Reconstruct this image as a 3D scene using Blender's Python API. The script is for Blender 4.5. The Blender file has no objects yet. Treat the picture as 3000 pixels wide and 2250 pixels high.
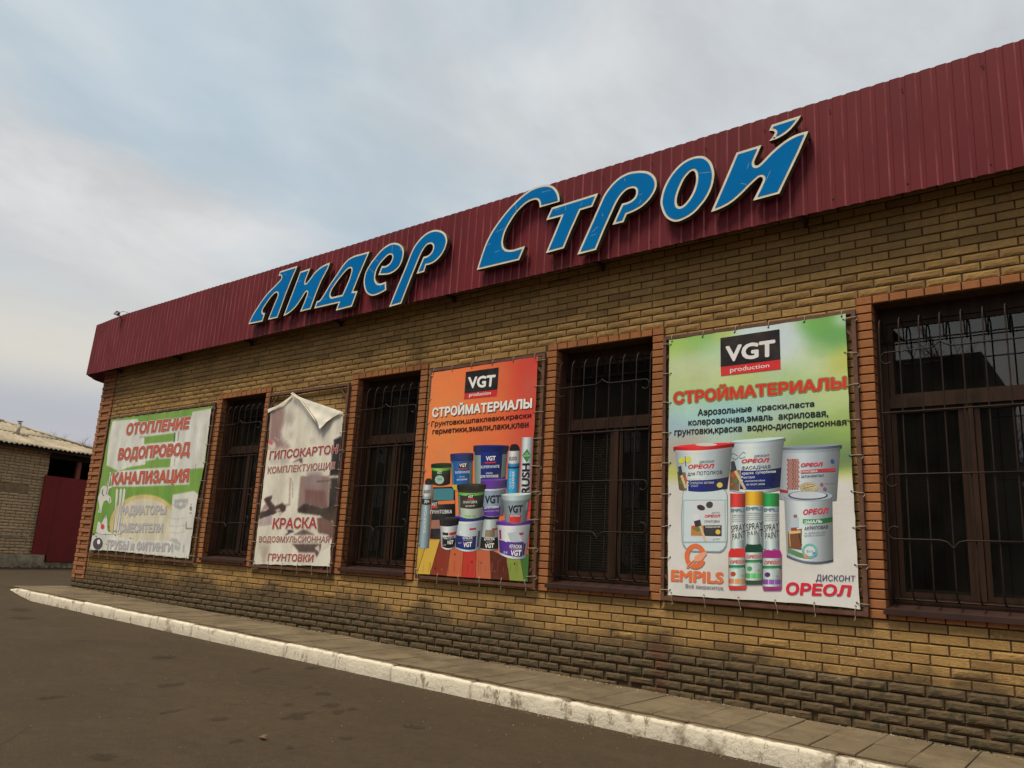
import bpy, bmesh, math, random
from mathutils import Vector, Matrix, noise
R = math.radians
random.seed(7)
S = bpy.context.scene
COL = S.collection

# ------------------------------------------------------------ camera
cam = bpy.data.objects.new('camera', bpy.data.cameras.new('camera'))
COL.objects.link(cam)
CAM = Vector((1.743493, -6.773879, 0.317858))
cr, cd, cf = Vector((0.784736, 0.617712, 0.051197)), Vector((-0.09396, 0.200194, -0.97524)), Vector((-0.612667, 0.760496, 0.215139))
cam.matrix_world = Matrix(((cr.x, -cd.x, -cf.x, CAM.x), (cr.y, -cd.y, -cf.y, CAM.y), (cr.z, -cd.z, -cf.z, CAM.z), (0, 0, 0, 1)))
cam.data.sensor_width = 36; cam.data.lens = 27.711; cam.data.clip_start = .1; cam.data.clip_end = 2000
S.camera = cam
S.view_settings.view_transform = 'Standard'; S.view_settings.look = 'None'
S.view_settings.exposure = EXPO = 1.48; S.view_settings.gamma = 1
S.view_settings.use_curve_mapping = False

# ------------------------------------------------------------ sky and sun
SUN_EL, SUN_AZ = 66, 200        # azimuth clockwise from +Y
sd = Vector((math.sin(R(SUN_AZ)) * math.cos(R(SUN_EL)), math.cos(R(SUN_AZ)) * math.cos(R(SUN_EL)), math.sin(R(SUN_EL))))
w = bpy.data.worlds.new('World'); S.world = w; w.use_nodes = True
N = w.node_tree.nodes; Lk = w.node_tree.links; N.clear()
def wn(t, **k):
    n = N.new(t)
    for a, v in k.items(): setattr(n, a, v)
    return n
out = wn('ShaderNodeOutputWorld'); bg = wn('ShaderNodeBackground'); Lk.new(bg.outputs[0], out.inputs[0])
sky = wn('ShaderNodeTexSky', sky_type='NISHITA'); sky.sun_disc = False; sky.sun_elevation = R(SUN_EL); sky.sun_rotation = R(SUN_AZ); sky.dust_density = 2.0
sks = wn('ShaderNodeMix', data_type='RGBA', blend_type='MULTIPLY'); sks.inputs[0].default_value = 1; Lk.new(sky.outputs[0], sks.inputs[6]); sks.inputs[7].default_value = (.10, .10, .10, 1)
tc = wn('ShaderNodeTexCoord'); sx = wn('ShaderNodeSeparateXYZ'); Lk.new(tc.outputs['Generated'], sx.inputs[0])
zz = wn('ShaderNodeMath', operation='MAXIMUM'); Lk.new(sx.outputs[2], zz.inputs[0]); zz.inputs[1].default_value = 0
za = wn('ShaderNodeMath', operation='ADD'); Lk.new(zz.outputs[0], za.inputs[0]); za.inputs[1].default_value = .16
dx = wn('ShaderNodeMath', operation='DIVIDE'); Lk.new(sx.outputs[0], dx.inputs[0]); Lk.new(za.outputs[0], dx.inputs[1])
dy = wn('ShaderNodeMath', operation='DIVIDE'); Lk.new(sx.outputs[1], dy.inputs[0]); Lk.new(za.outputs[0], dy.inputs[1])
cb = wn('ShaderNodeCombineXYZ'); Lk.new(dx.outputs[0], cb.inputs[0]); Lk.new(dy.outputs[0], cb.inputs[1])
def wnoise(scale, det, rough, off):
    m = wn('ShaderNodeMapping'); m.inputs['Location'].default_value = off; m.inputs['Rotation'].default_value = (0, 0, R(25)); m.inputs['Scale'].default_value = (1.15, .8, 1); Lk.new(cb.outputs[0], m.inputs[0])
    n = wn('ShaderNodeTexNoise'); n.inputs['Scale'].default_value = scale; n.inputs['Detail'].default_value = det; n.inputs['Roughness'].default_value = rough; n.inputs['Distortion'].default_value = .25
    Lk.new(m.outputs[0], n.inputs['Vector']); return n
def wramp(src, stops, interp='EASE'):
    r = wn('ShaderNodeValToRGB'); cr_ = r.color_ramp; cr_.interpolation = interp
    while len(cr_.elements) > 1: cr_.elements.remove(cr_.elements[-1])
    cr_.elements[0].position = stops[0][0]; cr_.elements[0].color = (*stops[0][1], 1)
    for p, c in stops[1:]:
        e = cr_.elements.new(p); e.color = (*c, 1)
    Lk.new(src, r.inputs[0]); return r
def wmix(f, a, b, bt='MIX'):
    m = wn('ShaderNodeMix', data_type='RGBA', blend_type=bt)
    if isinstance(f, float): m.inputs[0].default_value = f
    else: Lk.new(f, m.inputs[0])
    for s_, i in ((a, 6), (b, 7)):
        if isinstance(s_, tuple): m.inputs[i].default_value = (*s_, 1)
        else: Lk.new(s_, m.inputs[i])
    return m.outputs[2]
g = lambda v: (v, v, v)
n1 = wnoise(.85, 5, .5, (3.3, 1.2, 0)); n2 = wnoise(.55, 4, .5, (8.1, 4.7, 2)); n3 = wnoise(2.6, 6, .6, (1.1, 9.7, 5))
cover = wramp(n1.outputs[0], [(.38, g(.38)), (.56, g(1))])
tone = wramp(n2.outputs[0], [(.34, (.46, .495, .53)), (.50, (.51, .535, .56)), (.62, (.595, .60, .605))])
wisp = wramp(n3.outputs[0], [(.3, g(.88)), (.7, g(1.10))])
cl = wmix(1.0, tone.outputs[0], wisp.outputs[0], 'MULTIPLY')
blue = wmix(.15, (.36, .50, .59), sks.outputs[2])
c0 = wmix(cover.outputs[0], blue, cl)
# paler and warmer towards the horizon, grey bank right down on it
hz = wramp(zz.outputs[0], [(0.0, g(1)), (.20, g(.85)), (.40, g(.0))])
hc = wramp(zz.outputs[0], [(0.0, (.36, .37, .40)), (.13, (.41, .42, .455)), (.195, (.63, .595, .53)), (.29, (.54, .545, .54))])
c1 = wmix(hz.outputs[0], c0, hc.outputs[0])
Lk.new(c1, bg.inputs[0]); bg.inputs[1].default_value = 0.415
sun = bpy.data.objects.new('sun', bpy.data.lights.new('sun', 'SUN')); COL.objects.link(sun)
sun.data.energy = 1.5; sun.data.angle = R(19); sun.data.color = (1, .87, .66)
sun.rotation_euler = (-sd).to_track_quat('-Z', 'Y').to_euler()

# ------------------------------------------------------------ materials
MATS = {}
class NT:
    def __init__(s, name):
        s.m = bpy.data.materials.new(name); s.m.use_nodes = True; s.t = s.m.node_tree; s.b = s.t.nodes['Principled BSDF']; s.b.inputs['Specular IOR Level'].default_value = .25
        s._p = None
    def n(s, t, **k):
        n = s.t.nodes.new(t)
        for a, v in k.items(): setattr(n, a, v)
        return n
    def l(s, a, b): s.t.links.new(a, b)
    def pos(s):
        if s._p is None: s._p = s.n('ShaderNodeNewGeometry').outputs['Position']
        return s._p
    def noise(s, scale, det=4, rough=.55, vec=None, stretch=None):
        v = vec or s.pos()
        if stretch:
            m = s.n('ShaderNodeMapping'); m.inputs['Scale'].default_value = stretch; s.l(v, m.inputs[0]); v = m.outputs[0]
        n = s.n('ShaderNodeTexNoise'); n.inputs['Scale'].default_value = scale; n.inputs['Detail'].default_value = det; n.inputs['Roughness'].default_value = rough; s.l(v, n.inputs['Vector']); return n.outputs['Fac']
    def ramp(s, src, *st):
        r = s.n('ShaderNodeValToRGB'); e = r.color_ramp.elements
        while len(e) > 1: e.remove(e[-1])
        f = lambda c: (c, c, c, 1) if not isinstance(c, tuple) else (*c, 1)
        e[0].position = st[0][0]; e[0].color = f(st[0][1])
        for p, c in st[1:]: e.new(p).color = f(c)
        s.l(src, r.inputs[0]); return r.outputs[0]
    def mix(s, f, a, b, bt='MIX'):
        m = s.n('ShaderNodeMix', data_type='RGBA', blend_type=bt)
        if isinstance(f, (int, float)): m.inputs[0].default_value = f
        else: s.l(f, m.inputs[0])
        for x, i in ((a, 6), (b, 7)):
            if isinstance(x, tuple): m.inputs[i].default_value = (*x, 1)
            else: s.l(x, m.inputs[i])
        return m.outputs[2]
    def math(s, op, a, b=None, c=None):
        m = s.n('ShaderNodeMath', operation=op)
        for x, i in ((a, 0), (b, 1), (c, 2)):
            if x is None: continue
            if isinstance(x, (int, float)): m.inputs[i].default_value = x
            else: s.l(x, m.inputs[i])
        return m.outputs[0]
    def col(s, c, rough=.8):
        if isinstance(c, tuple): s.b.inputs['Base Color'].default_value = (*c, 1)
        else: s.l(c, s.b.inputs['Base Color'])
        s.b.inputs['Roughness'].default_value = rough; return s
    def bump(s, h, dist=.003, st=1.):
        b = s.n('ShaderNodeBump'); b.inputs['Distance'].default_value = dist; b.inputs['Strength'].default_value = st; s.l(h, b.inputs['Height']); s.l(b.outputs[0], s.b.inputs['Normal']); return s
    def xyz(s):
        x = s.n('ShaderNodeSeparateXYZ'); s.l(s.pos(), x.inputs[0]); return x.outputs
PITCH, CH, PH = .2616, .075, -.382
def brick_mat(name, c1, c2, dark, bumpd, grime, pitch=PITCH, ch=CH, stain=.5):
    m = NT(name); X, Y, Z = m.xyz()
    row = m.math('FLOOR', m.math('DIVIDE', Z, ch))
    par = m.math('MULTIPLY', m.math('MODULO', m.math('ABSOLUTE', row), 2.0), .5)
    cx = m.math('FLOOR', m.math('SUBTRACT', m.math('DIVIDE', m.math('SUBTRACT', X, PH), pitch), par))
    cb = m.n('ShaderNodeCombineXYZ'); m.l(cx, cb.inputs[0]); m.l(row, cb.inputs[1])
    wnz = m.n('ShaderNodeTexWhiteNoise', noise_dimensions='2D'); m.l(cb.outputs[0], wnz.inputs['Vector'])
    c = m.mix(m.ramp(wnz.outputs['Value'], (0, 0.), (.75, .5), (1, 1.)), c1, c2)
    c = m.mix(m.ramp(wnz.outputs['Value'], (.90, 0.), (.93, stain)), c, dark)
    c = m.mix(m.ramp(m.noise(22, 6, .65), (.35, 0.), (.75, .55)), c, dark)
    big = m.ramp(m.noise(1.1, 5, .6), (.42, 0.), (.66, .45)); c = m.mix(big, c, dark)
    st = m.ramp(m.noise(7, 5, .65, stretch=(1., 1., .12)), (.52, 0.), (.75, .45)); c = m.mix(st, c, dark)
    ef = m.math('MULTIPLY', m.ramp(m.noise(1.7, 4, .6), (.50, 0.), (.66, .8)), m.ramp(m.noise(34, 5, .7), (.50, 0.), (.66, .7))); c = m.mix(ef, c, tuple(min(.6, v * 1.45 + .03) for v in c1))
    if grime:
        # soil splashed up from the pavement: height limit wavers with the noise
        h = m.math('ADD', m.math('ADD', Z, m.math('MULTIPLY', X, .011)), m.math('MULTIPLY', m.noise(.9, 6, .65), 1.0))
        k = m.ramp(h, (0.0, .93), (.10, .75), (.22, 0.))
        c = m.mix(k, c, (.098, .069, .039))
        mo = m.math('MULTIPLY', m.ramp(h, (0, 1.), (.25, .0)), m.ramp(m.noise(9, 5, .7), (.5, 0.), (.62, 1.))); c = m.mix(mo, c, (.056, .048, .026))
        lt = m.math('MULTIPLY', m.ramp(h, (0, 1.), (.30, .0)), m.ramp(m.noise(30, 4, .6), (.6, 0.), (.72, .6))); c = m.mix(lt, c, (.17, .15, .11))
        rx = m.math('ABSOLUTE', m.math('ADD', X, m.math('ADD', 1.70, m.math('MULTIPLY', m.noise(6, 4), .22)))); rz = m.ramp(m.math('ADD', Z, 1.0), (.62, 1.), (.70, 0.))
        c = m.mix(m.math('MULTIPLY', m.ramp(rx, (.05, .50), (.12, 0.)), rz), c, (.10, .034, .022))
    m.col(c, .9)
    hb = m.mix(.5, m.noise(16, 5, .6, stretch=(.6, 1, 1.6)), m.noise(90, 4, .6)); m.bump(hb, bumpd); return m.m
MATS['brick'] = brick_mat('yellow_brick', (.435, .268, .096), (.33, .195, .068), (.20, .122, .050), .012, True)
MATS['plinth'] = brick_mat('split_face_brick', (.26, .185, .098), (.19, .135, .070), (.095, .070, .039), .011, True, stain=.8)
MATS['trim'] = brick_mat('orange_brick', (.37, .152, .058), (.325, .130, .050), (.23, .095, .042), .003, False, pitch=.13, stain=.35)
MATS['corner'] = brick_mat('corner_brick', (.39, .165, .072), (.33, .138, .060), (.20, .09, .048), .005, False, pitch=.4, stain=.6)
MATS['shed_brick'] = brick_mat('silicate_brick', (.70, .50, .29), (.52, .37, .21), (.32, .22, .125), .01, False, pitch=.21, stain=.6)
def simple(name, c, rough=.8, var=.25, scale=8, bumpd=0., spec=None, metal=0., dark=None, stretch=None, det=5):
    m = NT(name); d = dark or tuple(v * (1 - var) for v in c)
    m.col(m.mix(m.ramp(m.noise(scale, det, .6, stretch=stretch), (.35, 0.), (.65, 1.)), c, d), rough)
    if bumpd: m.bump(m.noise(scale * 6, 5, .6, stretch=stretch), bumpd)
    if spec is not None: m.b.inputs['Specular IOR Level'].default_value = spec
    m.b.inputs['Metallic'].default_value = metal
    MATS[name] = m.m; return m.m
simple('mortar', (.115, .068, .036), .95, .45, 14, .004)
simple('shed_mortar', (.33, .225, .125), .95, .35, 10, .006)
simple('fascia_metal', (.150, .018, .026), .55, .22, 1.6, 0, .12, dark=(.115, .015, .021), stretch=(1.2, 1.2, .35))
simple('fascia_fold_highlight', (.38, .11, .115), .6, .3, 5, 0, .1, dark=(.20, .045, .05), stretch=(1, 1, .4))  # highlight of the rib slopes painted in as a paler red
simple('fascia_back', (.05, .03, .03), .7, .2)
simple('screw_metal', (.03, .012, .012), .6)
simple('sign_cream', (.76, .73, .62), .6, .25, 9, .0006, .1, dark=(.62, .58, .47))
simple('sign_edge', (.115, .085, .048), .7, .45, 12)
def sign_blue():
    m = NT('sign_blue'); c = m.mix(m.ramp(m.noise(2.2, 4, .6), (.35, 0.), (.7, 1.)), (.0, .140, .42), (.0, .165, .47))
    c = m.mix(m.ramp(m.noise(2.0, 6, .7, stretch=(1, 1, .2)), (.60, 0.), (.78, .35)), c, (.02, .17, .42))
    m.col(c, .8); m.b.inputs['Specular IOR Level'].default_value = .04; MATS['sign_blue'] = m.m
sign_blue()
simple('scratch', (.35, .52, .66), .6, .1)
simple('frame_steel', (.140, .066, .044), .55, .35, 9, .0008, .4, dark=(.085, .036, .026))
simple('grille_iron', (.014, .011, .009), .6, .4, 14, .0005, .2, dark=(.030, .016, .011))
simple('sill_metal', (.040, .019, .016), .5, .3, 5, 0, .3)
simple('window_wood', (.044, .021, .012), .55, .45, 5, .001, .2, stretch=(3, 3, .3), dark=(.022, .011, .007))
simple('sash_pale', (.15, .115, .08), .55, .35, 6, 0, .2)
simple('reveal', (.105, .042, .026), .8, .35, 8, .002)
simple('room', (.022, .016, .011), .95, .3, 2)
simple('blind', (.36, .29, .22), .7, .3, 4)
simple('curtain', (.40, .34, .27), .95, .45, 5, 0, stretch=(4, 4, .3))
simple('dummy_cloth', (.17, .135, .11), .9, .3, 6)
simple('tie', (.50, .43, .32), .9, .3, 30)
simple('lamp_case', (.022, .022, .026), .4, .3, 12, 0, .5)
simple('reflector', (.22, .21, .18), .4, .3, 20)
simple('cable', (.02, .02, .02), .6)
simple('beam_wood', (.050, .034, .025), .9, .4, 10, .004)
simple('gate_paint', (.235, .022, .020), .6, .2, 1.5, .002, dark=(.18, .018, .017))
simple('post_paint', (.30, .085, .055), .7, .3, 6)
simple('concrete', (.42, .34, .23), .95, .5, 4, .02, dark=(.18, .14, .09))
simple('asbestos', (.40, .34, .255), .95, .4, 2.2, .006, dark=(.22, .19, .14))
simple('pipe_white', (.50, .46, .36), .85, .3, 10, .002)
simple('bark', (.10, .08, .07), .95, .3, 9)
simple('leaf', (.16, .09, .045), .8, .4, 30)
simple('far_wall', (.045, .038, .035), .9, .3, 1)
simple('far_roof', (.035, .028, .026), .9, .3, 1)
simple('weed', (.05, .06, .02), .9, .4, 20)
def glass():
    m = NT('window_glass'); m.t.nodes.remove(m.b); o = m.t.nodes['Material Output']
    gl = m.n('ShaderNodeBsdfGlossy'); gl.inputs['Roughness'].default_value = .015; gl.inputs['Color'].default_value = (.9, .9, .88, 1)
    tr = m.n('ShaderNodeBsdfTransparent'); tr.inputs['Color'].default_value = (.62, .60, .54, 1)
    fr = m.n('ShaderNodeFresnel'); fr.inputs['IOR'].default_value = 1.62
    f = m.math('MULTIPLY', m.math('ADD', fr.outputs[0], .05), m.ramp(m.noise(2.5, 4), (.3, .8), (.7, 1.)))
    mx = m.n('ShaderNodeMixShader'); m.l(f, mx.inputs[0]); m.l(tr.outputs[0], mx.inputs[1]); m.l(gl.outputs[0], mx.inputs[2]); du = m.n('ShaderNodeBsdfDiffuse'); du.inputs[0].default_value = (.42, .39, .32, 1); m2 = m.n('ShaderNodeMixShader'); m.l(m.ramp(m.noise(3, 5, .6), (.3, .006), (.7, .022)), m2.inputs[0]); m.l(mx.outputs[0], m2.inputs[1]); m.l(du.outputs[0], m2.inputs[2]); m.l(m2.outputs[0], o.inputs[0]); MATS['glass'] = m.m
glass()
def print_mat():
    m = NT('banner_print'); a = m.n('ShaderNodeAttribute', attribute_name='Col')
    c = m.mix(m.ramp(m.noise(3, 5, .6), (.45, 0.), (.75, .16)), a.outputs['Color'], (.30, .25, .17)); m.col(c, .5)
    m.b.inputs['Specular IOR Level'].default_value = .2; MATS['print'] = m.m
    m = NT('banner_cloth'); a = m.n('ShaderNodeAttribute', attribute_name='Col')
    c = m.mix(m.ramp(m.noise(2.4, 6, .65), (.42, 0.), (.78, .28)), a.outputs['Color'], (.30, .25, .17)); m.col(c, .5); m.bump(m.noise(5, 4, .5), .012, .35)
    m.b.inputs['Specular IOR Level'].default_value = .2; MATS['cloth'] = m.m
print_mat()
def asphalt():
    m = NT('asphalt')
    c = m.mix(m.ramp(m.noise(.45, 5, .6), (.35, 0.), (.65, 1.)), (.066, .046, .027), (.050, .0355, .021))
    c = m.mix(m.ramp(m.noise(11, 6, .75), (.40, .45), (.60, 0.)), c, (.038, .027, .018))
    c = m.mix(m.ramp(m.noise(2.2, 6, .7, stretch=(.6, 1.3, 1)), (.5, 0.), (.72, .6)), c, (.072, .049, .031))
    c = m.mix(m.ramp(m.noise(3.1, 6, .7), (.60, 0.), (.72, .55)), c, (.034, .025, .017))
    c = m.mix(m.ramp(m.noise(110, 4, .75), (.36, .6), (.56, 0.)), c, (.03, .022, .016))
    c = m.mix(m.ramp(m.noise(150, 3, .6), (.62, 0.), (.70, .5)), c, (.26, .20, .14))
    v = m.n('ShaderNodeTexVoronoi', feature='DISTANCE_TO_EDGE'); v.inputs['Scale'].default_value = .55
    mp = m.n('ShaderNodeMix', data_type='RGBA'); mp.inputs[0].default_value = .12; m.l(m.pos(), mp.inputs[6])
    nn = m.n('ShaderNodeTexNoise'); nn.inputs['Scale'].default_value = 2.5; nn.inputs['Detail'].default_value = 6; m.l(m.pos(), nn.inputs['Vector']); m.l(nn.outputs['Color'], mp.inputs[7]); m.l(mp.outputs[2], v.inputs['Vector'])
    ck = m.math('MULTIPLY', m.ramp(v.outputs['Distance'], (.0, 1.), (.0045, 0.)), m.ramp(m.noise(.7, 3), (.50, 0.), (.60, .55)))
    c = m.mix(ck, c, (.018, .014, .011))
    m.col(c, .92); m.bump(m.mix(.6, m.noise(190, 3, .7), m.noise(12, 5, .6)), .008, .8); m.b.inputs['Specular IOR Level'].default_value = .15; MATS['asphalt'] = m.m
asphalt()
def stain():
    m = NT('oil_stain'); o = m.t.nodes['Material Output']; m.col((.030, .023, .017), .7)
    a = m.n('ShaderNodeAttribute', attribute_name='Col'); tr = m.n('ShaderNodeBsdfTransparent'); mx = m.n('ShaderNodeMixShader')
    x = m.n('ShaderNodeSeparateColor'); m.l(a.outputs['Color'], x.inputs[0])
    f = m.math('MULTIPLY', m.ramp(m.math('ADD', x.outputs[0], m.math('MULTIPLY', m.noise(18, 6, .7), .9)), (.62, 0.), (1.35, 1.)), .30)
    m.l(f, mx.inputs[0]); m.l(tr.outputs[0], mx.inputs[1]); m.l(m.b.outputs[0], mx.inputs[2]); m.l(mx.outputs[0], o.inputs[0]); MATS['stain'] = m.m
stain()
def slab():
    m = NT('paving_slab'); oi = m.n('ShaderNodeObjectInfo')
    c = m.mix(oi.outputs['Random'], (.165, .127, .079), (.130, .099, .062))
    c = m.mix(m.ramp(m.noise(3, 6, .7), (.42, 0.), (.62, .75)), c, (.075, .058, .037))
    c = m.mix(m.ramp(m.noise(1.3, 5, .65), (.50, 0.), (.70, .6)), c, (.20, .16, .105))
    c = m.mix(m.ramp(m.noise(60, 4, .7), (.55, 0.), (.7, .4)), c, (.26, .21, .14))
    m.col(c, .93); m.bump(m.noise(70, 5, .7), .004); MATS['slab'] = m.m
    m = NT('kerb_whitewash'); X, Y, Z = m.xyz()
    c = m.mix(m.ramp(m.noise(5, 6, .65), (.4, 0.), (.7, .8)), (.66, .605, .50), (.54, .49, .40))
    c = m.mix(m.ramp(m.noise(8, 6, .75, stretch=(1, 1, .5)), (.56, 0.), (.62, .85)), c, (.20, .155, .10))
    nr = m.ramp(m.math('ADD', m.math('MULTIPLY', X, .1), 1.0), (.75, .0), (1.0, .05))
    c = m.mix(m.ramp(m.math('ADD', m.noise(2.3, 5, .7), nr), (.58, 0.), (.66, .75)), c, (.19, .145, .095))
    c = m.mix(m.ramp(m.math('ADD', m.noise(14, 6, .7, stretch=(1, 1, .35)), nr), (.62, 0.), (.68, .6)), c, (.16, .12, .078))
    # paint worn off the top of the stones
    g_ = m.n('ShaderNodeNewGeometry'); nx = m.n('ShaderNodeSeparateXYZ'); m.l(g_.outputs['Normal'], nx.inputs[0])
    yy = m.math('ADD', Y, m.math('MULTIPLY', m.noise(9, 5, .6), .08))
    c = m.mix(m.ramp(m.math('ADD', yy, 1.0), (.060, 0.), (.085, .95)), c, (.15, .115, .075))
    m.col(c, .9); m.bump(m.noise(28, 6, .65), .009); MATS['kerb'] = m.m
slab()

# ------------------------------------------------------------ helpers
def lin(c): return tuple(((v / 255 + .055) / 1.055) ** 2.4 if v > 10 else v / 3295 for v in c)
WPX = lin((206, 202, 186))
def alb(c):
    l = lin(c); return tuple(min(.85, l[i] / WPX[i] * .74) for i in range(3))
def link(name, me, mat=None, parent=None, loc=None):
    o = bpy.data.objects.new(name, me); COL.objects.link(o)
    if mat and me is not None and not me.materials: me.materials.append(MATS[mat])
    if parent is not None: o.parent = parent
    if loc: o.location = loc
    return o
def mesh(name, V, F, mat, parent=None, loc=None, smooth=False, col=None):
    me = bpy.data.meshes.new(name); me.from_pydata(V, [], F); me.update()
    if smooth: me.shade_smooth()
    if col:
        a = me.color_attributes.new('Col', 'FLOAT_COLOR', 'POINT'); a.data.foreach_set('color', [x for c in col for x in (*c, 1.)])
    return link(name, me, mat, parent, loc)
def empty(name, label, cat, loc=(0, 0, 0), group=None):
    o = bpy.data.objects.new(name, None); COL.objects.link(o); o.location = loc; o['label'] = label; o['category'] = cat; o.empty_display_size = .1
    if group: o['group'] = group
    return o
def tag(o, label=None, cat=None, group=None, kind=None):
    for k, v in (('label', label), ('category', cat), ('group', group), ('kind', kind)):
        if v: o[k] = v
    return o
class MB:
    def __init__(s): s.V = []; s.F = []
    def box(s, x0, x1, y0, y1, z0, z1):
        b = len(s.V); s.V += [(x, y, z) for z in (z0, z1) for y in (y0, y1) for x in (x0, x1)]
        s.F += [tuple(b + i for i in f) for f in ((0, 2, 3, 1), (4, 5, 7, 6), (0, 1, 5, 4), (2, 6, 7, 3), (0, 4, 6, 2), (1, 3, 7, 5))]; return s
    def quad(s, *p):
        b = len(s.V); s.V += [tuple(q) for q in p]; s.F.append(tuple(range(b, b + len(p)))); return s
    def tube(s, pts, r, n=6, r1=None):
        pts = [Vector(p) for p in pts]; b = len(s.V); up = None
        for i, p in enumerate(pts):
            t = (pts[min(i + 1, len(pts) - 1)] - pts[max(i - 1, 0)]).normalized()
            if up is None:
                up = t.orthogonal().normalized()
            up = (up - t * up.dot(t)).normalized(); sd_ = t.cross(up); rr = r if r1 is None else r + (r1 - r) * i / max(1, len(pts) - 1)
            for k in range(n):
                a = 2 * math.pi * k / n; s.V.append(tuple(p + up * math.cos(a) * rr + sd_ * math.sin(a) * rr))
        m = len(pts)
        for i in range(m - 1):
            for k in range(n):
                s.F.append((b + i * n + k, b + i * n + (k + 1) % n, b + (i + 1) * n + (k + 1) % n, b + (i + 1) * n + k))
        s.F.append(tuple(b + k for k in range(n))[::-1]); s.F.append(tuple(b + (m - 1) * n + k for k in range(n))); return s
    def build(s, name, mat, parent=None, smooth=False, loc=None): return mesh(name, s.V, s.F, mat, parent, loc, smooth)

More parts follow.
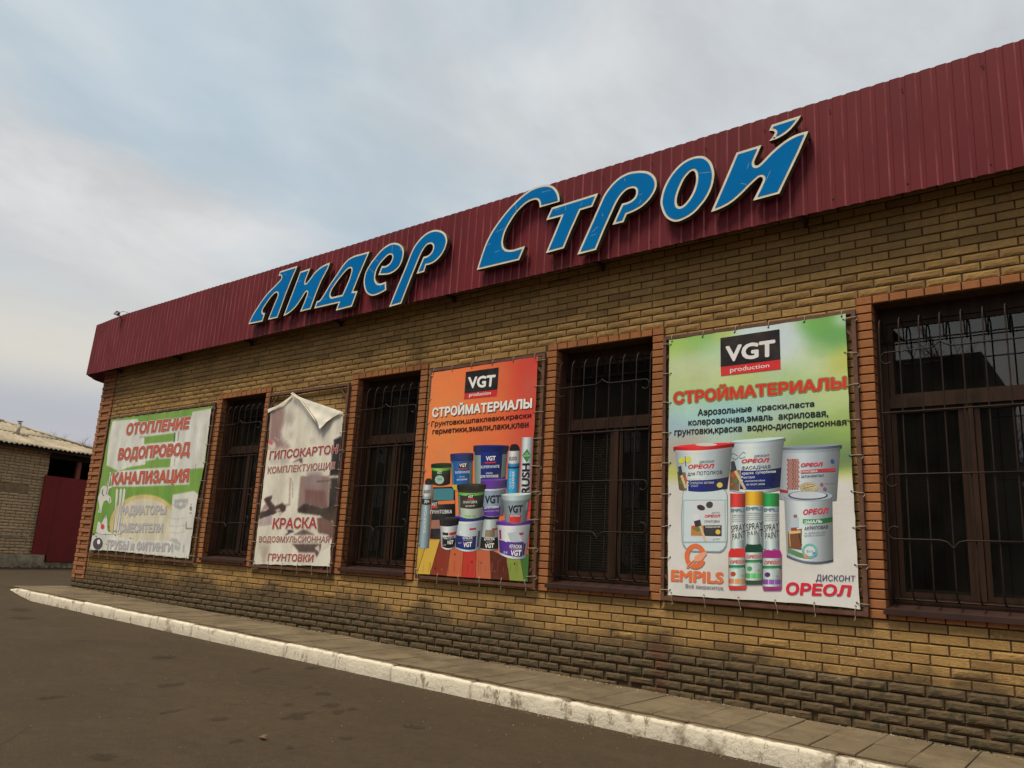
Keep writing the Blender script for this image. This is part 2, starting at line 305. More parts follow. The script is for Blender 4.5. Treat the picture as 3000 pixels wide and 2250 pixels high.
def gz(x): return -.0152 * x - .825           # foot of the shop wall
LETTERS=[('first',[[(-8.613,3.563),(-8.595,3.600),(-8.575,3.636),(-8.554,3.670),(-8.530,3.703),(-8.504,3.734),(-8.474,3.763),(-8.445,3.791),(-8.416,3.818),(-8.39,3.844),(-8.364,3.870),(-8.338,3.894),(-8.310,3.918),(-8.280,3.941),(-8.248,3.964),(-8.215,3.986),(-8.183,4.006),(-8.149,4.024),(-8.115,4.042),(-8.082,4.058),(-8.052,4.073),(-8.026,4.087),(-8.002,4.100),(-7.980,4.113),(-7.961,4.124),(-7.943,4.134),(-7.928,4.144),(-7.914,4.153),(-7.906,4.162),(-7.903,4.171),(-7.904,4.181),(-7.908,4.191),(-7.913,4.199),(-7.917,4.204),(-7.923,4.208),(-7.93,4.211),(-7.937,4.213),(-7.983,4.215),(-7.959,4.285),(-7.537,4.289),(-7.654,4.074),(-7.753,3.865),(-7.885,3.556),(-8.115,3.558),(-8.057,3.681),(-7.999,3.798),(-7.984,3.823),(-7.970,3.847),(-7.959,3.868),(-7.951,3.886),(-7.946,3.898),(-7.944,3.909),(-7.944,3.920),(-7.946,3.929),(-7.951,3.938),(-7.959,3.947),(-7.968,3.954),(-7.98,3.958),(-7.993,3.959),(-8.008,3.957),(-8.023,3.954),(-8.039,3.949),(-8.057,3.94),(-8.078,3.928),(-8.099,3.914),(-8.120,3.899),(-8.143,3.881),(-8.166,3.861),(-8.188,3.841),(-8.208,3.823),(-8.226,3.807),(-8.242,3.792),(-8.256,3.778),(-8.267,3.765),(-8.275,3.756),(-8.282,3.748),(-8.287,3.739),(-8.288,3.730),(-8.286,3.719),(-8.281,3.707),(-8.273,3.696),(-8.264,3.688),(-8.253,3.683),(-8.239,3.680),(-8.225,3.679),(-8.211,3.681),(-8.253,3.555)]]),('i',[[(-7.740,3.559),(-7.458,4.184),(-7.226,4.191),(-7.279,4.085),(-7.288,4.064),(-7.296,4.045),(-7.302,4.028),(-7.307,4.014),(-7.309,4.005),(-7.31,3.997),(-7.309,3.989),(-7.306,3.984),(-7.300,3.981),(-7.291,3.979),(-7.282,3.979),(-7.274,3.981),(-7.259,3.991),(-7.240,4.005),(-7.220,4.022),(-7.200,4.038),(-7.181,4.054),(-7.163,4.070),(-7.144,4.087),(-7.123,4.102),(-7.100,4.116),(-7.076,4.129),(-7.051,4.140),(-7.027,4.151),(-7.003,4.159),(-6.980,4.166),(-6.955,4.172),(-6.928,4.178),(-6.897,4.182),(-6.863,4.186),(-6.827,4.189),(-6.789,4.191),(-6.823,4.108),(-6.942,3.946),(-7.020,3.794),(-7.116,3.566),(-7.353,3.563),(-7.296,3.667),(-7.278,3.705),(-7.262,3.741),(-7.248,3.772),(-7.238,3.797),(-7.236,3.806),(-7.234,3.816),(-7.234,3.824),(-7.235,3.831),(-7.238,3.836),(-7.243,3.841),(-7.249,3.844),(-7.256,3.845),(-7.263,3.844),(-7.271,3.840),(-7.280,3.835),(-7.288,3.829),(-7.300,3.816),(-7.314,3.800),(-7.330,3.782),(-7.348,3.763),(-7.371,3.741),(-7.396,3.715),(-7.423,3.690),(-7.448,3.669),(-7.471,3.652),(-7.493,3.637),(-7.515,3.625),(-7.538,3.613),(-7.563,3.602),(-7.589,3.592),(-7.615,3.584),(-7.641,3.576),(-7.666,3.570),(-7.691,3.565),(-7.716,3.562)]]),('d',[[(-7.035,3.560),(-6.993,3.661),(-6.98,3.659),(-6.967,3.659),(-6.955,3.66),(-6.944,3.662),(-6.933,3.665),(-6.924,3.670),(-6.916,3.675),(-6.907,3.682),(-6.895,3.693),(-6.882,3.706),(-6.868,3.720),(-6.853,3.736),(-6.829,3.763),(-6.801,3.796),(-6.771,3.832),(-6.741,3.866),(-6.709,3.898),(-6.675,3.930),(-6.642,3.961),(-6.611,3.991),(-6.583,4.019),(-6.557,4.047),(-6.532,4.073),(-6.506,4.096),(-6.479,4.116),(-6.453,4.134),(-6.425,4.150),(-6.396,4.163),(-6.365,4.172),(-6.332,4.179),(-6.298,4.183),(-6.265,4.186),(-6.232,4.188),(-6.200,4.187),(-6.167,4.186),(-6.132,4.185),(-6.095,4.185),(-6.057,4.184),(-6.017,4.184),(-5.976,4.183),(-6.132,3.888),(-6.233,3.671),(-6.141,3.662),(-6.227,3.459),(-6.555,3.454),(-6.511,3.557)],[(-6.333,4.017),(-6.343,4.020),(-6.355,4.021),(-6.367,4.020),(-6.379,4.018),(-6.396,4.011),(-6.414,4.003),(-6.434,3.992),(-6.454,3.979),(-6.482,3.959),(-6.514,3.935),(-6.547,3.909),(-6.577,3.884),(-6.606,3.859),(-6.633,3.833),(-6.657,3.809),(-6.676,3.789),(-6.686,3.776),(-6.693,3.763),(-6.699,3.751),(-6.703,3.740),(-6.707,3.729),(-6.708,3.719),(-6.708,3.709),(-6.706,3.699),(-6.700,3.690),(-6.692,3.681),(-6.682,3.672),(-6.670,3.664),(-6.450,3.662),(-6.422,3.709),(-6.397,3.753),(-6.375,3.794),(-6.356,3.831),(-6.342,3.864),(-6.330,3.895),(-6.321,3.923),(-6.314,3.946),(-6.311,3.958),(-6.309,3.969),(-6.309,3.980),(-6.310,3.989),(-6.313,3.998),(-6.318,4.006),(-6.325,4.013)]]),('e',[[(-5.757,3.812),(-5.706,3.803),(-5.660,3.796),(-5.619,3.790),(-5.584,3.786),(-5.559,3.785),(-5.537,3.786),(-5.517,3.788),(-5.497,3.791),(-5.476,3.796),(-5.454,3.802),(-5.434,3.810),(-5.414,3.820),(-5.396,3.831),(-5.379,3.845),(-5.363,3.859),(-5.35,3.876),(-5.338,3.895),(-5.329,3.916),(-5.322,3.938),(-5.317,3.959),(-5.312,3.979),(-5.310,3.999),(-5.309,4.019),(-5.310,4.037),(-5.312,4.052),(-5.317,4.067),(-5.322,4.080),(-5.329,4.093),(-5.336,4.106),(-5.345,4.117),(-5.355,4.128),(-5.366,4.139),(-5.378,4.148),(-5.391,4.158),(-5.405,4.166),(-5.420,4.174),(-5.436,4.182),(-5.454,4.189),(-5.471,4.195),(-5.488,4.200),(-5.505,4.204),(-5.521,4.207),(-5.538,4.208),(-5.555,4.209),(-5.574,4.209),(-5.593,4.207),(-5.613,4.204),(-5.635,4.199),(-5.658,4.193),(-5.683,4.185),(-5.709,4.175),(-5.734,4.163),(-5.760,4.149),(-5.786,4.131),(-5.812,4.112),(-5.838,4.092),(-5.864,4.072),(-5.891,4.050),(-5.917,4.027),(-5.940,4.004),(-5.961,3.980),(-5.981,3.956),(-5.998,3.932),(-6.012,3.908),(-6.022,3.887),(-6.028,3.866),(-6.032,3.846),(-6.035,3.826),(-6.037,3.806),(-6.037,3.787),(-6.036,3.769),(-6.032,3.749),(-6.027,3.727),(-6.020,3.705),(-6.011,3.683),(-6.001,3.662),(-5.990,3.643),(-5.977,3.625),(-5.963,3.608),(-5.946,3.593),(-5.926,3.579),(-5.903,3.566),(-5.879,3.555),(-5.857,3.546),(-5.835,3.541),(-5.815,3.539),(-5.794,3.539),(-5.773,3.539),(-5.752,3.540),(-5.731,3.543),(-5.709,3.546),(-5.686,3.551),(-5.661,3.555),(-5.634,3.561),(-5.607,3.568),(-5.578,3.575),(-5.597,3.692),(-5.608,3.690),(-5.619,3.689),(-5.631,3.687),(-5.644,3.686),(-5.658,3.685),(-5.673,3.684),(-5.688,3.684),(-5.703,3.685),(-5.717,3.687),(-5.731,3.690),(-5.745,3.695),(-5.757,3.701),(-5.77,3.711),(-5.781,3.723),(-5.792,3.737),(-5.801,3.75),(-5.807,3.762),(-5.811,3.774),(-5.814,3.787),(-5.815,3.801),(-5.815,3.815),(-5.814,3.829),(-5.812,3.844),(-5.809,3.859),(-5.805,3.873),(-5.799,3.886),(-5.793,3.900),(-5.785,3.913),(-5.775,3.927),(-5.764,3.941),(-5.752,3.954),(-5.739,3.967),(-5.726,3.978),(-5.713,3.988),(-5.7,3.997),(-5.685,4.007),(-5.668,4.018),(-5.650,4.029),(-5.632,4.039),(-5.616,4.047),(-5.602,4.051),(-5.588,4.054),(-5.574,4.054),(-5.562,4.053),(-5.551,4.050),(-5.541,4.045),(-5.533,4.038),(-5.526,4.031),(-5.521,4.023),(-5.518,4.014),(-5.517,4.004),(-5.518,3.995),(-5.522,3.983),(-5.528,3.970),(-5.536,3.957),(-5.545,3.947),(-5.555,3.938),(-5.567,3.930),(-5.580,3.924),(-5.593,3.919),(-5.605,3.915),(-5.617,3.913),(-5.630,3.912),(-5.643,3.913),(-5.658,3.914),(-5.673,3.917),(-5.688,3.922),(-5.704,3.927)]]),('r',[[(-5.496,3.334),(-5.395,3.548),(-5.244,3.849),(-5.186,3.982),(-5.172,4.008),(-5.157,4.034),(-5.141,4.057),(-5.123,4.079),(-5.104,4.099),(-5.084,4.117),(-5.063,4.134),(-5.040,4.150),(-5.016,4.166),(-4.990,4.180),(-4.964,4.193),(-4.938,4.203),(-4.912,4.211),(-4.885,4.216),(-4.858,4.219),(-4.833,4.220),(-4.810,4.220),(-4.788,4.218),(-4.766,4.214),(-4.745,4.208),(-4.721,4.201),(-4.698,4.192),(-4.675,4.181),(-4.654,4.169),(-4.635,4.156),(-4.617,4.141),(-4.601,4.124),(-4.588,4.107),(-4.577,4.089),(-4.569,4.070),(-4.563,4.051),(-4.560,4.031),(-4.560,4.011),(-4.564,3.990),(-4.57,3.969),(-4.577,3.948),(-4.587,3.927),(-4.600,3.906),(-4.614,3.885),(-4.629,3.866),(-4.646,3.850),(-4.665,3.834),(-4.685,3.821),(-4.705,3.809),(-4.725,3.799),(-4.745,3.791),(-4.767,3.784),(-4.789,3.779),(-4.812,3.776),(-4.837,3.774),(-4.862,3.774),(-4.889,3.776),(-4.916,3.694),(-5.047,3.692),(-4.946,3.898),(-4.922,3.896),(-4.900,3.896),(-4.881,3.897),(-4.862,3.901),(-4.846,3.908),(-4.832,3.916),(-4.819,3.927),(-4.809,3.937),(-4.802,3.949),(-4.796,3.962),(-4.793,3.975),(-4.792,3.988),(-4.794,3.999),(-4.798,4.010),(-4.803,4.020),(-4.81,4.028),(-4.817,4.035),(-4.826,4.040),(-4.836,4.044),(-4.847,4.047),(-4.86,4.048),(-4.874,4.048),(-4.889,4.046),(-4.904,4.042),(-4.916,4.035),(-4.929,4.025),(-4.941,4.014),(-4.953,4.001),(-4.964,3.988),(-4.976,3.973),(-4.988,3.956),(-4.999,3.936),(-5.013,3.912),(-5.027,3.884),(-5.043,3.853),(-5.059,3.819),(-5.147,3.633),(-5.278,3.345)]]),('S',[[(-4.047,3.550),(-4.036,3.582),(-4.025,3.616),(-4.013,3.651),(-4.000,3.687),(-3.987,3.726),(-3.972,3.766),(-3.957,3.806),(-3.940,3.844),(-3.922,3.879),(-3.902,3.912),(-3.881,3.943),(-3.86,3.974),(-3.837,4.003),(-3.812,4.030),(-3.787,4.057),(-3.761,4.083),(-3.733,4.111),(-3.704,4.138),(-3.674,4.164),(-3.644,4.188),(-3.615,4.211),(-3.585,4.232),(-3.556,4.251),(-3.528,4.269),(-3.503,4.285),(-3.478,4.299),(-3.454,4.312),(-3.429,4.324),(-3.401,4.336),(-3.371,4.348),(-3.342,4.358),(-3.313,4.367),(-3.285,4.372),(-3.259,4.375),(-3.232,4.377),(-3.205,4.378),(-3.178,4.377),(-3.151,4.376),(-3.124,4.372),(-3.098,4.367),(-3.073,4.359),(-3.049,4.349),(-3.027,4.337),(-3.007,4.324),(-2.989,4.310),(-2.974,4.293),(-2.960,4.276),(-2.948,4.259),(-2.938,4.242),(-2.929,4.225),(-2.922,4.208),(-2.917,4.191),(-2.913,4.173),(-2.910,4.155),(-2.908,4.136),(-2.908,4.117),(-3.176,4.114),(-3.177,4.129),(-3.179,4.143),(-3.181,4.155),(-3.184,4.167),(-3.188,4.178),(-3.192,4.188),(-3.198,4.197),(-3.204,4.205),(-3.211,4.211),(-3.219,4.217),(-3.228,4.221),(-3.238,4.224),(-3.252,4.227),(-3.268,4.228),(-3.286,4.228),(-3.305,4.227),(-3.324,4.224),(-3.344,4.220),(-3.366,4.213),(-3.388,4.204),(-3.413,4.191),(-3.440,4.175),(-3.468,4.156),(-3.494,4.136),(-3.518,4.115),(-3.541,4.091),(-3.563,4.066),(-3.582,4.041),(-3.601,4.018),(-3.618,3.994),(-3.633,3.970),(-3.646,3.947),(-3.656,3.924),(-3.664,3.901),(-3.670,3.879),(-3.674,3.859),(-3.677,3.843),(-3.677,3.829),(-3.677,3.815),(-3.675,3.801),(-3.673,3.788),(-3.669,3.775),(-3.665,3.762),(-3.658,3.750),(-3.650,3.739),(-3.640,3.728),(-3.627,3.718),(-3.612,3.710),(-3.593,3.703),(-3.571,3.697),(-3.548,3.693),(-3.525,3.690),(-3.504,3.689),(-3.483,3.690),(-3.462,3.692),(-3.441,3.693),(-3.419,3.694),(-3.397,3.695),(-3.375,3.696),(-3.353,3.697),(-3.427,3.548)]]),('t',[[(-3.078,3.938),(-3.008,4.070),(-2.414,4.086),(-2.482,3.951),(-2.632,3.948),(-2.741,3.741),(-2.826,3.56),(-3.062,3.552),(-2.976,3.727),(-2.876,3.937)]]),('r2',[[(-2.651,3.450),(-2.478,3.786),(-2.375,3.988),(-2.364,4.011),(-2.351,4.033),(-2.336,4.054),(-2.320,4.075),(-2.301,4.096),(-2.280,4.116),(-2.258,4.136),(-2.236,4.153),(-2.214,4.168),(-2.192,4.181),(-2.169,4.192),(-2.145,4.202),(-2.12,4.209),(-2.093,4.214),(-2.067,4.218),(-2.040,4.219),(-2.014,4.218),(-1.988,4.215),(-1.962,4.210),(-1.936,4.205),(-1.911,4.199),(-1.886,4.191),(-1.863,4.183),(-1.841,4.173),(-1.821,4.161),(-1.803,4.147),(-1.787,4.133),(-1.773,4.118),(-1.761,4.101),(-1.750,4.084),(-1.742,4.066),(-1.736,4.049),(-1.732,4.033),(-1.730,4.016),(-1.730,4.000),(-1.731,3.984),(-1.735,3.968),(-1.740,3.952),(-1.748,3.936),(-1.757,3.920),(-1.769,3.903),(-1.783,3.885),(-1.799,3.868),(-1.816,3.852),(-1.834,3.838),(-1.854,3.824),(-1.875,3.812),(-1.895,3.801),(-1.915,3.793),(-1.935,3.787),(-1.955,3.781),(-1.976,3.776),(-1.997,3.772),(-2.019,3.768),(-2.042,3.765),(-2.065,3.763),(-2.101,3.687),(-2.230,3.687),(-2.122,3.894),(-2.096,3.893),(-2.073,3.893),(-2.052,3.895),(-2.033,3.898),(-2.016,3.903),(-2.002,3.909),(-1.989,3.917),(-1.979,3.926),(-1.971,3.937),(-1.966,3.949),(-1.962,3.962),(-1.961,3.974),(-1.961,3.984),(-1.962,3.994),(-1.966,4.004),(-1.970,4.012),(-1.976,4.019),(-1.983,4.025),(-1.992,4.030),(-2.002,4.033),(-2.015,4.036),(-2.031,4.037),(-2.048,4.037),(-2.064,4.034),(-2.079,4.028),(-2.095,4.02),(-2.111,4.009),(-2.126,3.997),(-2.140,3.984),(-2.153,3.969),(-2.167,3.952),(-2.180,3.932),(-2.195,3.909),(-2.210,3.883),(-2.225,3.854),(-2.241,3.822),(-2.329,3.652),(-2.42,3.455)]]),('o',[[(-1.682,3.756),(-1.685,3.774),(-1.687,3.789),(-1.687,3.804),(-1.685,3.820),(-1.682,3.842),(-1.677,3.868),(-1.670,3.894),(-1.662,3.919),(-1.652,3.943),(-1.641,3.967),(-1.628,3.989),(-1.615,4.012),(-1.599,4.033),(-1.583,4.054),(-1.565,4.074),(-1.546,4.093),(-1.526,4.110),(-1.505,4.126),(-1.484,4.141),(-1.462,4.153),(-1.439,4.163),(-1.415,4.171),(-1.391,4.177),(-1.368,4.180),(-1.345,4.182),(-1.323,4.182),(-1.301,4.179),(-1.281,4.175),(-1.263,4.171),(-1.246,4.164),(-1.230,4.156),(-1.215,4.146),(-1.200,4.132),(-1.185,4.116),(-1.172,4.099),(-1.160,4.081),(-1.150,4.060),(-1.142,4.039),(-1.136,4.017),(-1.131,3.995),(-1.127,3.976),(-1.125,3.957),(-1.125,3.939),(-1.126,3.918),(-1.129,3.895),(-1.133,3.871),(-1.139,3.846),(-1.146,3.823),(-1.155,3.8),(-1.166,3.777),(-1.178,3.755),(-1.191,3.734),(-1.205,3.714),(-1.221,3.695),(-1.238,3.677),(-1.256,3.660),(-1.274,3.643),(-1.292,3.626),(-1.311,3.611),(-1.331,3.598),(-1.352,3.587),(-1.373,3.577),(-1.395,3.569),(-1.418,3.563),(-1.441,3.558),(-1.464,3.553),(-1.488,3.551),(-1.510,3.552),(-1.532,3.557),(-1.552,3.565),(-1.571,3.576),(-1.589,3.589),(-1.606,3.603),(-1.622,3.620),(-1.636,3.639),(-1.648,3.660),(-1.659,3.683),(-1.668,3.708),(-1.676,3.734)],[(-1.347,4.039),(-1.355,4.038),(-1.364,4.036),(-1.374,4.032),(-1.383,4.026),(-1.394,4.018),(-1.406,4.007),(-1.418,3.995),(-1.430,3.982),(-1.441,3.966),(-1.451,3.948),(-1.461,3.929),(-1.471,3.910),(-1.481,3.889),(-1.490,3.867),(-1.498,3.845),(-1.504,3.826),(-1.508,3.809),(-1.511,3.794),(-1.512,3.779),(-1.512,3.765),(-1.511,3.752),(-1.509,3.740),(-1.506,3.728),(-1.501,3.719),(-1.496,3.711),(-1.489,3.705),(-1.481,3.701),(-1.472,3.699),(-1.462,3.699),(-1.451,3.702),(-1.440,3.707),(-1.429,3.713),(-1.415,3.724),(-1.400,3.738),(-1.385,3.754),(-1.372,3.771),(-1.360,3.787),(-1.350,3.805),(-1.340,3.823),(-1.332,3.842),(-1.325,3.861),(-1.319,3.881),(-1.314,3.900),(-1.311,3.918),(-1.31,3.935),(-1.309,3.951),(-1.310,3.966),(-1.311,3.980),(-1.313,3.992),(-1.316,4.004),(-1.320,4.014),(-1.324,4.022),(-1.329,4.029),(-1.334,4.034),(-1.340,4.038)]]),('j',[[(-1.159,3.566),(-1.034,3.823),(-0.905,4.097),(-0.668,4.103),(-0.719,4.000),(-0.726,3.987),(-0.732,3.974),(-0.737,3.962),(-0.739,3.952),(-0.739,3.942),(-0.738,3.933),(-0.734,3.925),(-0.730,3.918),(-0.724,3.914),(-0.716,3.912),(-0.707,3.911),(-0.698,3.913),(-0.687,3.919),(-0.673,3.928),(-0.659,3.939),(-0.644,3.951),(-0.630,3.963),(-0.615,3.975),(-0.599,3.989),(-0.581,4.003),(-0.559,4.017),(-0.536,4.033),(-0.511,4.048),(-0.487,4.061),(-0.464,4.073),(-0.440,4.083),(-0.417,4.092),(-0.395,4.099),(-0.374,4.104),(-0.355,4.108),(-0.335,4.110),(-0.317,4.111),(-0.299,4.111),(-0.281,4.111),(-0.264,4.109),(-0.247,4.107),(-0.340,3.914),(-0.516,3.584),(-0.755,3.577),(-0.728,3.624),(-0.703,3.668),(-0.682,3.707),(-0.667,3.737),(-0.663,3.746),(-0.661,3.755),(-0.660,3.764),(-0.661,3.772),(-0.664,3.778),(-0.668,3.783),(-0.673,3.787),(-0.678,3.790),(-0.684,3.791),(-0.690,3.791),(-0.697,3.789),(-0.704,3.787),(-0.717,3.778),(-0.735,3.767),(-0.754,3.753),(-0.774,3.739),(-0.795,3.723),(-0.818,3.705),(-0.841,3.686),(-0.865,3.669),(-0.887,3.653),(-0.910,3.638),(-0.933,3.624),(-0.956,3.612),(-0.979,3.602),(-1.001,3.594),(-1.024,3.587),(-1.049,3.581),(-1.074,3.576),(-1.101,3.571),(-1.130,3.568)]]),('breve',[[(-0.569,4.274),(-0.306,4.280),(-0.315,4.265),(-0.325,4.251),(-0.337,4.236),(-0.350,4.221),(-0.365,4.206),(-0.381,4.191),(-0.399,4.176),(-0.418,4.163),(-0.436,4.152),(-0.456,4.143),(-0.476,4.135),(-0.498,4.128),(-0.521,4.123),(-0.545,4.120),(-0.571,4.119),(-0.597,4.119),(-0.585,4.130),(-0.573,4.141),(-0.564,4.151),(-0.556,4.160),(-0.551,4.167),(-0.547,4.173),(-0.544,4.180),(-0.543,4.186),(-0.544,4.193),(-0.547,4.199),(-0.552,4.205),(-0.558,4.209),(-0.566,4.214),(-0.575,4.217),(-0.585,4.220),(-0.596,4.222)]])]
OUTLINES={'heating': [(-13.245,2.467),(-9.799,2.454),(-9.830,2.405),(-9.792,1.545),(-9.875,1.019),(-9.897,0.047),(-10.321,0.048),(-11.263,0.063),(-12.296,0.078),(-13.273,0.061),(-13.247,0.225),(-13.263,0.649),(-13.278,1.296),(-13.273,1.956)],'drywall': [(-8.259,2.277),(-7.907,2.344),(-7.682,2.454),(-7.427,2.368),(-6.972,2.236),(-6.550,2.112),(-6.535,2.076),(-6.528,1.794),(-6.517,1.210),(-6.507,0.944),(-6.502,0.666),(-6.52,0.421),(-6.537,0.334),(-6.513,0.195),(-6.510,0.085),(-6.837,0.083),(-7.227,0.069),(-7.778,0.054),(-8.182,0.042),(-8.179,0.230),(-8.178,0.627),(-8.165,1.039),(-8.176,1.208),(-8.175,1.496),(-8.169,1.714),(-8.186,2.013),(-8.205,2.216),(-8.251,2.220)],'orange': [(-4.942,2.483),(-4.131,2.490),(-3.322,2.498),(-3.321,1.995),(-3.328,1.505),(-3.327,0.791),(-3.325,0.088),(-3.735,0.092),(-4.381,0.084),(-4.944,0.078),(-4.937,0.816),(-4.943,1.580)],'green': [(-1.730,2.472),(-1.232,2.479),(-0.858,2.478),(-0.421,2.481),(-0.077,2.485),(-0.078,2.174),(-0.079,1.757),(-0.077,1.230),(-0.069,0.776),(-0.064,0.378),(-0.060,0.064),(-0.388,0.073),(-0.759,0.073),(-1.261,0.065),(-1.720,0.060),(-1.727,0.554),(-1.727,1.076)]}
FLAP=[(-7.682,2.454),(-7.427,2.368),(-6.972,2.236),(-6.550,2.112),(-6.607,2.081),(-6.733,2.042),(-6.832,1.977),(-6.935,1.895),(-7.017,1.981),(-7.107,2.068),(-7.269,2.202),(-7.449,2.340)]
FLAP_LEFT=[(-8.259,2.277),(-8.066,2.305),(-7.908,2.348),(-7.682,2.454),(-7.725,2.397),(-7.927,2.303),(-8.194,2.233),(-8.241,2.219)]
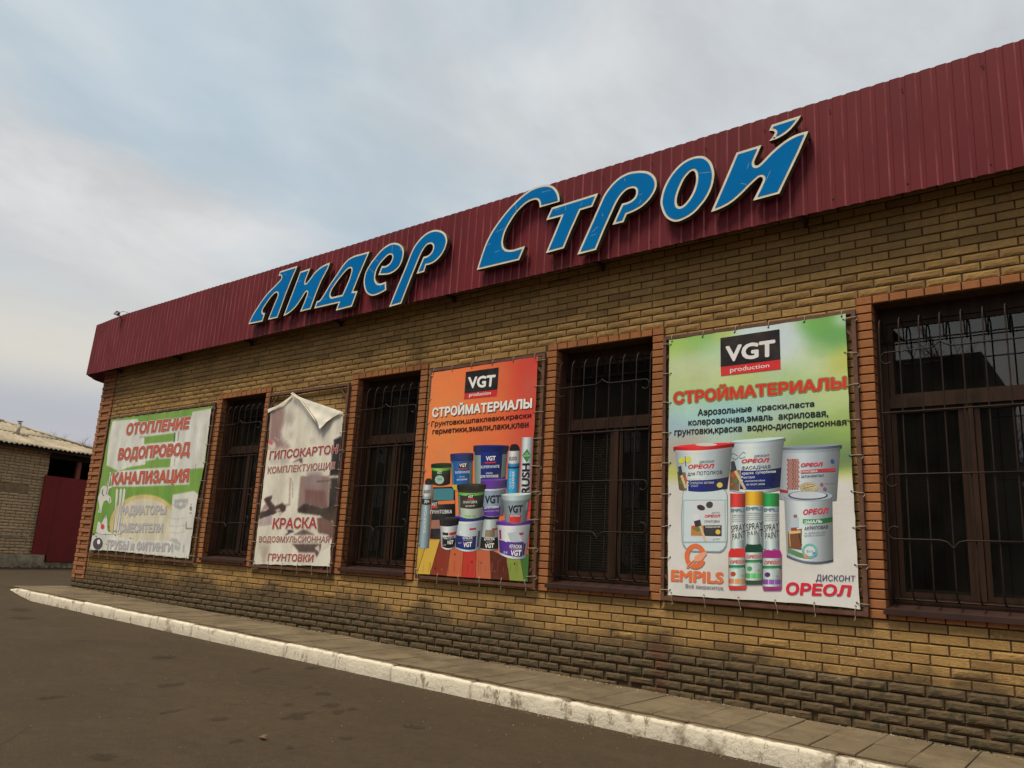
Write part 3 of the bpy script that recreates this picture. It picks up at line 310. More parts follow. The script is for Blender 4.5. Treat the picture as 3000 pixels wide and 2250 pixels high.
PRINT={
'heating':[
('P','background_print',1,[(-13.180,2.426),(-12.221,2.402),(-12.163,2.332),(-11.269,2.316),(-10.399,2.316),(-10.389,2.395),(-9.831,2.408),(-9.818,1.940),(-9.821,1.455),(-10.213,1.447),(-10.183,1.197),(-10.951,1.197),(-11.948,1.187),(-12.815,1.203),(-12.896,1.397),(-12.654,1.480),(-12.975,1.561),(-13.128,1.593),(-13.212,2.120)],(200,198,180),0),
('P','background_print',2,[(-11.886,2.059),(-10.861,2.071),(-10.870,1.929),(-11.423,1.931),(-11.847,1.929)],(112,150,62),0),
('P','background_print',2,[(-12.046,2.067),(-11.872,2.070),(-11.865,2.045),(-12.035,2.054)],(140,135,115),0),
('P','background_print',2,[(-11.696,1.626),(-11.404,1.641),(-11.321,1.697),(-11.240,1.644),(-10.860,1.643),(-10.861,1.498),(-11.562,1.494),(-12.581,1.482),(-12.305,1.532),(-11.702,1.566)],(112,150,62),0),
('P','background_print',2,[(-10.877,2.072),(-10.839,2.073),(-10.819,1.918),(-10.858,1.920)],(60,70,45),0),
('P','background_print',2,[(-10.740,2.089),(-10.718,2.088),(-10.719,1.930),(-10.738,1.931)],(90,88,80),0),
('P','background_print',2,[(-10.744,1.642),(-10.728,1.642),(-10.717,1.511),(-10.733,1.511)],(110,108,100),0),
('P','background_print',2,[(-10.073,1.510),(-10.061,1.510),(-10.056,1.456),(-10.068,1.456)],(110,108,100),0),
('P','background_print',2,[(-10.295,0.553),(-10.287,0.478),(-10.306,0.404),(-10.351,0.333),(-10.420,0.267),(-10.513,0.206),(-10.628,0.153),(-10.762,0.109),(-10.913,0.074),(-11.079,0.049),(-11.255,0.036),(-11.438,0.035),(-11.623,0.047),(-11.806,0.071),(-11.982,0.106),(-12.147,0.154),(-12.295,0.212),(-12.423,0.279),(-12.526,0.353),(-12.601,0.433),(-12.645,0.516),(-12.658,0.601),(-12.638,0.683),(-12.586,0.762),(-12.503,0.835),(-12.392,0.899),(-12.257,0.954),(-12.102,0.997),(-11.931,1.028),(-11.750,1.046),(-11.563,1.051),(-11.375,1.043),(-11.191,1.023),(-11.016,0.991),(-10.853,0.949),(-10.706,0.897),(-10.578,0.838),(-10.471,0.772),(-10.387,0.702),(-10.328,0.628)],(196,176,110),0),
('P','background_print',3,[(-10.410,0.536),(-10.403,0.467),(-10.419,0.400),(-10.459,0.336),(-10.521,0.276),(-10.603,0.221),(-10.706,0.173),(-10.826,0.132),(-10.961,0.101),(-11.108,0.079),(-11.265,0.068),(-11.427,0.067),(-11.591,0.078),(-11.753,0.100),(-11.908,0.132),(-12.054,0.175),(-12.184,0.228),(-12.297,0.288),(-12.388,0.355),(-12.454,0.427),(-12.493,0.502),(-12.504,0.577),(-12.487,0.651),(-12.441,0.722),(-12.369,0.787),(-12.273,0.845),(-12.154,0.895),(-12.018,0.934),(-11.868,0.962),(-11.708,0.979),(-11.542,0.984),(-11.376,0.977),(-11.213,0.96),(-11.057,0.931),(-10.912,0.894),(-10.780,0.847),(-10.665,0.794),(-10.569,0.735),(-10.494,0.671),(-10.440,0.604)],(198,190,158),0),
('P','background_print',4,[(-10.640,1.040),(-10.01,1.093),(-9.856,1.034),(-9.860,0.621),(-9.891,0.077),(-10.631,0.071),(-10.557,0.299),(-10.611,0.769)],(200,198,180),0),
('P','background_print',4,[(-13.247,0.225),(-13.230,0.339),(-13.047,0.370),(-12.971,0.424),(-12.857,0.426),(-12.654,0.378),(-12.274,0.336),(-11.333,0.294),(-10.546,0.315),(-9.882,0.318),(-9.898,0.050),(-10.627,0.056),(-11.264,0.066),(-12.298,0.083),(-13.261,0.070)],(200,198,180),0),
('P','background_print',5,[(-10.556,0.960),(-10.159,0.971),(-10.148,0.904),(-10.298,0.899),(-10.375,0.927),(-10.432,0.893),(-10.547,0.893)],(160,160,150),0),
('P','background_print',5,[(-10.571,0.880),(-10.429,0.883),(-10.353,0.849),(-10.295,0.888),(-10.154,0.893),(-10.206,0.833),(-10.346,0.799),(-10.489,0.825)],(160,160,150),0),
('P','background_print',5,[(-10.494,0.347),(-10.312,0.34),(-10.187,0.263),(-10.188,0.233),(-10.368,0.273),(-10.544,0.307)],(168,166,155),0),
('P','background_print',5,[(-10.364,0.258),(-10.184,0.221),(-10.200,0.149),(-10.358,0.181)],(168,166,155),0),
('P','background_print',5,[(-10.110,0.250),(-10.058,0.252),(-10.051,0.139),(-10.104,0.142)],(168,166,155),0),
('P','background_print',5,[(-9.997,0.818),(-9.996,0.809),(-9.999,0.800),(-10.005,0.794),(-10.013,0.789),(-10.024,0.788),(-10.035,0.789),(-10.046,0.793),(-10.055,0.800),(-10.063,0.809),(-10.067,0.818),(-10.068,0.828),(-10.065,0.836),(-10.059,0.843),(-10.050,0.848),(-10.040,0.849),(-10.029,0.848),(-10.018,0.843),(-10.008,0.837),(-10.001,0.828)],(60,55,55),0),
('P','background_print',6,[(-10.017,0.815),(-10.016,0.811),(-10.017,0.807),(-10.02,0.804),(-10.023,0.802),(-10.027,0.801),(-10.032,0.802),(-10.037,0.804),(-10.041,0.807),(-10.044,0.811),(-10.046,0.815),(-10.046,0.82),(-10.045,0.823),(-10.043,0.826),(-10.039,0.828),(-10.035,0.829),(-10.030,0.828),(-10.025,0.827),(-10.021,0.823),(-10.018,0.820)],(200,198,180),0),
('P','background_print',5,[(-10.017,0.883),(-10.017,0.881),(-10.018,0.880),(-10.020,0.878),(-10.023,0.877),(-10.027,0.877),(-10.030,0.877),(-10.034,0.878),(-10.037,0.880),(-10.039,0.881),(-10.040,0.883),(-10.040,0.885),(-10.039,0.887),(-10.036,0.888),(-10.033,0.889),(-10.030,0.889),(-10.026,0.889),(-10.023,0.888),(-10.020,0.887),(-10.018,0.885)],(60,55,55),0),
('P','background_print',5,[(-10.061,0.752),(-9.991,0.749),(-9.989,0.743),(-10.06,0.746)],(60,55,55),0),
('P','background_print',5,[(-10.121,0.602),(-10.104,0.602),(-10.080,0.510),(-9.912,0.510),(-9.910,0.503),(-10.101,0.501)],(60,55,55),0),
('P','background_print',5,[(-10.644,0.666),(-10.426,0.648),(-10.164,0.675),(-10.163,0.671),(-10.424,0.643),(-10.643,0.661)],(165,160,145),0),
('P','background_print',5,[(-10.611,0.548),(-10.394,0.531),(-10.134,0.560),(-10.133,0.556),(-10.392,0.527),(-10.610,0.543)],(165,160,145),0),
('P','background_print',5,[(-10.583,0.447),(-10.366,0.431),(-10.108,0.461),(-10.106,0.456),(-10.365,0.426),(-10.582,0.442)],(165,160,145),0),
('P','tap_picture',5,[(-13.151,1.213),(-13.078,1.224),(-12.995,1.205),(-12.806,1.208),(-12.784,1.177),(-12.884,1.161),(-12.894,1.058),(-12.766,1.013),(-12.710,0.925),(-12.773,0.890),(-12.837,0.934),(-12.910,0.961),(-12.996,0.934),(-13.036,0.828),(-13.032,0.730),(-13.157,0.733),(-13.132,0.828),(-13.183,0.917),(-13.254,1.007),(-13.207,1.096),(-13.194,1.168)],(200,198,180),0),
('P','tap_picture',5,[(-12.949,1.461),(-12.902,1.469),(-12.900,1.040),(-12.976,1.041),(-12.979,1.237)],(200,198,180),0),
('P','tap_picture',6,[(-12.959,1.434),(-12.939,1.434),(-12.932,1.058),(-12.952,1.058)],(55,60,45),0),
('P','tap_picture',6,[(-13.125,1.15),(-13.100,1.167),(-13.092,1.077),(-13.013,1.038),(-13.050,1.032),(-13.132,1.081)],(55,60,45),0),
('P','tap_picture',6,[(-12.812,1.004),(-12.793,1.004),(-12.755,0.916),(-12.777,0.913)],(55,60,45),0),
('P','tap_picture',6,[(-13.117,0.819),(-13.102,0.819),(-13.080,0.736),(-13.1,0.735)],(55,60,45),0),
('P','pipe_picture',5,[(-12.610,1.135),(-12.582,1.175),(-12.525,1.134),(-12.379,0.367),(-12.451,0.366)],(200,198,180),0),
('P','pipe_picture',6,[(-12.518,0.916),(-12.503,0.916),(-12.464,0.382),(-12.482,0.382)],(110,100,80),0),
('P','pipe_picture',5,[(-12.462,1.133),(-12.435,1.173),(-12.378,1.132),(-12.254,0.370),(-12.325,0.369)],(200,198,180),0),
('P','pipe_picture',6,[(-12.372,0.915),(-12.358,0.915),(-12.338,0.385),(-12.356,0.385)],(110,100,80),0),
('P','pipe_picture',5,[(-12.335,1.132),(-12.308,1.171),(-12.251,1.131),(-12.183,0.372),(-12.254,0.370)],(200,198,180),0),
('P','pipe_picture',6,[(-12.246,0.915),(-12.232,0.915),(-12.266,0.387),(-12.284,0.386)],(110,100,80),0),
('P','fitting_picture',5,[(-13.107,0.571),(-13.023,0.572),(-12.963,0.511),(-12.905,0.617),(-12.831,0.697),(-12.766,0.619),(-12.690,0.429),(-12.465,0.365),(-12.871,0.356),(-13.111,0.386)],(200,198,180),0),
('P','fitting_picture',6,[(-12.815,0.488),(-12.813,0.473),(-12.819,0.459),(-12.832,0.448),(-12.851,0.441),(-12.873,0.438),(-12.897,0.440),(-12.920,0.446),(-12.941,0.457),(-12.956,0.470),(-12.965,0.485),(-12.967,0.500),(-12.961,0.514),(-12.948,0.525),(-12.929,0.532),(-12.907,0.535),(-12.883,0.533),(-12.859,0.526),(-12.839,0.516),(-12.824,0.503)],(185,70,65),0),
('P','fitting_picture',5,[(-12.782,0.177),(-12.791,0.152),(-12.812,0.128),(-12.844,0.109),(-12.884,0.095),(-12.931,0.088),(-12.981,0.087),(-13.030,0.093),(-13.075,0.106),(-13.114,0.125),(-13.143,0.148),(-13.160,0.174),(-13.164,0.201),(-13.155,0.227),(-13.134,0.251),(-13.101,0.270),(-13.06,0.284),(-13.012,0.291),(-12.962,0.291),(-12.913,0.285),(-12.868,0.271),(-12.831,0.253),(-12.803,0.230),(-12.786,0.204)],(72,68,74),0),
('P','fitting_picture',6,[(-12.888,0.221),(-12.887,0.204),(-12.895,0.190),(-12.911,0.180),(-12.933,0.176),(-12.957,0.179),(-12.980,0.188),(-12.998,0.201),(-13.008,0.217),(-13.010,0.234),(-13.001,0.248),(-12.985,0.258),(-12.963,0.262),(-12.939,0.259),(-12.916,0.251),(-12.898,0.237)],(215,212,198),0),
('P','fitting_picture',6,[(-12.826,0.649),(-12.840,0.641),(-12.855,0.642),(-12.861,0.651),(-12.852,0.661),(-12.835,0.666),(-12.824,0.660)],(65,62,60),0),
('P','fitting_picture',6,[(-12.671,0.487),(-12.707,0.490),(-12.720,0.499),(-12.700,0.508),(-12.662,0.510),(-12.635,0.503),(-12.639,0.493)],(110,100,78),0),
('P','fitting_picture',6,[(-12.642,0.408),(-12.655,0.419),(-12.649,0.426),(-12.627,0.423),(-12.607,0.413),(-12.602,0.403),(-12.618,0.401)],(65,62,60),0),
('P','fitting_picture',6,[(-12.757,0.362),(-12.746,0.371),(-12.731,0.371),(-12.723,0.363),(-12.728,0.352),(-12.743,0.346),(-12.755,0.350)],(110,100,78),0),
('P','fitting_picture',6,[(-12.418,0.428),(-12.386,0.428),(-12.372,0.420),(-12.387,0.411),(-12.419,0.407),(-12.445,0.411),(-12.444,0.420)],(65,62,60),0),
('P','fitting_picture',6,[(-12.358,0.357),(-12.339,0.346),(-12.344,0.338),(-12.367,0.339),(-12.393,0.349),(-12.401,0.360),(-12.385,0.364)],(110,100,78),0),
('P','fitting_picture',6,[(-12.168,0.379),(-12.175,0.370),(-12.186,0.369),(-12.195,0.376),(-12.194,0.386),(-12.183,0.392),(-12.172,0.388)],(65,62,60),0),
('P','fitting_picture',6,[(-11.819,0.306),(-11.844,0.304),(-11.856,0.309),(-11.847,0.318),(-11.823,0.323),(-11.803,0.321),(-11.801,0.313)],(110,100,78),0),
('P','fitting_picture',6,[(-12.652,0.184),(-12.670,0.192),(-12.669,0.199),(-12.649,0.199),(-12.626,0.192),(-12.617,0.184),(-12.629,0.180)],(65,62,60),0),
('P','fitting_picture',6,[(-12.560,0.176),(-12.556,0.184),(-12.547,0.186),(-12.537,0.180),(-12.536,0.171),(-12.543,0.166),(-12.554,0.168)],(110,100,78),0),
('P','fitting_picture',6,[(-13.213,0.361),(-13.172,0.366),(-13.148,0.359),(-13.159,0.344),(-13.197,0.333),(-13.233,0.334),(-13.240,0.346)],(65,62,60),0),
('P','fitting_picture',6,[(-13.079,0.325),(-13.053,0.316),(-13.052,0.307),(-13.077,0.305),(-13.108,0.312),(-13.123,0.322),(-13.110,0.328)],(110,100,78),0),
('P','background_print',5,[(-12.15,0.651),(-12.160,0.639),(-12.194,0.634),(-12.231,0.638),(-12.249,0.650),(-12.238,0.662),(-12.205,0.667),(-12.168,0.663)],(190,180,105),0),
('P','background_print',5,[(-12.012,0.661),(-12.022,0.649),(-12.055,0.644),(-12.092,0.648),(-12.110,0.660),(-12.099,0.672),(-12.066,0.677),(-12.030,0.673)],(190,180,105),0),
('P','background_print',5,[(-12.119,0.34),(-12.129,0.327),(-12.163,0.322),(-12.199,0.326),(-12.218,0.337),(-12.207,0.349),(-12.174,0.355),(-12.137,0.351)],(190,180,105),0),
('P','background_print',5,[(-11.693,0.309),(-11.703,0.297),(-11.735,0.291),(-11.770,0.295),(-11.787,0.306),(-11.777,0.318),(-11.745,0.324),(-11.710,0.320)],(190,180,105),0),
('P','background_print',5,[(-11.551,0.288),(-11.561,0.276),(-11.592,0.270),(-11.627,0.274),(-11.644,0.285),(-11.634,0.297),(-11.603,0.303),(-11.568,0.299)],(190,180,105),0),
('T','lettering_glow',4,'ОТОПЛЕНИЕ',[(-12.568,2.122),(-10.438,2.114),(-10.416,2.320),(-12.563,2.336)],(200,198,180),0.095),
('T','lettering_outline',5,'ОТОПЛЕНИЕ',[(-12.568,2.122),(-10.438,2.114),(-10.416,2.320),(-12.563,2.336)],(84,38,36),0.063),
('T','lettering',6,'ОТОПЛЕНИЕ',[(-12.568,2.122),(-10.438,2.114),(-10.416,2.320),(-12.563,2.336)],(190,88,62),0.023),
('T','lettering_glow',4,'ВОДОПРОВОД',[(-12.724,1.634),(-10.298,1.637),(-10.295,1.889),(-12.726,1.890)],(200,198,180),0.095),
('T','lettering_outline',5,'ВОДОПРОВОД',[(-12.724,1.634),(-10.298,1.637),(-10.295,1.889),(-12.726,1.890)],(84,38,36),0.063),
('T','lettering',6,'ВОДОПРОВОД',[(-12.724,1.634),(-10.298,1.637),(-10.295,1.889),(-12.726,1.890)],(190,88,62),0.023),
('T','lettering_glow',4,'КАНАЛИЗАЦИЯ',[(-12.802,1.195),(-10.213,1.197),(-10.220,1.451),(-12.824,1.452)],(200,198,180),0.095),
('T','lettering_outline',5,'КАНАЛИЗАЦИЯ',[(-12.802,1.195),(-10.213,1.197),(-10.220,1.451),(-12.824,1.452)],(84,38,36),0.063),
('T','lettering',6,'КАНАЛИЗАЦИЯ',[(-12.802,1.195),(-10.213,1.197),(-10.220,1.451),(-12.824,1.452)],(190,88,62),0.023),
('T','lettering_outline',7,'РАДИАТОРЫ',[(-12.285,0.672),(-10.761,0.695),(-10.783,0.872),(-12.312,0.864)],(192,188,172),0.06),
('T','lettering',8,'РАДИАТОРЫ',[(-12.285,0.672),(-10.761,0.695),(-10.783,0.872),(-12.312,0.864)],(164,160,154),0.018),
('T','lettering_outline',7,'СМЕСИТЕЛИ',[(-12.242,0.401),(-10.796,0.431),(-10.805,0.574),(-12.271,0.565)],(192,188,172),0.06),
('T','lettering',8,'СМЕСИТЕЛИ',[(-12.242,0.401),(-10.796,0.431),(-10.805,0.574),(-12.271,0.565)],(164,160,154),0.018),
('T','lettering_outline',7,'ТРУБЫ и ФИТИНГИ',[(-12.651,0.101),(-10.389,0.131),(-10.408,0.275),(-12.635,0.271)],(192,188,172),0.06),
('T','lettering',8,'ТРУБЫ и ФИТИНГИ',[(-12.651,0.101),(-10.389,0.131),(-10.408,0.275),(-12.635,0.271)],(160,156,152),0.018),
],
'drywall':[
('P','background_print',1,[(-8.196,2.212),(-8.019,2.276),(-7.878,2.265),(-7.827,2.134),(-7.849,2.034),(-7.884,1.927),(-7.851,1.825),(-7.724,1.727),(-7.649,1.683),(-7.945,1.671),(-8.161,1.706),(-8.168,1.816),(-8.179,2.013)],(140,114,104),1),
('P','background_print',2,[(-8.004,1.761),(-7.987,1.740),(-7.977,1.718),(-7.978,1.699),(-7.988,1.684),(-8.007,1.674),(-8.032,1.670),(-8.062,1.674),(-8.093,1.683),(-8.123,1.699),(-8.148,1.718),(-8.166,1.74),(-8.176,1.761),(-8.175,1.781),(-8.165,1.796),(-8.146,1.806),(-8.120,1.81),(-8.090,1.806),(-8.059,1.796),(-8.029,1.781)],(205,190,165),0),
('P','background_print',3,[(-8.063,1.794),(-8.053,1.782),(-8.049,1.769),(-8.051,1.758),(-8.059,1.748),(-8.072,1.742),(-8.089,1.739),(-8.108,1.740),(-8.128,1.745),(-8.146,1.754),(-8.161,1.765),(-8.171,1.777),(-8.175,1.790),(-8.173,1.801),(-8.165,1.811),(-8.152,1.817),(-8.134,1.820),(-8.115,1.818),(-8.096,1.813),(-8.078,1.805)],(182,96,96),0),
('P','background_print',3,[(-7.933,1.804),(-7.936,1.798),(-7.944,1.795),(-7.953,1.799),(-7.958,1.805),(-7.956,1.812),(-7.947,1.814),(-7.938,1.811)],(205,190,165),0),
('P','background_print',3,[(-7.757,1.716),(-7.76,1.710),(-7.768,1.708),(-7.777,1.711),(-7.782,1.718),(-7.779,1.724),(-7.771,1.726),(-7.762,1.723)],(205,190,165),0),
('P','background_print',3,[(-7.998,1.833),(-8.000,1.826),(-8.009,1.824),(-8.018,1.827),(-8.023,1.834),(-8.021,1.840),(-8.012,1.843),(-8.003,1.839)],(205,190,165),0),
('P','background_print',1,[(-6.689,1.741),(-6.539,1.789),(-6.527,1.771),(-6.529,1.563),(-6.523,1.333),(-6.518,1.257),(-6.701,1.261),(-6.689,1.415),(-6.699,1.516),(-6.672,1.646)],(50,42,40),0),
('P','background_print',1,[(-6.690,1.230),(-6.515,1.227),(-6.507,0.944),(-6.500,0.654),(-6.640,0.672),(-6.817,0.743),(-6.702,0.824),(-6.655,0.848)],(50,42,40),0),
('P','background_print',1,[(-7.318,1.269),(-6.707,1.255),(-6.677,1.026),(-6.660,0.840),(-6.780,0.832),(-7.159,0.901),(-7.298,0.805),(-7.311,1.074)],(134,110,98),0),
('P','background_print',2,[(-7.190,1.081),(-6.752,1.055),(-6.681,0.848),(-6.780,0.832),(-7.160,0.905)],(118,86,78),0),
('P','background_print',3,[(-6.956,1.193),(-6.704,1.199),(-6.703,1.188),(-6.954,1.181)],(80,62,58),0),
('P','background_print',2,[(-7.308,0.822),(-7.159,0.901),(-6.780,0.833),(-6.655,0.848),(-6.584,0.872),(-6.510,0.880),(-6.500,0.654),(-6.640,0.672),(-6.816,0.734),(-7.013,0.749),(-7.147,0.756),(-7.299,0.772)],(56,44,40),0),
('P','background_print',1,[(-6.875,0.702),(-6.748,0.711),(-6.500,0.654),(-6.514,0.508),(-6.538,0.421),(-6.611,0.490),(-6.817,0.509),(-6.847,0.613)],(108,78,68),0),
('P','background_print',2,[(-8.118,0.955),(-8.049,0.986),(-7.928,1.007),(-7.922,0.972),(-7.943,0.933),(-7.900,0.898),(-7.819,0.855),(-7.670,0.902),(-7.571,0.864),(-7.580,0.796),(-7.631,0.770),(-7.747,0.782),(-7.839,0.735),(-7.855,0.743),(-8.158,0.676),(-8.167,0.771),(-8.026,0.794),(-7.972,0.820),(-8.063,0.907)],(72,52,46),0),
('P','background_print',3,[(-8.177,0.767),(-7.867,0.803),(-7.855,0.743),(-8.158,0.676)],(60,50,48),0),
('P','background_print',3,[(-7.595,0.876),(-7.493,0.898),(-7.489,0.872),(-7.576,0.851)],(142,118,108),0),
('P','background_print',3,[(-7.809,0.803),(-7.726,0.821),(-7.694,0.804),(-7.776,0.782)],(205,198,175),0),
('P','background_print',3,[(-7.654,0.757),(-7.654,0.749),(-7.657,0.742),(-7.663,0.737),(-7.671,0.733),(-7.681,0.732),(-7.691,0.733),(-7.700,0.736),(-7.708,0.742),(-7.714,0.749),(-7.717,0.757),(-7.717,0.765),(-7.714,0.772),(-7.708,0.778),(-7.700,0.781),(-7.690,0.783),(-7.680,0.781),(-7.671,0.778),(-7.663,0.772),(-7.657,0.765)],(175,160,140),0),
('P','background_print',1,[(-8.163,0.662),(-7.868,0.734),(-7.856,0.598),(-8.027,0.578),(-8.175,0.575)],(165,148,138),0),
('P','background_print',1,[(-8.177,0.767),(-8.049,0.907),(-7.987,0.820),(-8.156,0.776)],(150,122,120),0),
('P','background_print',2,[(-7.562,1.248),(-7.525,1.248),(-7.495,0.906),(-7.528,0.898)],(160,140,124),0),
('P','background_print',2,[(-7.322,1.243),(-7.311,1.243),(-7.294,0.822),(-7.309,0.814)],(130,116,106),0),
('P','background_print',2,[(-7.496,1.196),(-7.474,1.195),(-7.446,0.982),(-7.463,0.982)],(150,150,138),0),
('P','background_print',2,[(-7.327,0.475),(-7.164,0.543),(-7.043,0.537),(-6.883,0.479),(-7.034,0.480),(-7.164,0.465)],(112,92,86),0),
('P','background_print',3,[(-7.525,0.465),(-7.456,0.504),(-7.494,0.524),(-7.449,0.539),(-7.364,0.529),(-7.333,0.506),(-7.4,0.497),(-7.504,0.461)],(66,56,66),0),
('P','background_print',3,[(-7.072,0.512),(-7.073,0.505),(-7.079,0.500),(-7.088,0.495),(-7.101,0.492),(-7.115,0.490),(-7.129,0.491),(-7.143,0.494),(-7.154,0.498),(-7.161,0.504),(-7.165,0.510),(-7.164,0.516),(-7.158,0.522),(-7.148,0.527),(-7.136,0.530),(-7.122,0.531),(-7.107,0.530),(-7.094,0.528),(-7.083,0.523),(-7.075,0.518)],(86,66,62),0),
('P','background_print',2,[(-7.339,0.350),(-6.728,0.369),(-6.727,0.305),(-6.791,0.192),(-6.839,0.253),(-7.178,0.245),(-7.269,0.303)],(88,70,64),0),
('P','background_print',3,[(-6.850,0.316),(-6.767,0.359),(-6.752,0.264),(-6.833,0.293)],(178,168,150),0),
('P','background_print',2,[(-8.119,0.335),(-7.828,0.310),(-7.840,0.225),(-7.943,0.087),(-8.057,0.217)],(172,162,140),1),
('P','background_print',2,[(-7.536,1.464),(-7.395,1.514),(-7.326,1.523),(-7.313,1.451),(-7.358,1.450),(-7.391,1.489),(-7.505,1.469)],(98,72,70),0),
('P','background_print',1,[(-8.063,1.496),(-7.621,1.530),(-7.616,1.469),(-7.795,1.458)],(168,156,140),1),
('P','background_print',1,[(-7.796,2.191),(-7.688,2.191),(-7.619,2.103),(-7.654,2.005),(-7.780,2.030),(-7.840,2.135)],(178,170,148),1),
('P','background_print',1,[(-7.197,1.775),(-7.122,1.779),(-7.109,1.738),(-7.191,1.738)],(180,170,145),1),
('P','background_print',1,[(-7.670,1.873),(-7.618,1.879),(-7.611,1.837),(-7.664,1.836)],(176,168,146),1),
('P','background_print',1,[(-7.180,1.304),(-6.897,1.320),(-6.838,1.218),(-6.839,1.111),(-7.148,1.115)],(142,122,116),1),
('P','background_print',4,[(-6.551,0.665),(-6.553,0.657),(-6.56,0.654),(-6.567,0.657),(-6.571,0.665),(-6.57,0.673),(-6.563,0.676),(-6.555,0.673)],(190,184,160),0),
('P','background_print',4,[(-6.673,1.230),(-6.666,1.230),(-6.652,1.095),(-6.660,1.095)],(190,184,165),0),
('P','folded_corner_print',4,[(-6.517,0.362),(-6.679,0.283),(-6.820,0.139),(-6.915,0.091),(-6.837,0.083),(-6.512,0.094),(-6.513,0.195),(-6.536,0.327)],(206,200,176),0),
('T','lettering_glow',4,'ГИПСОКАРТОН',[(-8.102,1.518),(-6.586,1.551),(-6.579,1.677),(-8.093,1.648)],(206,198,172),0.062),
('T','lettering_outline',5,'ГИПСОКАРТОН',[(-8.102,1.518),(-6.586,1.551),(-6.579,1.677),(-8.093,1.648)],(98,42,46),0.032),
('T','lettering',6,'ГИПСОКАРТОН',[(-8.102,1.518),(-6.586,1.551),(-6.579,1.677),(-8.093,1.648)],(166,62,62),0.0),
('T','lettering_glow',4,'КОМПЛЕКТУЮЩИЕ',[(-8.101,1.300),(-6.604,1.326),(-6.603,1.444),(-8.097,1.418)],(206,198,172),0.054),
('T','lettering_outline',5,'КОМПЛЕКТУЮЩИЕ',[(-8.101,1.300),(-6.604,1.326),(-6.603,1.444),(-8.097,1.418)],(98,42,46),0.016),
('T','lettering',6,'КОМПЛЕКТУЮЩИЕ',[(-8.101,1.300),(-6.604,1.326),(-6.603,1.444),(-8.097,1.418)],(150,68,66),-0.008),
('T','lettering_glow',4,'КРАСКА',[(-7.830,0.540),(-6.852,0.563),(-6.865,0.718),(-7.823,0.692)],(206,198,172),0.081),
('T','lettering_outline',5,'КРАСКА',[(-7.830,0.540),(-6.852,0.563),(-6.865,0.718),(-7.823,0.692)],(98,42,46),0.041),
('T','lettering',6,'КРАСКА',[(-7.830,0.540),(-6.852,0.563),(-6.865,0.718),(-7.823,0.692)],(166,62,62),0.009),
('T','lettering_glow',4,'ВОДОЭМУЛЬСИОННАЯ',[(-8.103,0.334),(-6.575,0.376),(-6.571,0.473),(-8.105,0.434)],(206,198,172),0.054),
('T','lettering_outline',5,'ВОДОЭМУЛЬСИОННАЯ',[(-8.103,0.334),(-6.575,0.376),(-6.571,0.473),(-8.105,0.434)],(98,42,46),0.016),
('T','lettering',6,'ВОДОЭМУЛЬСИОННАЯ',[(-8.103,0.334),(-6.575,0.376),(-6.571,0.473),(-8.105,0.434)],(150,68,66),-0.008),
('T','lettering_glow',4,'ГРУНТОВКИ',[(-7.852,0.103),(-6.858,0.132),(-6.846,0.231),(-7.848,0.206)],(206,198,172),0.060),
('T','lettering_outline',5,'ГРУНТОВКИ',[(-7.852,0.103),(-6.858,0.132),(-6.846,0.231),(-7.848,0.206)],(98,42,46),0.027),
('T','lettering',6,'ГРУНТОВКИ',[(-7.852,0.103),(-6.858,0.132),(-6.846,0.231),(-7.848,0.206)],(166,62,62),-0.002),
],
'orange':[
('P','logo_print',3,[(-4.374,2.432),(-3.873,2.432),(-3.877,2.176),(-4.375,2.175)],(28,26,28),0),
('P','logo_print',3,[(-4.375,2.171),(-3.877,2.172),(-3.883,2.102),(-4.376,2.103)],(188,44,42),0),
('T','lettering',4,'VGT',[(-4.316,2.223),(-3.926,2.213),(-3.910,2.353),(-4.333,2.365)],(225,222,208),0.03),
('T','lettering',4,'production',[(-4.300,2.111),(-3.972,2.115),(-3.967,2.163),(-4.298,2.172)],(225,222,208),0.005),
('T','lettering_outline',3,'СТРОЙМАТЕРИАЛЫ',[(-4.867,1.910),(-3.363,1.912),(-3.365,2.055),(-4.875,2.060)],(98,66,50),0.06),
('T','lettering',4,'СТРОЙМАТЕРИАЛЫ',[(-4.878,1.918),(-3.372,1.920),(-3.374,2.063),(-4.885,2.069)],(222,216,200),0.045),
('T','lettering',4,'Грунтовки,шпаклевки,краски',[(-4.882,1.790),(-3.375,1.798),(-3.375,1.874),(-4.881,1.874)],(52,22,20),0.02),
('T','lettering',4,'герметики,эмали,лаки,клеи',[(-4.855,1.696),(-3.405,1.688),(-3.405,1.769),(-4.852,1.765)],(52,22,20),0.02),
('P','plank_picture',2,[(-4.947,0.400),(-4.812,0.404),(-4.884,0.219),(-4.939,0.082),(-4.947,0.082)],(186,150,52),0),
('P','plank_picture',2,[(-4.817,0.458),(-4.606,0.485),(-4.676,0.260),(-4.726,0.086),(-4.934,0.082)],(196,160,62),0),
('P','plank_picture',2,[(-4.609,0.485),(-4.423,0.385),(-4.475,0.085),(-4.726,0.086),(-4.676,0.260)],(128,52,34),0),
('P','plank_picture',2,[(-4.430,0.385),(-4.230,0.381),(-4.239,0.083),(-4.463,0.083)],(182,92,56),0),
('P','plank_picture',2,[(-4.230,0.381),(-4.049,0.387),(-4.032,0.084),(-4.239,0.081)],(176,54,42),0),
('P','plank_picture',2,[(-4.049,0.387),(-3.853,0.389),(-3.817,0.086),(-4.032,0.084)],(178,92,58),0),
('P','plank_picture',2,[(-3.853,0.394),(-3.612,0.323),(-3.570,0.086),(-3.814,0.087)],(84,38,28),0),
('P','plank_picture',2,[(-3.624,0.323),(-3.433,0.321),(-3.369,0.087),(-3.564,0.086)],(122,138,56),0),
('P','plank_picture',2,[(-3.433,0.321),(-3.322,0.373),(-3.32,0.086),(-3.369,0.087)],(56,98,42),0),
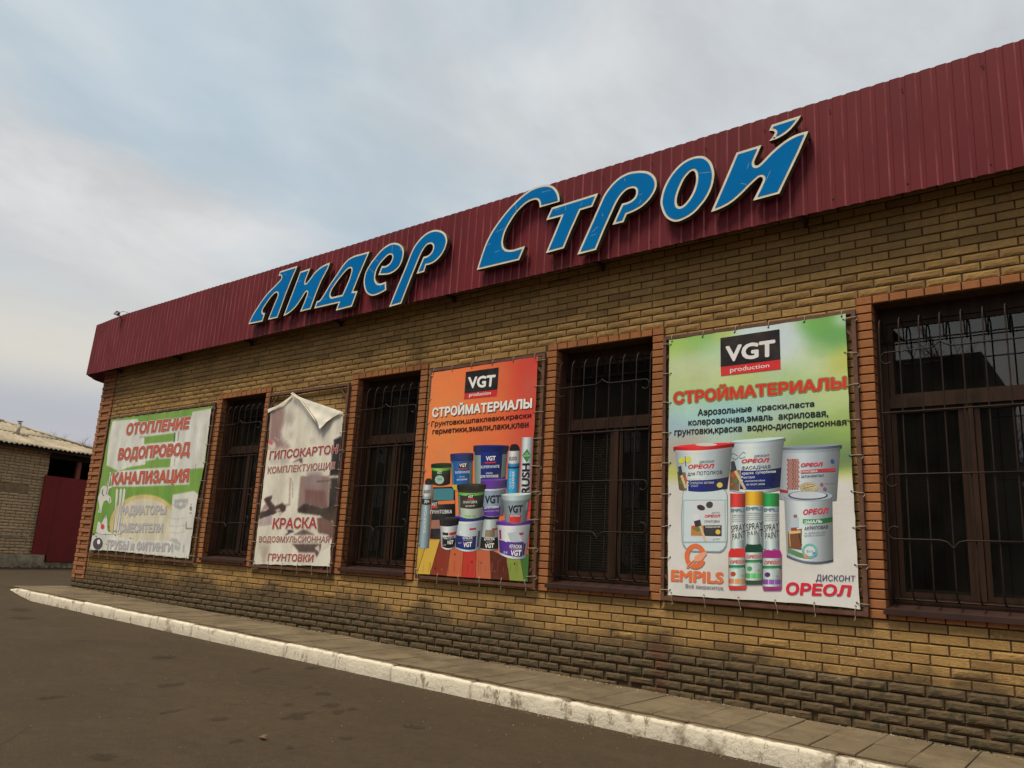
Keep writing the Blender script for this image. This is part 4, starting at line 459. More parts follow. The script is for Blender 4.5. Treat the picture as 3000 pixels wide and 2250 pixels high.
('P','plank_picture',3,[(-4.842,0.371),(-4.836,0.371),(-4.929,0.088),(-4.935,0.088)],(48,26,20),0),
('P','plank_picture',3,[(-4.607,0.464),(-4.601,0.464),(-4.723,0.086),(-4.729,0.086)],(48,26,20),0),
('P','plank_picture',3,[(-4.438,0.385),(-4.432,0.385),(-4.462,0.086),(-4.468,0.085)],(48,26,20),0),
('P','plank_picture',3,[(-4.234,0.381),(-4.228,0.381),(-4.236,0.083),(-4.242,0.083)],(48,26,20),0),
('P','plank_picture',3,[(-4.052,0.387),(-4.046,0.387),(-4.029,0.085),(-4.034,0.084)],(48,26,20),0),
('P','plank_picture',3,[(-3.856,0.394),(-3.850,0.394),(-3.813,0.087),(-3.818,0.086)],(48,26,20),0),
('P','plank_picture',3,[(-3.594,0.216),(-3.589,0.216),(-3.560,0.086),(-3.565,0.086)],(48,26,20),0),
('P','plank_picture',3,[(-3.433,0.316),(-3.428,0.316),(-3.364,0.087),(-3.369,0.087)],(48,26,20),0),
('P','plank_picture',3,[(-4.350,0.325),(-4.353,0.314),(-4.361,0.310),(-4.368,0.318),(-4.369,0.331),(-4.363,0.339),(-4.355,0.336)],(60,28,22),0),
('P','plank_picture',3,[(-4.091,0.253),(-4.093,0.242),(-4.101,0.239),(-4.108,0.246),(-4.109,0.259),(-4.104,0.267),(-4.095,0.264)],(70,22,20),0),
('P','plank_picture',3,[(-3.761,0.168),(-3.764,0.157),(-3.771,0.154),(-3.778,0.162),(-3.779,0.174),(-3.773,0.181),(-3.765,0.179)],(140,66,42),0),
('P','plank_picture',3,[(-4.537,0.150),(-4.539,0.139),(-4.548,0.136),(-4.555,0.143),(-4.557,0.156),(-4.550,0.164),(-4.541,0.161)],(168,84,52),0),
('P','plank_picture',3,[(-3.496,0.259),(-3.499,0.249),(-3.506,0.246),(-3.513,0.253),(-3.513,0.265),(-3.508,0.272),(-3.500,0.270)],(40,46,22),0),
('P','plank_picture',3,[(-3.954,0.249),(-3.956,0.238),(-3.964,0.235),(-3.971,0.242),(-3.972,0.254),(-3.966,0.262),(-3.958,0.260)],(120,50,34),0),
('P','plank_picture',3,[(-4.640,0.156),(-4.643,0.144),(-4.652,0.141),(-4.659,0.148),(-4.661,0.161),(-4.654,0.169),(-4.645,0.167)],(60,34,26),0),
('P','plank_picture',3,[(-3.691,0.290),(-3.694,0.279),(-3.701,0.276),(-3.708,0.284),(-3.709,0.296),(-3.703,0.303),(-3.695,0.301)],(120,50,34),0),
('P','plank_picture',3,[(-4.934,0.249),(-4.929,0.249),(-4.927,0.099),(-4.932,0.099)],(150,80,40),0),
('P','plank_picture',3,[(-4.730,0.218),(-4.726,0.218),(-4.719,0.110),(-4.724,0.109)],(96,40,30),0),
('P','plank_picture',3,[(-4.533,0.188),(-4.528,0.188),(-4.518,0.120),(-4.522,0.120)],(120,60,36),0),
('P','plank_picture',3,[(-4.349,0.251),(-4.345,0.252),(-4.347,0.129),(-4.351,0.128)],(150,80,40),0),
('P','plank_picture',3,[(-4.161,0.222),(-4.157,0.222),(-4.154,0.138),(-4.159,0.138)],(96,40,30),0),
('P','plank_picture',3,[(-3.986,0.283),(-3.982,0.283),(-3.967,0.148),(-3.971,0.148)],(120,60,36),0),
('P','plank_picture',3,[(-3.808,0.254),(-3.804,0.254),(-3.809,0.156),(-3.813,0.156)],(150,80,40),0),
('P','plank_picture',3,[(-3.635,0.225),(-3.631,0.225),(-3.631,0.165),(-3.634,0.165)],(96,40,30),0),
('P','plank_picture',3,[(-3.471,0.284),(-3.467,0.284),(-3.457,0.174),(-3.460,0.174)],(120,60,36),0),
('P','plank_picture',3,[(-4.836,0.186),(-4.832,0.186),(-4.837,0.104),(-4.841,0.103)],(150,80,40),0),
('P','plank_picture',3,[(-4.645,0.250),(-4.641,0.251),(-4.632,0.114),(-4.636,0.114)],(96,40,30),0),
('P','plank_picture',3,[(-4.450,0.220),(-4.445,0.220),(-4.432,0.124),(-4.437,0.124)],(120,60,36),0),
('P','plank_picture',3,[(-4.260,0.190),(-4.256,0.191),(-4.263,0.133),(-4.267,0.133)],(150,80,40),0),
('P','plank_picture',3,[(-4.082,0.253),(-4.078,0.253),(-4.073,0.143),(-4.077,0.142)],(96,40,30),0),
('P','plank_picture',3,[(-3.902,0.223),(-3.898,0.224),(-3.888,0.152),(-3.892,0.152)],(120,60,36),0),
('P','plank_picture',3,[(-3.732,0.284),(-3.728,0.284),(-3.731,0.160),(-3.735,0.160)],(150,80,40),0),
('P','plank_picture',3,[(-3.561,0.255),(-3.557,0.255),(-3.555,0.169),(-3.559,0.169)],(96,40,30),0),
('P','plank_picture',3,[(-3.394,0.226),(-3.390,0.227),(-3.383,0.178),(-3.387,0.178)],(120,60,36),0),
('P','plank_picture',3,[(-4.750,0.218),(-4.746,0.219),(-4.748,0.108),(-4.752,0.108)],(150,80,40),0),
('P','plank_picture',3,[(-4.552,0.188),(-4.548,0.188),(-4.545,0.119),(-4.55,0.118)],(96,40,30),0),
('P','plank_picture',3,[(-4.368,0.252),(-4.363,0.252),(-4.348,0.129),(-4.352,0.128)],(120,60,36),0),
('P','plank_picture',3,[(-4.180,0.222),(-4.175,0.222),(-4.181,0.137),(-4.185,0.137)],(150,80,40),0),
('P','plank_picture',3,[(-4.004,0.283),(-4.000,0.283),(-3.993,0.147),(-3.997,0.147)],(96,40,30),0),
('P','plank_picture',3,[(-3.825,0.254),(-3.821,0.254),(-3.810,0.156),(-3.814,0.156)],(120,60,36),0),
('P','plank_picture',3,[(-3.651,0.225),(-3.648,0.225),(-3.655,0.164),(-3.659,0.164)],(150,80,40),0),
('P','plank_picture',3,[(-3.488,0.284),(-3.484,0.284),(-3.481,0.173),(-3.484,0.173)],(96,40,30),0),
('K','canister_picture',4,[(-4.777,1.082),(-4.429,1.086),(-4.361,0.497),(-4.766,0.490)],(34,38,40),0.02,None,0.0,[]),
('P','canister_picture',5,[(-4.769,1.062),(-4.486,1.065),(-4.442,1.045),(-4.435,0.928),(-4.758,0.927)],(66,122,124),0),
('P','canister_picture',5,[(-4.489,1.105),(-4.379,1.104),(-4.373,1.033),(-4.439,1.045)],(190,160,60),0),
('P','canister_picture',5,[(-4.681,0.918),(-4.414,0.926),(-4.411,0.888),(-4.677,0.879)],(206,112,60),0),
('P','canister_picture',5,[(-4.774,0.861),(-4.685,0.864),(-4.679,0.838),(-4.770,0.834)],(190,50,46),0),
('P','canister_picture',5,[(-4.762,0.698),(-4.618,0.704),(-4.608,0.605),(-4.763,0.600)],(150,104,84),0),
('P','canister_picture',5,[(-4.531,0.727),(-4.419,0.734),(-4.416,0.710),(-4.529,0.705)],(190,104,58),0),
('T','canister_picture',6,'VGT',[(-4.778,0.861),(-4.688,0.864),(-4.692,0.903),(-4.777,0.899)],(215,215,205),0.02),
('T','canister_picture',6,'ГРУНТОВКА',[(-4.791,0.768),(-4.445,0.778),(-4.446,0.821),(-4.789,0.812)],(215,215,205),0.01),
('K','spray_can_picture',5,[(-4.941,1.118),(-4.789,1.116),(-4.770,0.384),(-4.941,0.384)],(134,156,156),0.08,None,0.0,[(0,0.005,1,0.19,(196,196,186)),(0,0.23,1,0.32,(40,40,44))]),
('P','spray_can_picture',6,[(-4.914,1.160),(-4.885,1.187),(-4.823,1.185),(-4.793,1.149),(-4.792,1.110),(-4.909,1.118)],(30,28,30),0),
('T','spray_can_picture',8,'KUDO',[(-4.921,1.008),(-4.816,1.014),(-4.814,1.052),(-4.919,1.048)],(30,30,32),0.03),
('T','spray_can_picture',8,'70+',[(-4.906,0.892),(-4.819,0.895),(-4.817,0.930),(-4.901,0.930)],(214,214,206),0.02),
('T','spray_can_picture',8,'GUN PUR FOAM',[(-4.842,0.546),(-4.843,0.856),(-4.887,0.856),(-4.882,0.548)],(206,214,208),0.01),
('K','paint_bucket_picture_a',4,[(-4.822,1.312),(-4.514,1.311),(-4.508,1.120),(-4.802,1.120)],(34,54,30),0.07,(26,44,28),0.2,[(0,0.0,1,0.16,(122,186,74)),(0,0.5,1,0.98,(58,44,34))]),
('P','paint_bucket_picture_a',7,[(-4.605,1.165),(-4.607,1.150),(-4.616,1.136),(-4.631,1.125),(-4.651,1.118),(-4.673,1.116),(-4.696,1.119),(-4.717,1.126),(-4.735,1.138),(-4.746,1.152),(-4.752,1.168),(-4.75,1.184),(-4.740,1.198),(-4.725,1.209),(-4.706,1.216),(-4.683,1.218),(-4.660,1.215),(-4.639,1.207),(-4.622,1.196),(-4.610,1.181)],(150,180,160),0),
('T','paint_bucket_picture_a',8,'VGT',[(-4.724,1.234),(-4.642,1.235),(-4.645,1.266),(-4.727,1.266)],(215,215,205),0.02),
('T','paint_bucket_picture_a',8,'Лак',[(-4.720,1.157),(-4.636,1.159),(-4.639,1.190),(-4.723,1.188)],(60,90,72),0.0),
('K','paint_bucket_picture_b',4,[(-4.515,1.386),(-4.182,1.383),(-4.164,1.099),(-4.474,1.104)],(28,88,146),0.05,(26,42,96),0.26,[(0.0,0.1,0.1,1,(110,140,136)),(0.86,0.1,1,1,(110,140,136))]),
('P','paint_bucket_picture_b',6,[(-4.391,1.351),(-4.263,1.353),(-4.258,1.292),(-4.385,1.292)],(24,24,30),0),
('P','paint_bucket_picture_b',7,[(-4.388,1.292),(-4.258,1.295),(-4.257,1.284),(-4.387,1.281)],(190,46,44),0),
('T','paint_bucket_picture_b',8,'VGT',[(-4.378,1.305),(-4.264,1.303),(-4.268,1.345),(-4.381,1.346)],(225,225,215),0.03),
('T','paint_bucket_picture_b',8,'SUPERWHITE',[(-4.439,1.232),(-4.215,1.231),(-4.215,1.259),(-4.438,1.258)],(214,218,214),0.005),
('T','paint_bucket_picture_b',8,'КРАСКА',[(-4.364,1.185),(-4.284,1.185),(-4.286,1.200),(-4.365,1.200)],(200,206,206),0.005),
('T','paint_bucket_picture_b',8,'ФАСАДНАЯ',[(-4.405,1.148),(-4.249,1.152),(-4.247,1.173),(-4.404,1.170)],(214,218,214),0.02),
('K','paint_bucket_picture_c',5,[(-4.164,1.482),(-3.681,1.470),(-3.691,1.150),(-4.128,1.100)],(28,42,104),0.03,(22,34,88),0.16,[(0,0.12,0.2,1,(134,158,146)),(0.86,0.12,1,0.9,(140,160,150))]),
('T','paint_bucket_picture_c',8,'VGT',[(-3.983,1.363),(-3.840,1.365),(-3.844,1.415),(-3.987,1.417)],(225,225,215),0.03),
('P','paint_bucket_picture_c',7,[(-4.000,1.349),(-3.835,1.350),(-3.834,1.336),(-3.999,1.334)],(190,46,44),0),
('T','paint_bucket_picture_c',8,'SUPERWHITE',[(-4.055,1.280),(-3.783,1.281),(-3.783,1.312),(-4.055,1.312)],(214,218,214),0.005),
('T','paint_bucket_picture_c',8,'КРАСКА',[(-3.969,1.212),(-3.873,1.214),(-3.875,1.235),(-3.971,1.233)],(210,214,214),0.005),
('T','paint_bucket_picture_c',8,'ДЛЯ ПОТОЛКОВ',[(-4.052,1.169),(-3.791,1.170),(-3.791,1.204),(-4.052,1.203)],(220,222,216),0.02),
('K','spray_can_picture_b',6,[(-3.668,1.466),(-3.506,1.465),(-3.499,0.965),(-3.661,0.972)],(38,150,192),0.06,None,0.0,[(0,0.005,1,0.28,(198,198,190)),(0,0.3,1,0.35,(60,120,160)),(0,0.35,1,0.39,(36,40,70))]),
('P','spray_can_picture_b',7,[(-3.651,1.502),(-3.626,1.535),(-3.561,1.535),(-3.52,1.507),(-3.504,1.459),(-3.648,1.460)],(26,25,28),0),
('T','spray_can_picture_b',8,'KUDO',[(-3.646,1.354),(-3.541,1.354),(-3.541,1.396),(-3.647,1.397)],(30,30,32),0.03),
('T','spray_can_picture_b',8,'CLEANER',[(-3.561,1.050),(-3.565,1.237),(-3.599,1.238),(-3.595,1.050)],(216,226,226),0.01),
('T','spray_can_picture_b',8,'FOAM & GUN',[(-3.605,1.051),(-3.610,1.239),(-3.634,1.239),(-3.629,1.051)],(206,216,220),0.0),
('K','sealant_tube_picture',5,[(-3.486,1.604),(-3.334,1.601),(-3.337,0.982),(-3.481,0.993)],(190,196,190),0.02,None,0.0,[]),
('P','sealant_tube_picture',6,[(-3.410,1.476),(-3.348,1.398),(-3.405,1.325),(-3.472,1.406)],(56,122,62),0),
('T','sealant_tube_picture',7,'ALL',[(-3.430,1.415),(-3.388,1.415),(-3.389,1.434),(-3.431,1.434)],(206,222,200),0.0),
('T','sealant_tube_picture',7,'SEASONS',[(-3.454,1.392),(-3.364,1.391),(-3.365,1.407),(-3.455,1.409)],(206,222,200),0.0),
('T','sealant_tube_picture',7,'RUSH',[(-3.345,0.984),(-3.360,1.319),(-3.466,1.319),(-3.459,0.991)],(34,32,34),0.05),
('P','sealant_tube_picture',4,[(-3.345,1.601),(-3.329,1.601),(-3.326,0.952),(-3.343,0.952)],(180,50,50),0),
('P','sealant_tube_picture',4,[(-3.352,0.902),(-3.325,0.902),(-3.325,0.813),(-3.363,0.818)],(190,46,50),0),
('K','paint_bucket_picture_d',6,[(-4.378,1.050),(-3.973,1.050),(-3.994,0.746),(-4.334,0.747)],(44,46,38),0.06,(36,36,32),0.16,[(0,0.1,1,0.2,(108,178,82)),(0,0.66,1,1,(172,182,162)),(0.25,0.88,0.75,0.97,(128,178,92)),(0,0.22,0.08,0.95,(120,140,126))]),
('P','paint_bucket_picture_d',7,[(-4.232,0.987),(-4.127,0.991),(-4.124,0.946),(-4.228,0.942)],(30,30,28),0),
('T','paint_bucket_picture_d',8,'VGT',[(-4.217,0.949),(-4.137,0.953),(-4.137,0.984),(-4.217,0.981)],(225,225,215),0.03),
('P','paint_bucket_picture_d',8,[(-4.228,0.941),(-4.124,0.945),(-4.122,0.931),(-4.227,0.928)],(190,46,44),0),
('T','paint_bucket_picture_d',8,'ГРУНТОВКА',[(-4.283,0.887),(-4.075,0.894),(-4.074,0.923),(-4.283,0.917)],(220,220,210),0.01),
('T','paint_bucket_picture_d',8,'фасадная',[(-4.245,0.846),(-4.110,0.852),(-4.110,0.879),(-4.245,0.873)],(210,210,200),0.0),
('K','paint_bucket_picture_e',5,[(-4.047,1.056),(-3.674,1.062),(-3.694,0.769),(-3.982,0.761)],(128,144,152),0.06,(88,50,130),0.3,[(0,0.0,1,0.06,(190,194,190)),(0.05,0.66,0.85,0.98,(84,54,128))]),
('T','paint_bucket_picture_e',8,'VGT',[(-3.965,0.885),(-3.740,0.895),(-3.741,0.983),(-3.965,0.977)],(34,38,44),0.03),
('T','paint_bucket_picture_e',8,'ШПАТЛЁВКА',[(-3.962,0.831),(-3.760,0.842),(-3.759,0.871),(-3.961,0.860)],(216,214,218),0.02),
('T','paint_bucket_picture_e',8,'ДЛЯ ВНУТРЕННИХ РАБОТ',[(-3.965,0.794),(-3.749,0.805),(-3.750,0.819),(-3.966,0.808)],(196,190,206),0.0),
('K','paint_bucket_picture_f',7,[(-3.712,0.934),(-3.342,0.942),(-3.379,0.704),(-3.663,0.702)],(126,138,138),0.07,(170,186,178),0.2,[(0.0,0.0,1,0.05,(150,164,158)),(0.22,0.66,0.75,0.98,(190,48,48)),(0.9,0.15,0.97,0.5,(190,194,188))]),
('T','paint_bucket_picture_f',10,'VGT',[(-3.626,0.784),(-3.427,0.795),(-3.427,0.875),(-3.627,0.867)],(30,32,34),0.03),
('T','paint_bucket_picture_f',10,'ШПАТЛЁВКА',[(-3.598,0.745),(-3.462,0.751),(-3.463,0.769),(-3.599,0.764)],(220,214,210),0.01),
('K','paint_bucket_picture_g',5,[(-4.408,0.697),(-3.969,0.711),(-3.995,0.391),(-4.357,0.391)],(186,198,198),0.07,(34,46,112),0.12,[(0,0.0,1,0.08,(206,208,204)),(0.02,0.5,0.82,0.94,(36,46,100)),(0.86,0.35,0.94,0.9,(96,100,110)),(0.55,0.22,0.78,0.29,(190,48,50))]),
('P','paint_bucket_picture_g',7,[(-4.268,0.567),(-4.270,0.558),(-4.277,0.551),(-4.287,0.548),(-4.297,0.550),(-4.305,0.557),(-4.308,0.566),(-4.306,0.576),(-4.300,0.583),(-4.290,0.586),(-4.280,0.583),(-4.272,0.576)],(214,216,210),0),
('T','paint_bucket_picture_g',9,'КРАСКА',[(-4.253,0.489),(-4.109,0.498),(-4.109,0.529),(-4.253,0.520)],(220,220,214),0.02),
('T','paint_bucket_picture_g',9,'для потолков',[(-4.247,0.470),(-4.108,0.478),(-4.109,0.490),(-4.248,0.482)],(190,190,200),0.0),
('T','paint_bucket_picture_g',9,'VGT',[(-4.239,0.404),(-4.114,0.414),(-4.114,0.469),(-4.239,0.46)],(226,226,220),0.03),
('T','paint_bucket_picture_g',9,'3,5 кг',[(-4.320,0.441),(-4.268,0.444),(-4.269,0.461),(-4.322,0.457)],(210,210,210),0.0),
('K','paint_bucket_picture_h',4,[(-3.966,0.722),(-3.757,0.730),(-3.739,0.396),(-3.995,0.395)],(176,186,176),0.05,(34,32,32),0.1,[(0,0.6,1,0.97,(40,34,32)),(0.2,0.35,0.8,0.58,(128,116,88)),(0.6,0.3,0.95,0.36,(180,56,52))]),
('T','paint_bucket_picture_h',8,'КРАСКА',[(-3.941,0.486),(-3.794,0.494),(-3.793,0.525),(-3.940,0.517)],(220,220,214),0.02),
('T','paint_bucket_picture_h',8,'фасадная',[(-3.909,0.463),(-3.821,0.469),(-3.822,0.486),(-3.910,0.479)],(190,190,190),0.0),
('T','paint_bucket_picture_h',8,'VGT',[(-3.925,0.404),(-3.797,0.414),(-3.797,0.464),(-3.925,0.454)],(226,226,220),0.03),
('K','paint_bucket_picture_i',6,[(-4.615,0.640),(-4.341,0.655),(-4.369,0.393),(-4.576,0.395)],(196,198,192),0.09,(34,32,34),0.26,[(0.1,0.56,0.98,0.93,(30,30,30)),(0.12,0.28,0.5,0.4,(36,34,34)),(0.55,0.28,0.95,0.4,(190,48,46))]),
('T','paint_bucket_picture_i',9,'КЛЕЙ',[(-4.566,0.471),(-4.391,0.482),(-4.390,0.531),(-4.565,0.520)],(52,56,50),0.03),
('T','paint_bucket_picture_i',9,'VGT',[(-4.488,0.427),(-4.393,0.436),(-4.391,0.480),(-4.486,0.471)],(226,226,220),0.03),
('T','paint_bucket_picture_i',9,'1,2 кг',[(-4.550,0.410),(-4.499,0.414),(-4.498,0.435),(-4.549,0.432)],(210,210,205),0.0),
('K','paint_bucket_picture_j',6,[(-3.768,0.659),(-3.319,0.675),(-3.363,0.321),(-3.724,0.353)],(196,202,200),0.06,(92,52,134),0.11,[(0,0.0,1,0.1,(206,206,206)),(0.03,0.5,0.87,0.93,(84,50,128)),(0.05,0.16,0.12,0.47,(176,48,60)),(0.6,0.22,0.83,0.29,(190,48,50)),(0.88,0.55,0.94,0.9,(60,56,70))]),
('P','paint_bucket_picture_j',9,[(-3.612,0.503),(-3.614,0.491),(-3.622,0.482),(-3.632,0.479),(-3.644,0.482),(-3.652,0.490),(-3.656,0.502),(-3.654,0.514),(-3.646,0.523),(-3.636,0.527),(-3.624,0.524),(-3.616,0.515)],(214,214,208),0),
('P','paint_bucket_picture_j',8,[(-3.622,0.576),(-3.475,0.594),(-3.419,0.497),(-3.571,0.483)],(170,180,176),0),
('T','paint_bucket_picture_j',10,'КРАСКА',[(-3.582,0.421),(-3.417,0.420),(-3.414,0.456),(-3.579,0.457)],(222,220,220),0.02),
('T','paint_bucket_picture_j',10,'интерьерная',[(-3.563,0.400),(-3.423,0.401),(-3.424,0.418),(-3.564,0.418)],(196,190,206),0.0),
('T','paint_bucket_picture_j',10,'VGT',[(-3.563,0.335),(-3.422,0.344),(-3.418,0.403),(-3.560,0.396)],(226,226,222),0.03),
('T','paint_bucket_picture_j',10,'15 кг',[(-3.658,0.359),(-3.604,0.359),(-3.603,0.385),(-3.657,0.385)],(214,214,214),0.01),
],
'green':[
('P','logo_print',3,[(-1.199,2.420),(-0.643,2.427),(-0.641,2.148),(-1.199,2.142)],(30,26,30),0),
('P','logo_print',3,[(-1.199,2.140),(-0.641,2.147),(-0.641,2.060),(-1.196,2.055)],(196,46,44),0),
('T','lettering',4,'VGT',[(-1.150,2.180),(-0.685,2.183),(-0.682,2.339),(-1.150,2.334)],(212,208,196),0.03),
('T','lettering',4,'production',[(-1.108,2.066),(-0.742,2.078),(-0.741,2.126),(-1.107,2.127)],(214,206,194),0.005),
('T','lettering_glow',3,'СТРОЙМАТЕРИАЛЫ',[(-1.673,1.826),(-0.095,1.836),(-0.094,1.967),(-1.677,1.974)],(128,128,58),0.1),
('T','lettering',4,'СТРОЙМАТЕРИАЛЫ',[(-1.673,1.826),(-0.095,1.836),(-0.094,1.967),(-1.677,1.974)],(196,52,46),0.065),
('T','lettering',4,'Аэрозольные краски,паста',[(-1.430,1.680),(-0.362,1.69),(-0.360,1.755),(-1.426,1.762)],(30,30,32),0.022),
('T','lettering',4,'колеровочная,эмаль акриловая,',[(-1.523,1.595),(-0.249,1.593),(-0.248,1.659),(-1.523,1.658)],(26,32,42),0.022),
('T','lettering',4,'грунтовки,краска водно-дисперсионная',[(-1.666,1.507),(-0.106,1.512),(-0.105,1.573),(-1.664,1.575)],(32,26,26),0.022),
('K','paint_bucket_picture_a',4,[(-1.101,1.420),(-0.629,1.429),(-0.672,1.000),(-1.124,1.003)],(192,204,198),0.05,(168,186,190),0.04,[(0,0.0,1,0.09,(196,204,202)),(0.21,0.55,1,0.94,(34,44,104)),(0.0,0.55,0.2,0.98,(128,104,74))]),
('P','paint_bucket_picture_a',8,[(-1.105,1.257),(-1.075,1.266),(-1.053,1.185),(-1.106,1.166)],(52,54,60),0),
('P','paint_bucket_picture_a',8,[(-1.079,1.170),(-1.053,1.180),(-0.967,1.013),(-0.987,1.004)],(196,172,120),0),
('P','paint_bucket_picture_a',7,[(-1.064,1.135),(-1.065,1.127),(-1.068,1.119),(-1.073,1.114),(-1.078,1.110),(-1.085,1.109),(-1.091,1.110),(-1.097,1.114),(-1.102,1.120),(-1.105,1.128),(-1.106,1.136),(-1.105,1.144),(-1.102,1.151),(-1.097,1.157),(-1.091,1.160),(-1.084,1.161),(-1.078,1.160),(-1.072,1.156),(-1.068,1.150),(-1.065,1.143)],(170,74,50),0),
('P','paint_bucket_picture_a',7,[(-1.041,1.084),(-1.042,1.077),(-1.046,1.071),(-1.051,1.066),(-1.057,1.063),(-1.064,1.062),(-1.072,1.064),(-1.078,1.067),(-1.083,1.072),(-1.086,1.078),(-1.087,1.085),(-1.086,1.092),(-1.083,1.098),(-1.078,1.103),(-1.071,1.106),(-1.064,1.107),(-1.057,1.105),(-1.051,1.102),(-1.045,1.097),(-1.042,1.091)],(86,112,60),0),
('P','paint_bucket_picture_a',7,[(-1.081,1.055),(-1.082,1.049),(-1.085,1.044),(-1.088,1.040),(-1.093,1.038),(-1.098,1.037),(-1.103,1.038),(-1.108,1.041),(-1.112,1.045),(-1.114,1.050),(-1.115,1.055),(-1.114,1.061),(-1.112,1.066),(-1.108,1.070),(-1.103,1.072),(-1.098,1.073),(-1.093,1.072),(-1.088,1.069),(-1.084,1.065),(-1.082,1.060)],(150,80,50),0),
('P','paint_bucket_picture_a',8,[(-0.997,1.118),(-0.999,1.112),(-1.004,1.109),(-1.009,1.109),(-1.014,1.113),(-1.016,1.119),(-1.014,1.124),(-1.009,1.128),(-1.003,1.128),(-0.999,1.124)],(176,200,190),0),
('P','paint_bucket_picture_a',8,[(-0.998,1.085),(-0.999,1.079),(-1.004,1.076),(-1.010,1.076),(-1.015,1.080),(-1.016,1.086),(-1.014,1.091),(-1.010,1.095),(-1.004,1.095),(-0.999,1.091)],(176,200,190),0),
('P','paint_bucket_picture_a',8,[(-0.998,1.053),(-1.000,1.048),(-1.005,1.044),(-1.010,1.044),(-1.015,1.048),(-1.017,1.054),(-1.015,1.06),(-1.010,1.063),(-1.004,1.063),(-1.000,1.059)],(176,200,190),0),
('P','paint_bucket_picture_a',8,[(-1.041,1.308),(-1.083,1.335),(-1.083,1.331),(-1.041,1.304)],(60,64,62),0),
('P','paint_bucket_picture_a',8,[(-1.083,1.335),(-1.104,1.325),(-1.104,1.321),(-1.083,1.331)],(60,64,62),0),
('P','paint_bucket_picture_a',8,[(-1.104,1.325),(-1.099,1.295),(-1.099,1.291),(-1.104,1.321)],(60,64,62),0),
('P','paint_bucket_picture_a',8,[(-1.099,1.295),(-1.062,1.278),(-1.062,1.274),(-1.099,1.291)],(60,64,62),0),
('P','paint_bucket_picture_a',8,[(-1.062,1.278),(-1.038,1.297),(-1.038,1.293),(-1.062,1.274)],(60,64,62),0),
('P','paint_bucket_picture_a',8,[(-1.038,1.297),(-1.041,1.308),(-1.041,1.304),(-1.038,1.293)],(60,64,62),0),
('P','paint_bucket_picture_a',8,[(-1.033,1.305),(-0.993,1.341),(-0.993,1.337),(-1.033,1.301)],(60,64,62),0),
('P','paint_bucket_picture_a',8,[(-0.993,1.341),(-0.97,1.330),(-0.970,1.326),(-0.993,1.337)],(60,64,62),0),
('P','paint_bucket_picture_a',8,[(-0.97,1.330),(-0.973,1.300),(-0.973,1.296),(-0.970,1.326)],(60,64,62),0),
('P','paint_bucket_picture_a',8,[(-0.973,1.300),(-1.004,1.286),(-1.005,1.282),(-0.973,1.296)],(60,64,62),0),
('P','paint_bucket_picture_a',8,[(-1.004,1.286),(-1.031,1.295),(-1.031,1.291),(-1.005,1.282)],(60,64,62),0),
('P','paint_bucket_picture_a',8,[(-1.031,1.295),(-1.033,1.305),(-1.033,1.301),(-1.031,1.291)],(60,64,62),0),
('T','paint_bucket_picture_a',9,'ДИСКОНТ',[(-0.893,1.284),(-0.758,1.287),(-0.756,1.313),(-0.890,1.310)],(44,50,62),0.005),
('T','paint_bucket_picture_a',9,'ОРЕОЛ',[(-1.012,1.240),(-0.770,1.244),(-0.753,1.280),(-1.001,1.276)],(196,40,48),0.06),
('T','paint_bucket_picture_a',9,'ФАСАДНАЯ',[(-1.008,1.177),(-0.751,1.182),(-0.749,1.220),(-1.005,1.214)],(44,50,66),0.005),
('T','paint_bucket_picture_a',9,'краска супербелая',[(-1.004,1.131),(-0.703,1.144),(-0.702,1.173),(-1.004,1.163)],(214,216,216),0.01),
('T','paint_bucket_picture_a',9,'МАТОВАЯ',[(-0.991,1.103),(-0.891,1.105),(-0.890,1.123),(-0.991,1.121)],(206,210,214),0.01),
('T','paint_bucket_picture_a',9,'АТМОСФЕРОСТОЙКАЯ',[(-0.981,1.073),(-0.800,1.077),(-0.800,1.093),(-0.981,1.090)],(206,210,214),0.01),
('T','paint_bucket_picture_a',9,'БЕЗ РЕЗКОГО ЗАПАХА',[(-0.966,1.043),(-0.799,1.045),(-0.799,1.061),(-0.966,1.058)],(206,210,214),0.01),
('T','paint_bucket_picture_a',9,'ВОДНО-ДИСПЕРСИОННАЯ',[(-0.951,1.015),(-0.750,1.018),(-0.75,1.028),(-0.951,1.025)],(80,86,90),0.0),
('K','paint_bucket_picture_b',6,[(-1.655,1.385),(-1.093,1.391),(-1.143,1.020),(-1.613,1.019)],(192,204,198),0.05,(200,44,44),0.08,[(0,0.0,1,0.07,(200,206,202)),(0.2,0.72,1,1,(34,44,104)),(0.0,0.55,0.17,1,(124,104,74))]),
('P','paint_bucket_picture_b',8,[(-1.238,1.419),(-1.243,1.415),(-1.258,1.411),(-1.281,1.409),(-1.310,1.408),(-1.343,1.409),(-1.375,1.411),(-1.405,1.415),(-1.429,1.419),(-1.444,1.424),(-1.449,1.429),(-1.444,1.433),(-1.429,1.436),(-1.405,1.439),(-1.375,1.439),(-1.343,1.438),(-1.310,1.436),(-1.281,1.433),(-1.258,1.428),(-1.243,1.423)],(206,194,180),0),
('P','paint_bucket_picture_b',9,[(-1.553,1.283),(-1.561,1.264),(-1.580,1.255),(-1.602,1.259),(-1.616,1.275),(-1.616,1.295),(-1.602,1.310),(-1.580,1.313),(-1.561,1.302)],(196,196,70),0),
('P','paint_bucket_picture_b',9,[(-1.491,1.291),(-1.498,1.270),(-1.515,1.259),(-1.535,1.264),(-1.548,1.282),(-1.548,1.305),(-1.535,1.322),(-1.515,1.325),(-1.498,1.313)],(206,204,80),0),
('P','paint_bucket_picture_b',9,[(-1.555,1.323),(-1.548,1.323),(-1.539,1.230),(-1.547,1.225)],(40,36,30),0),
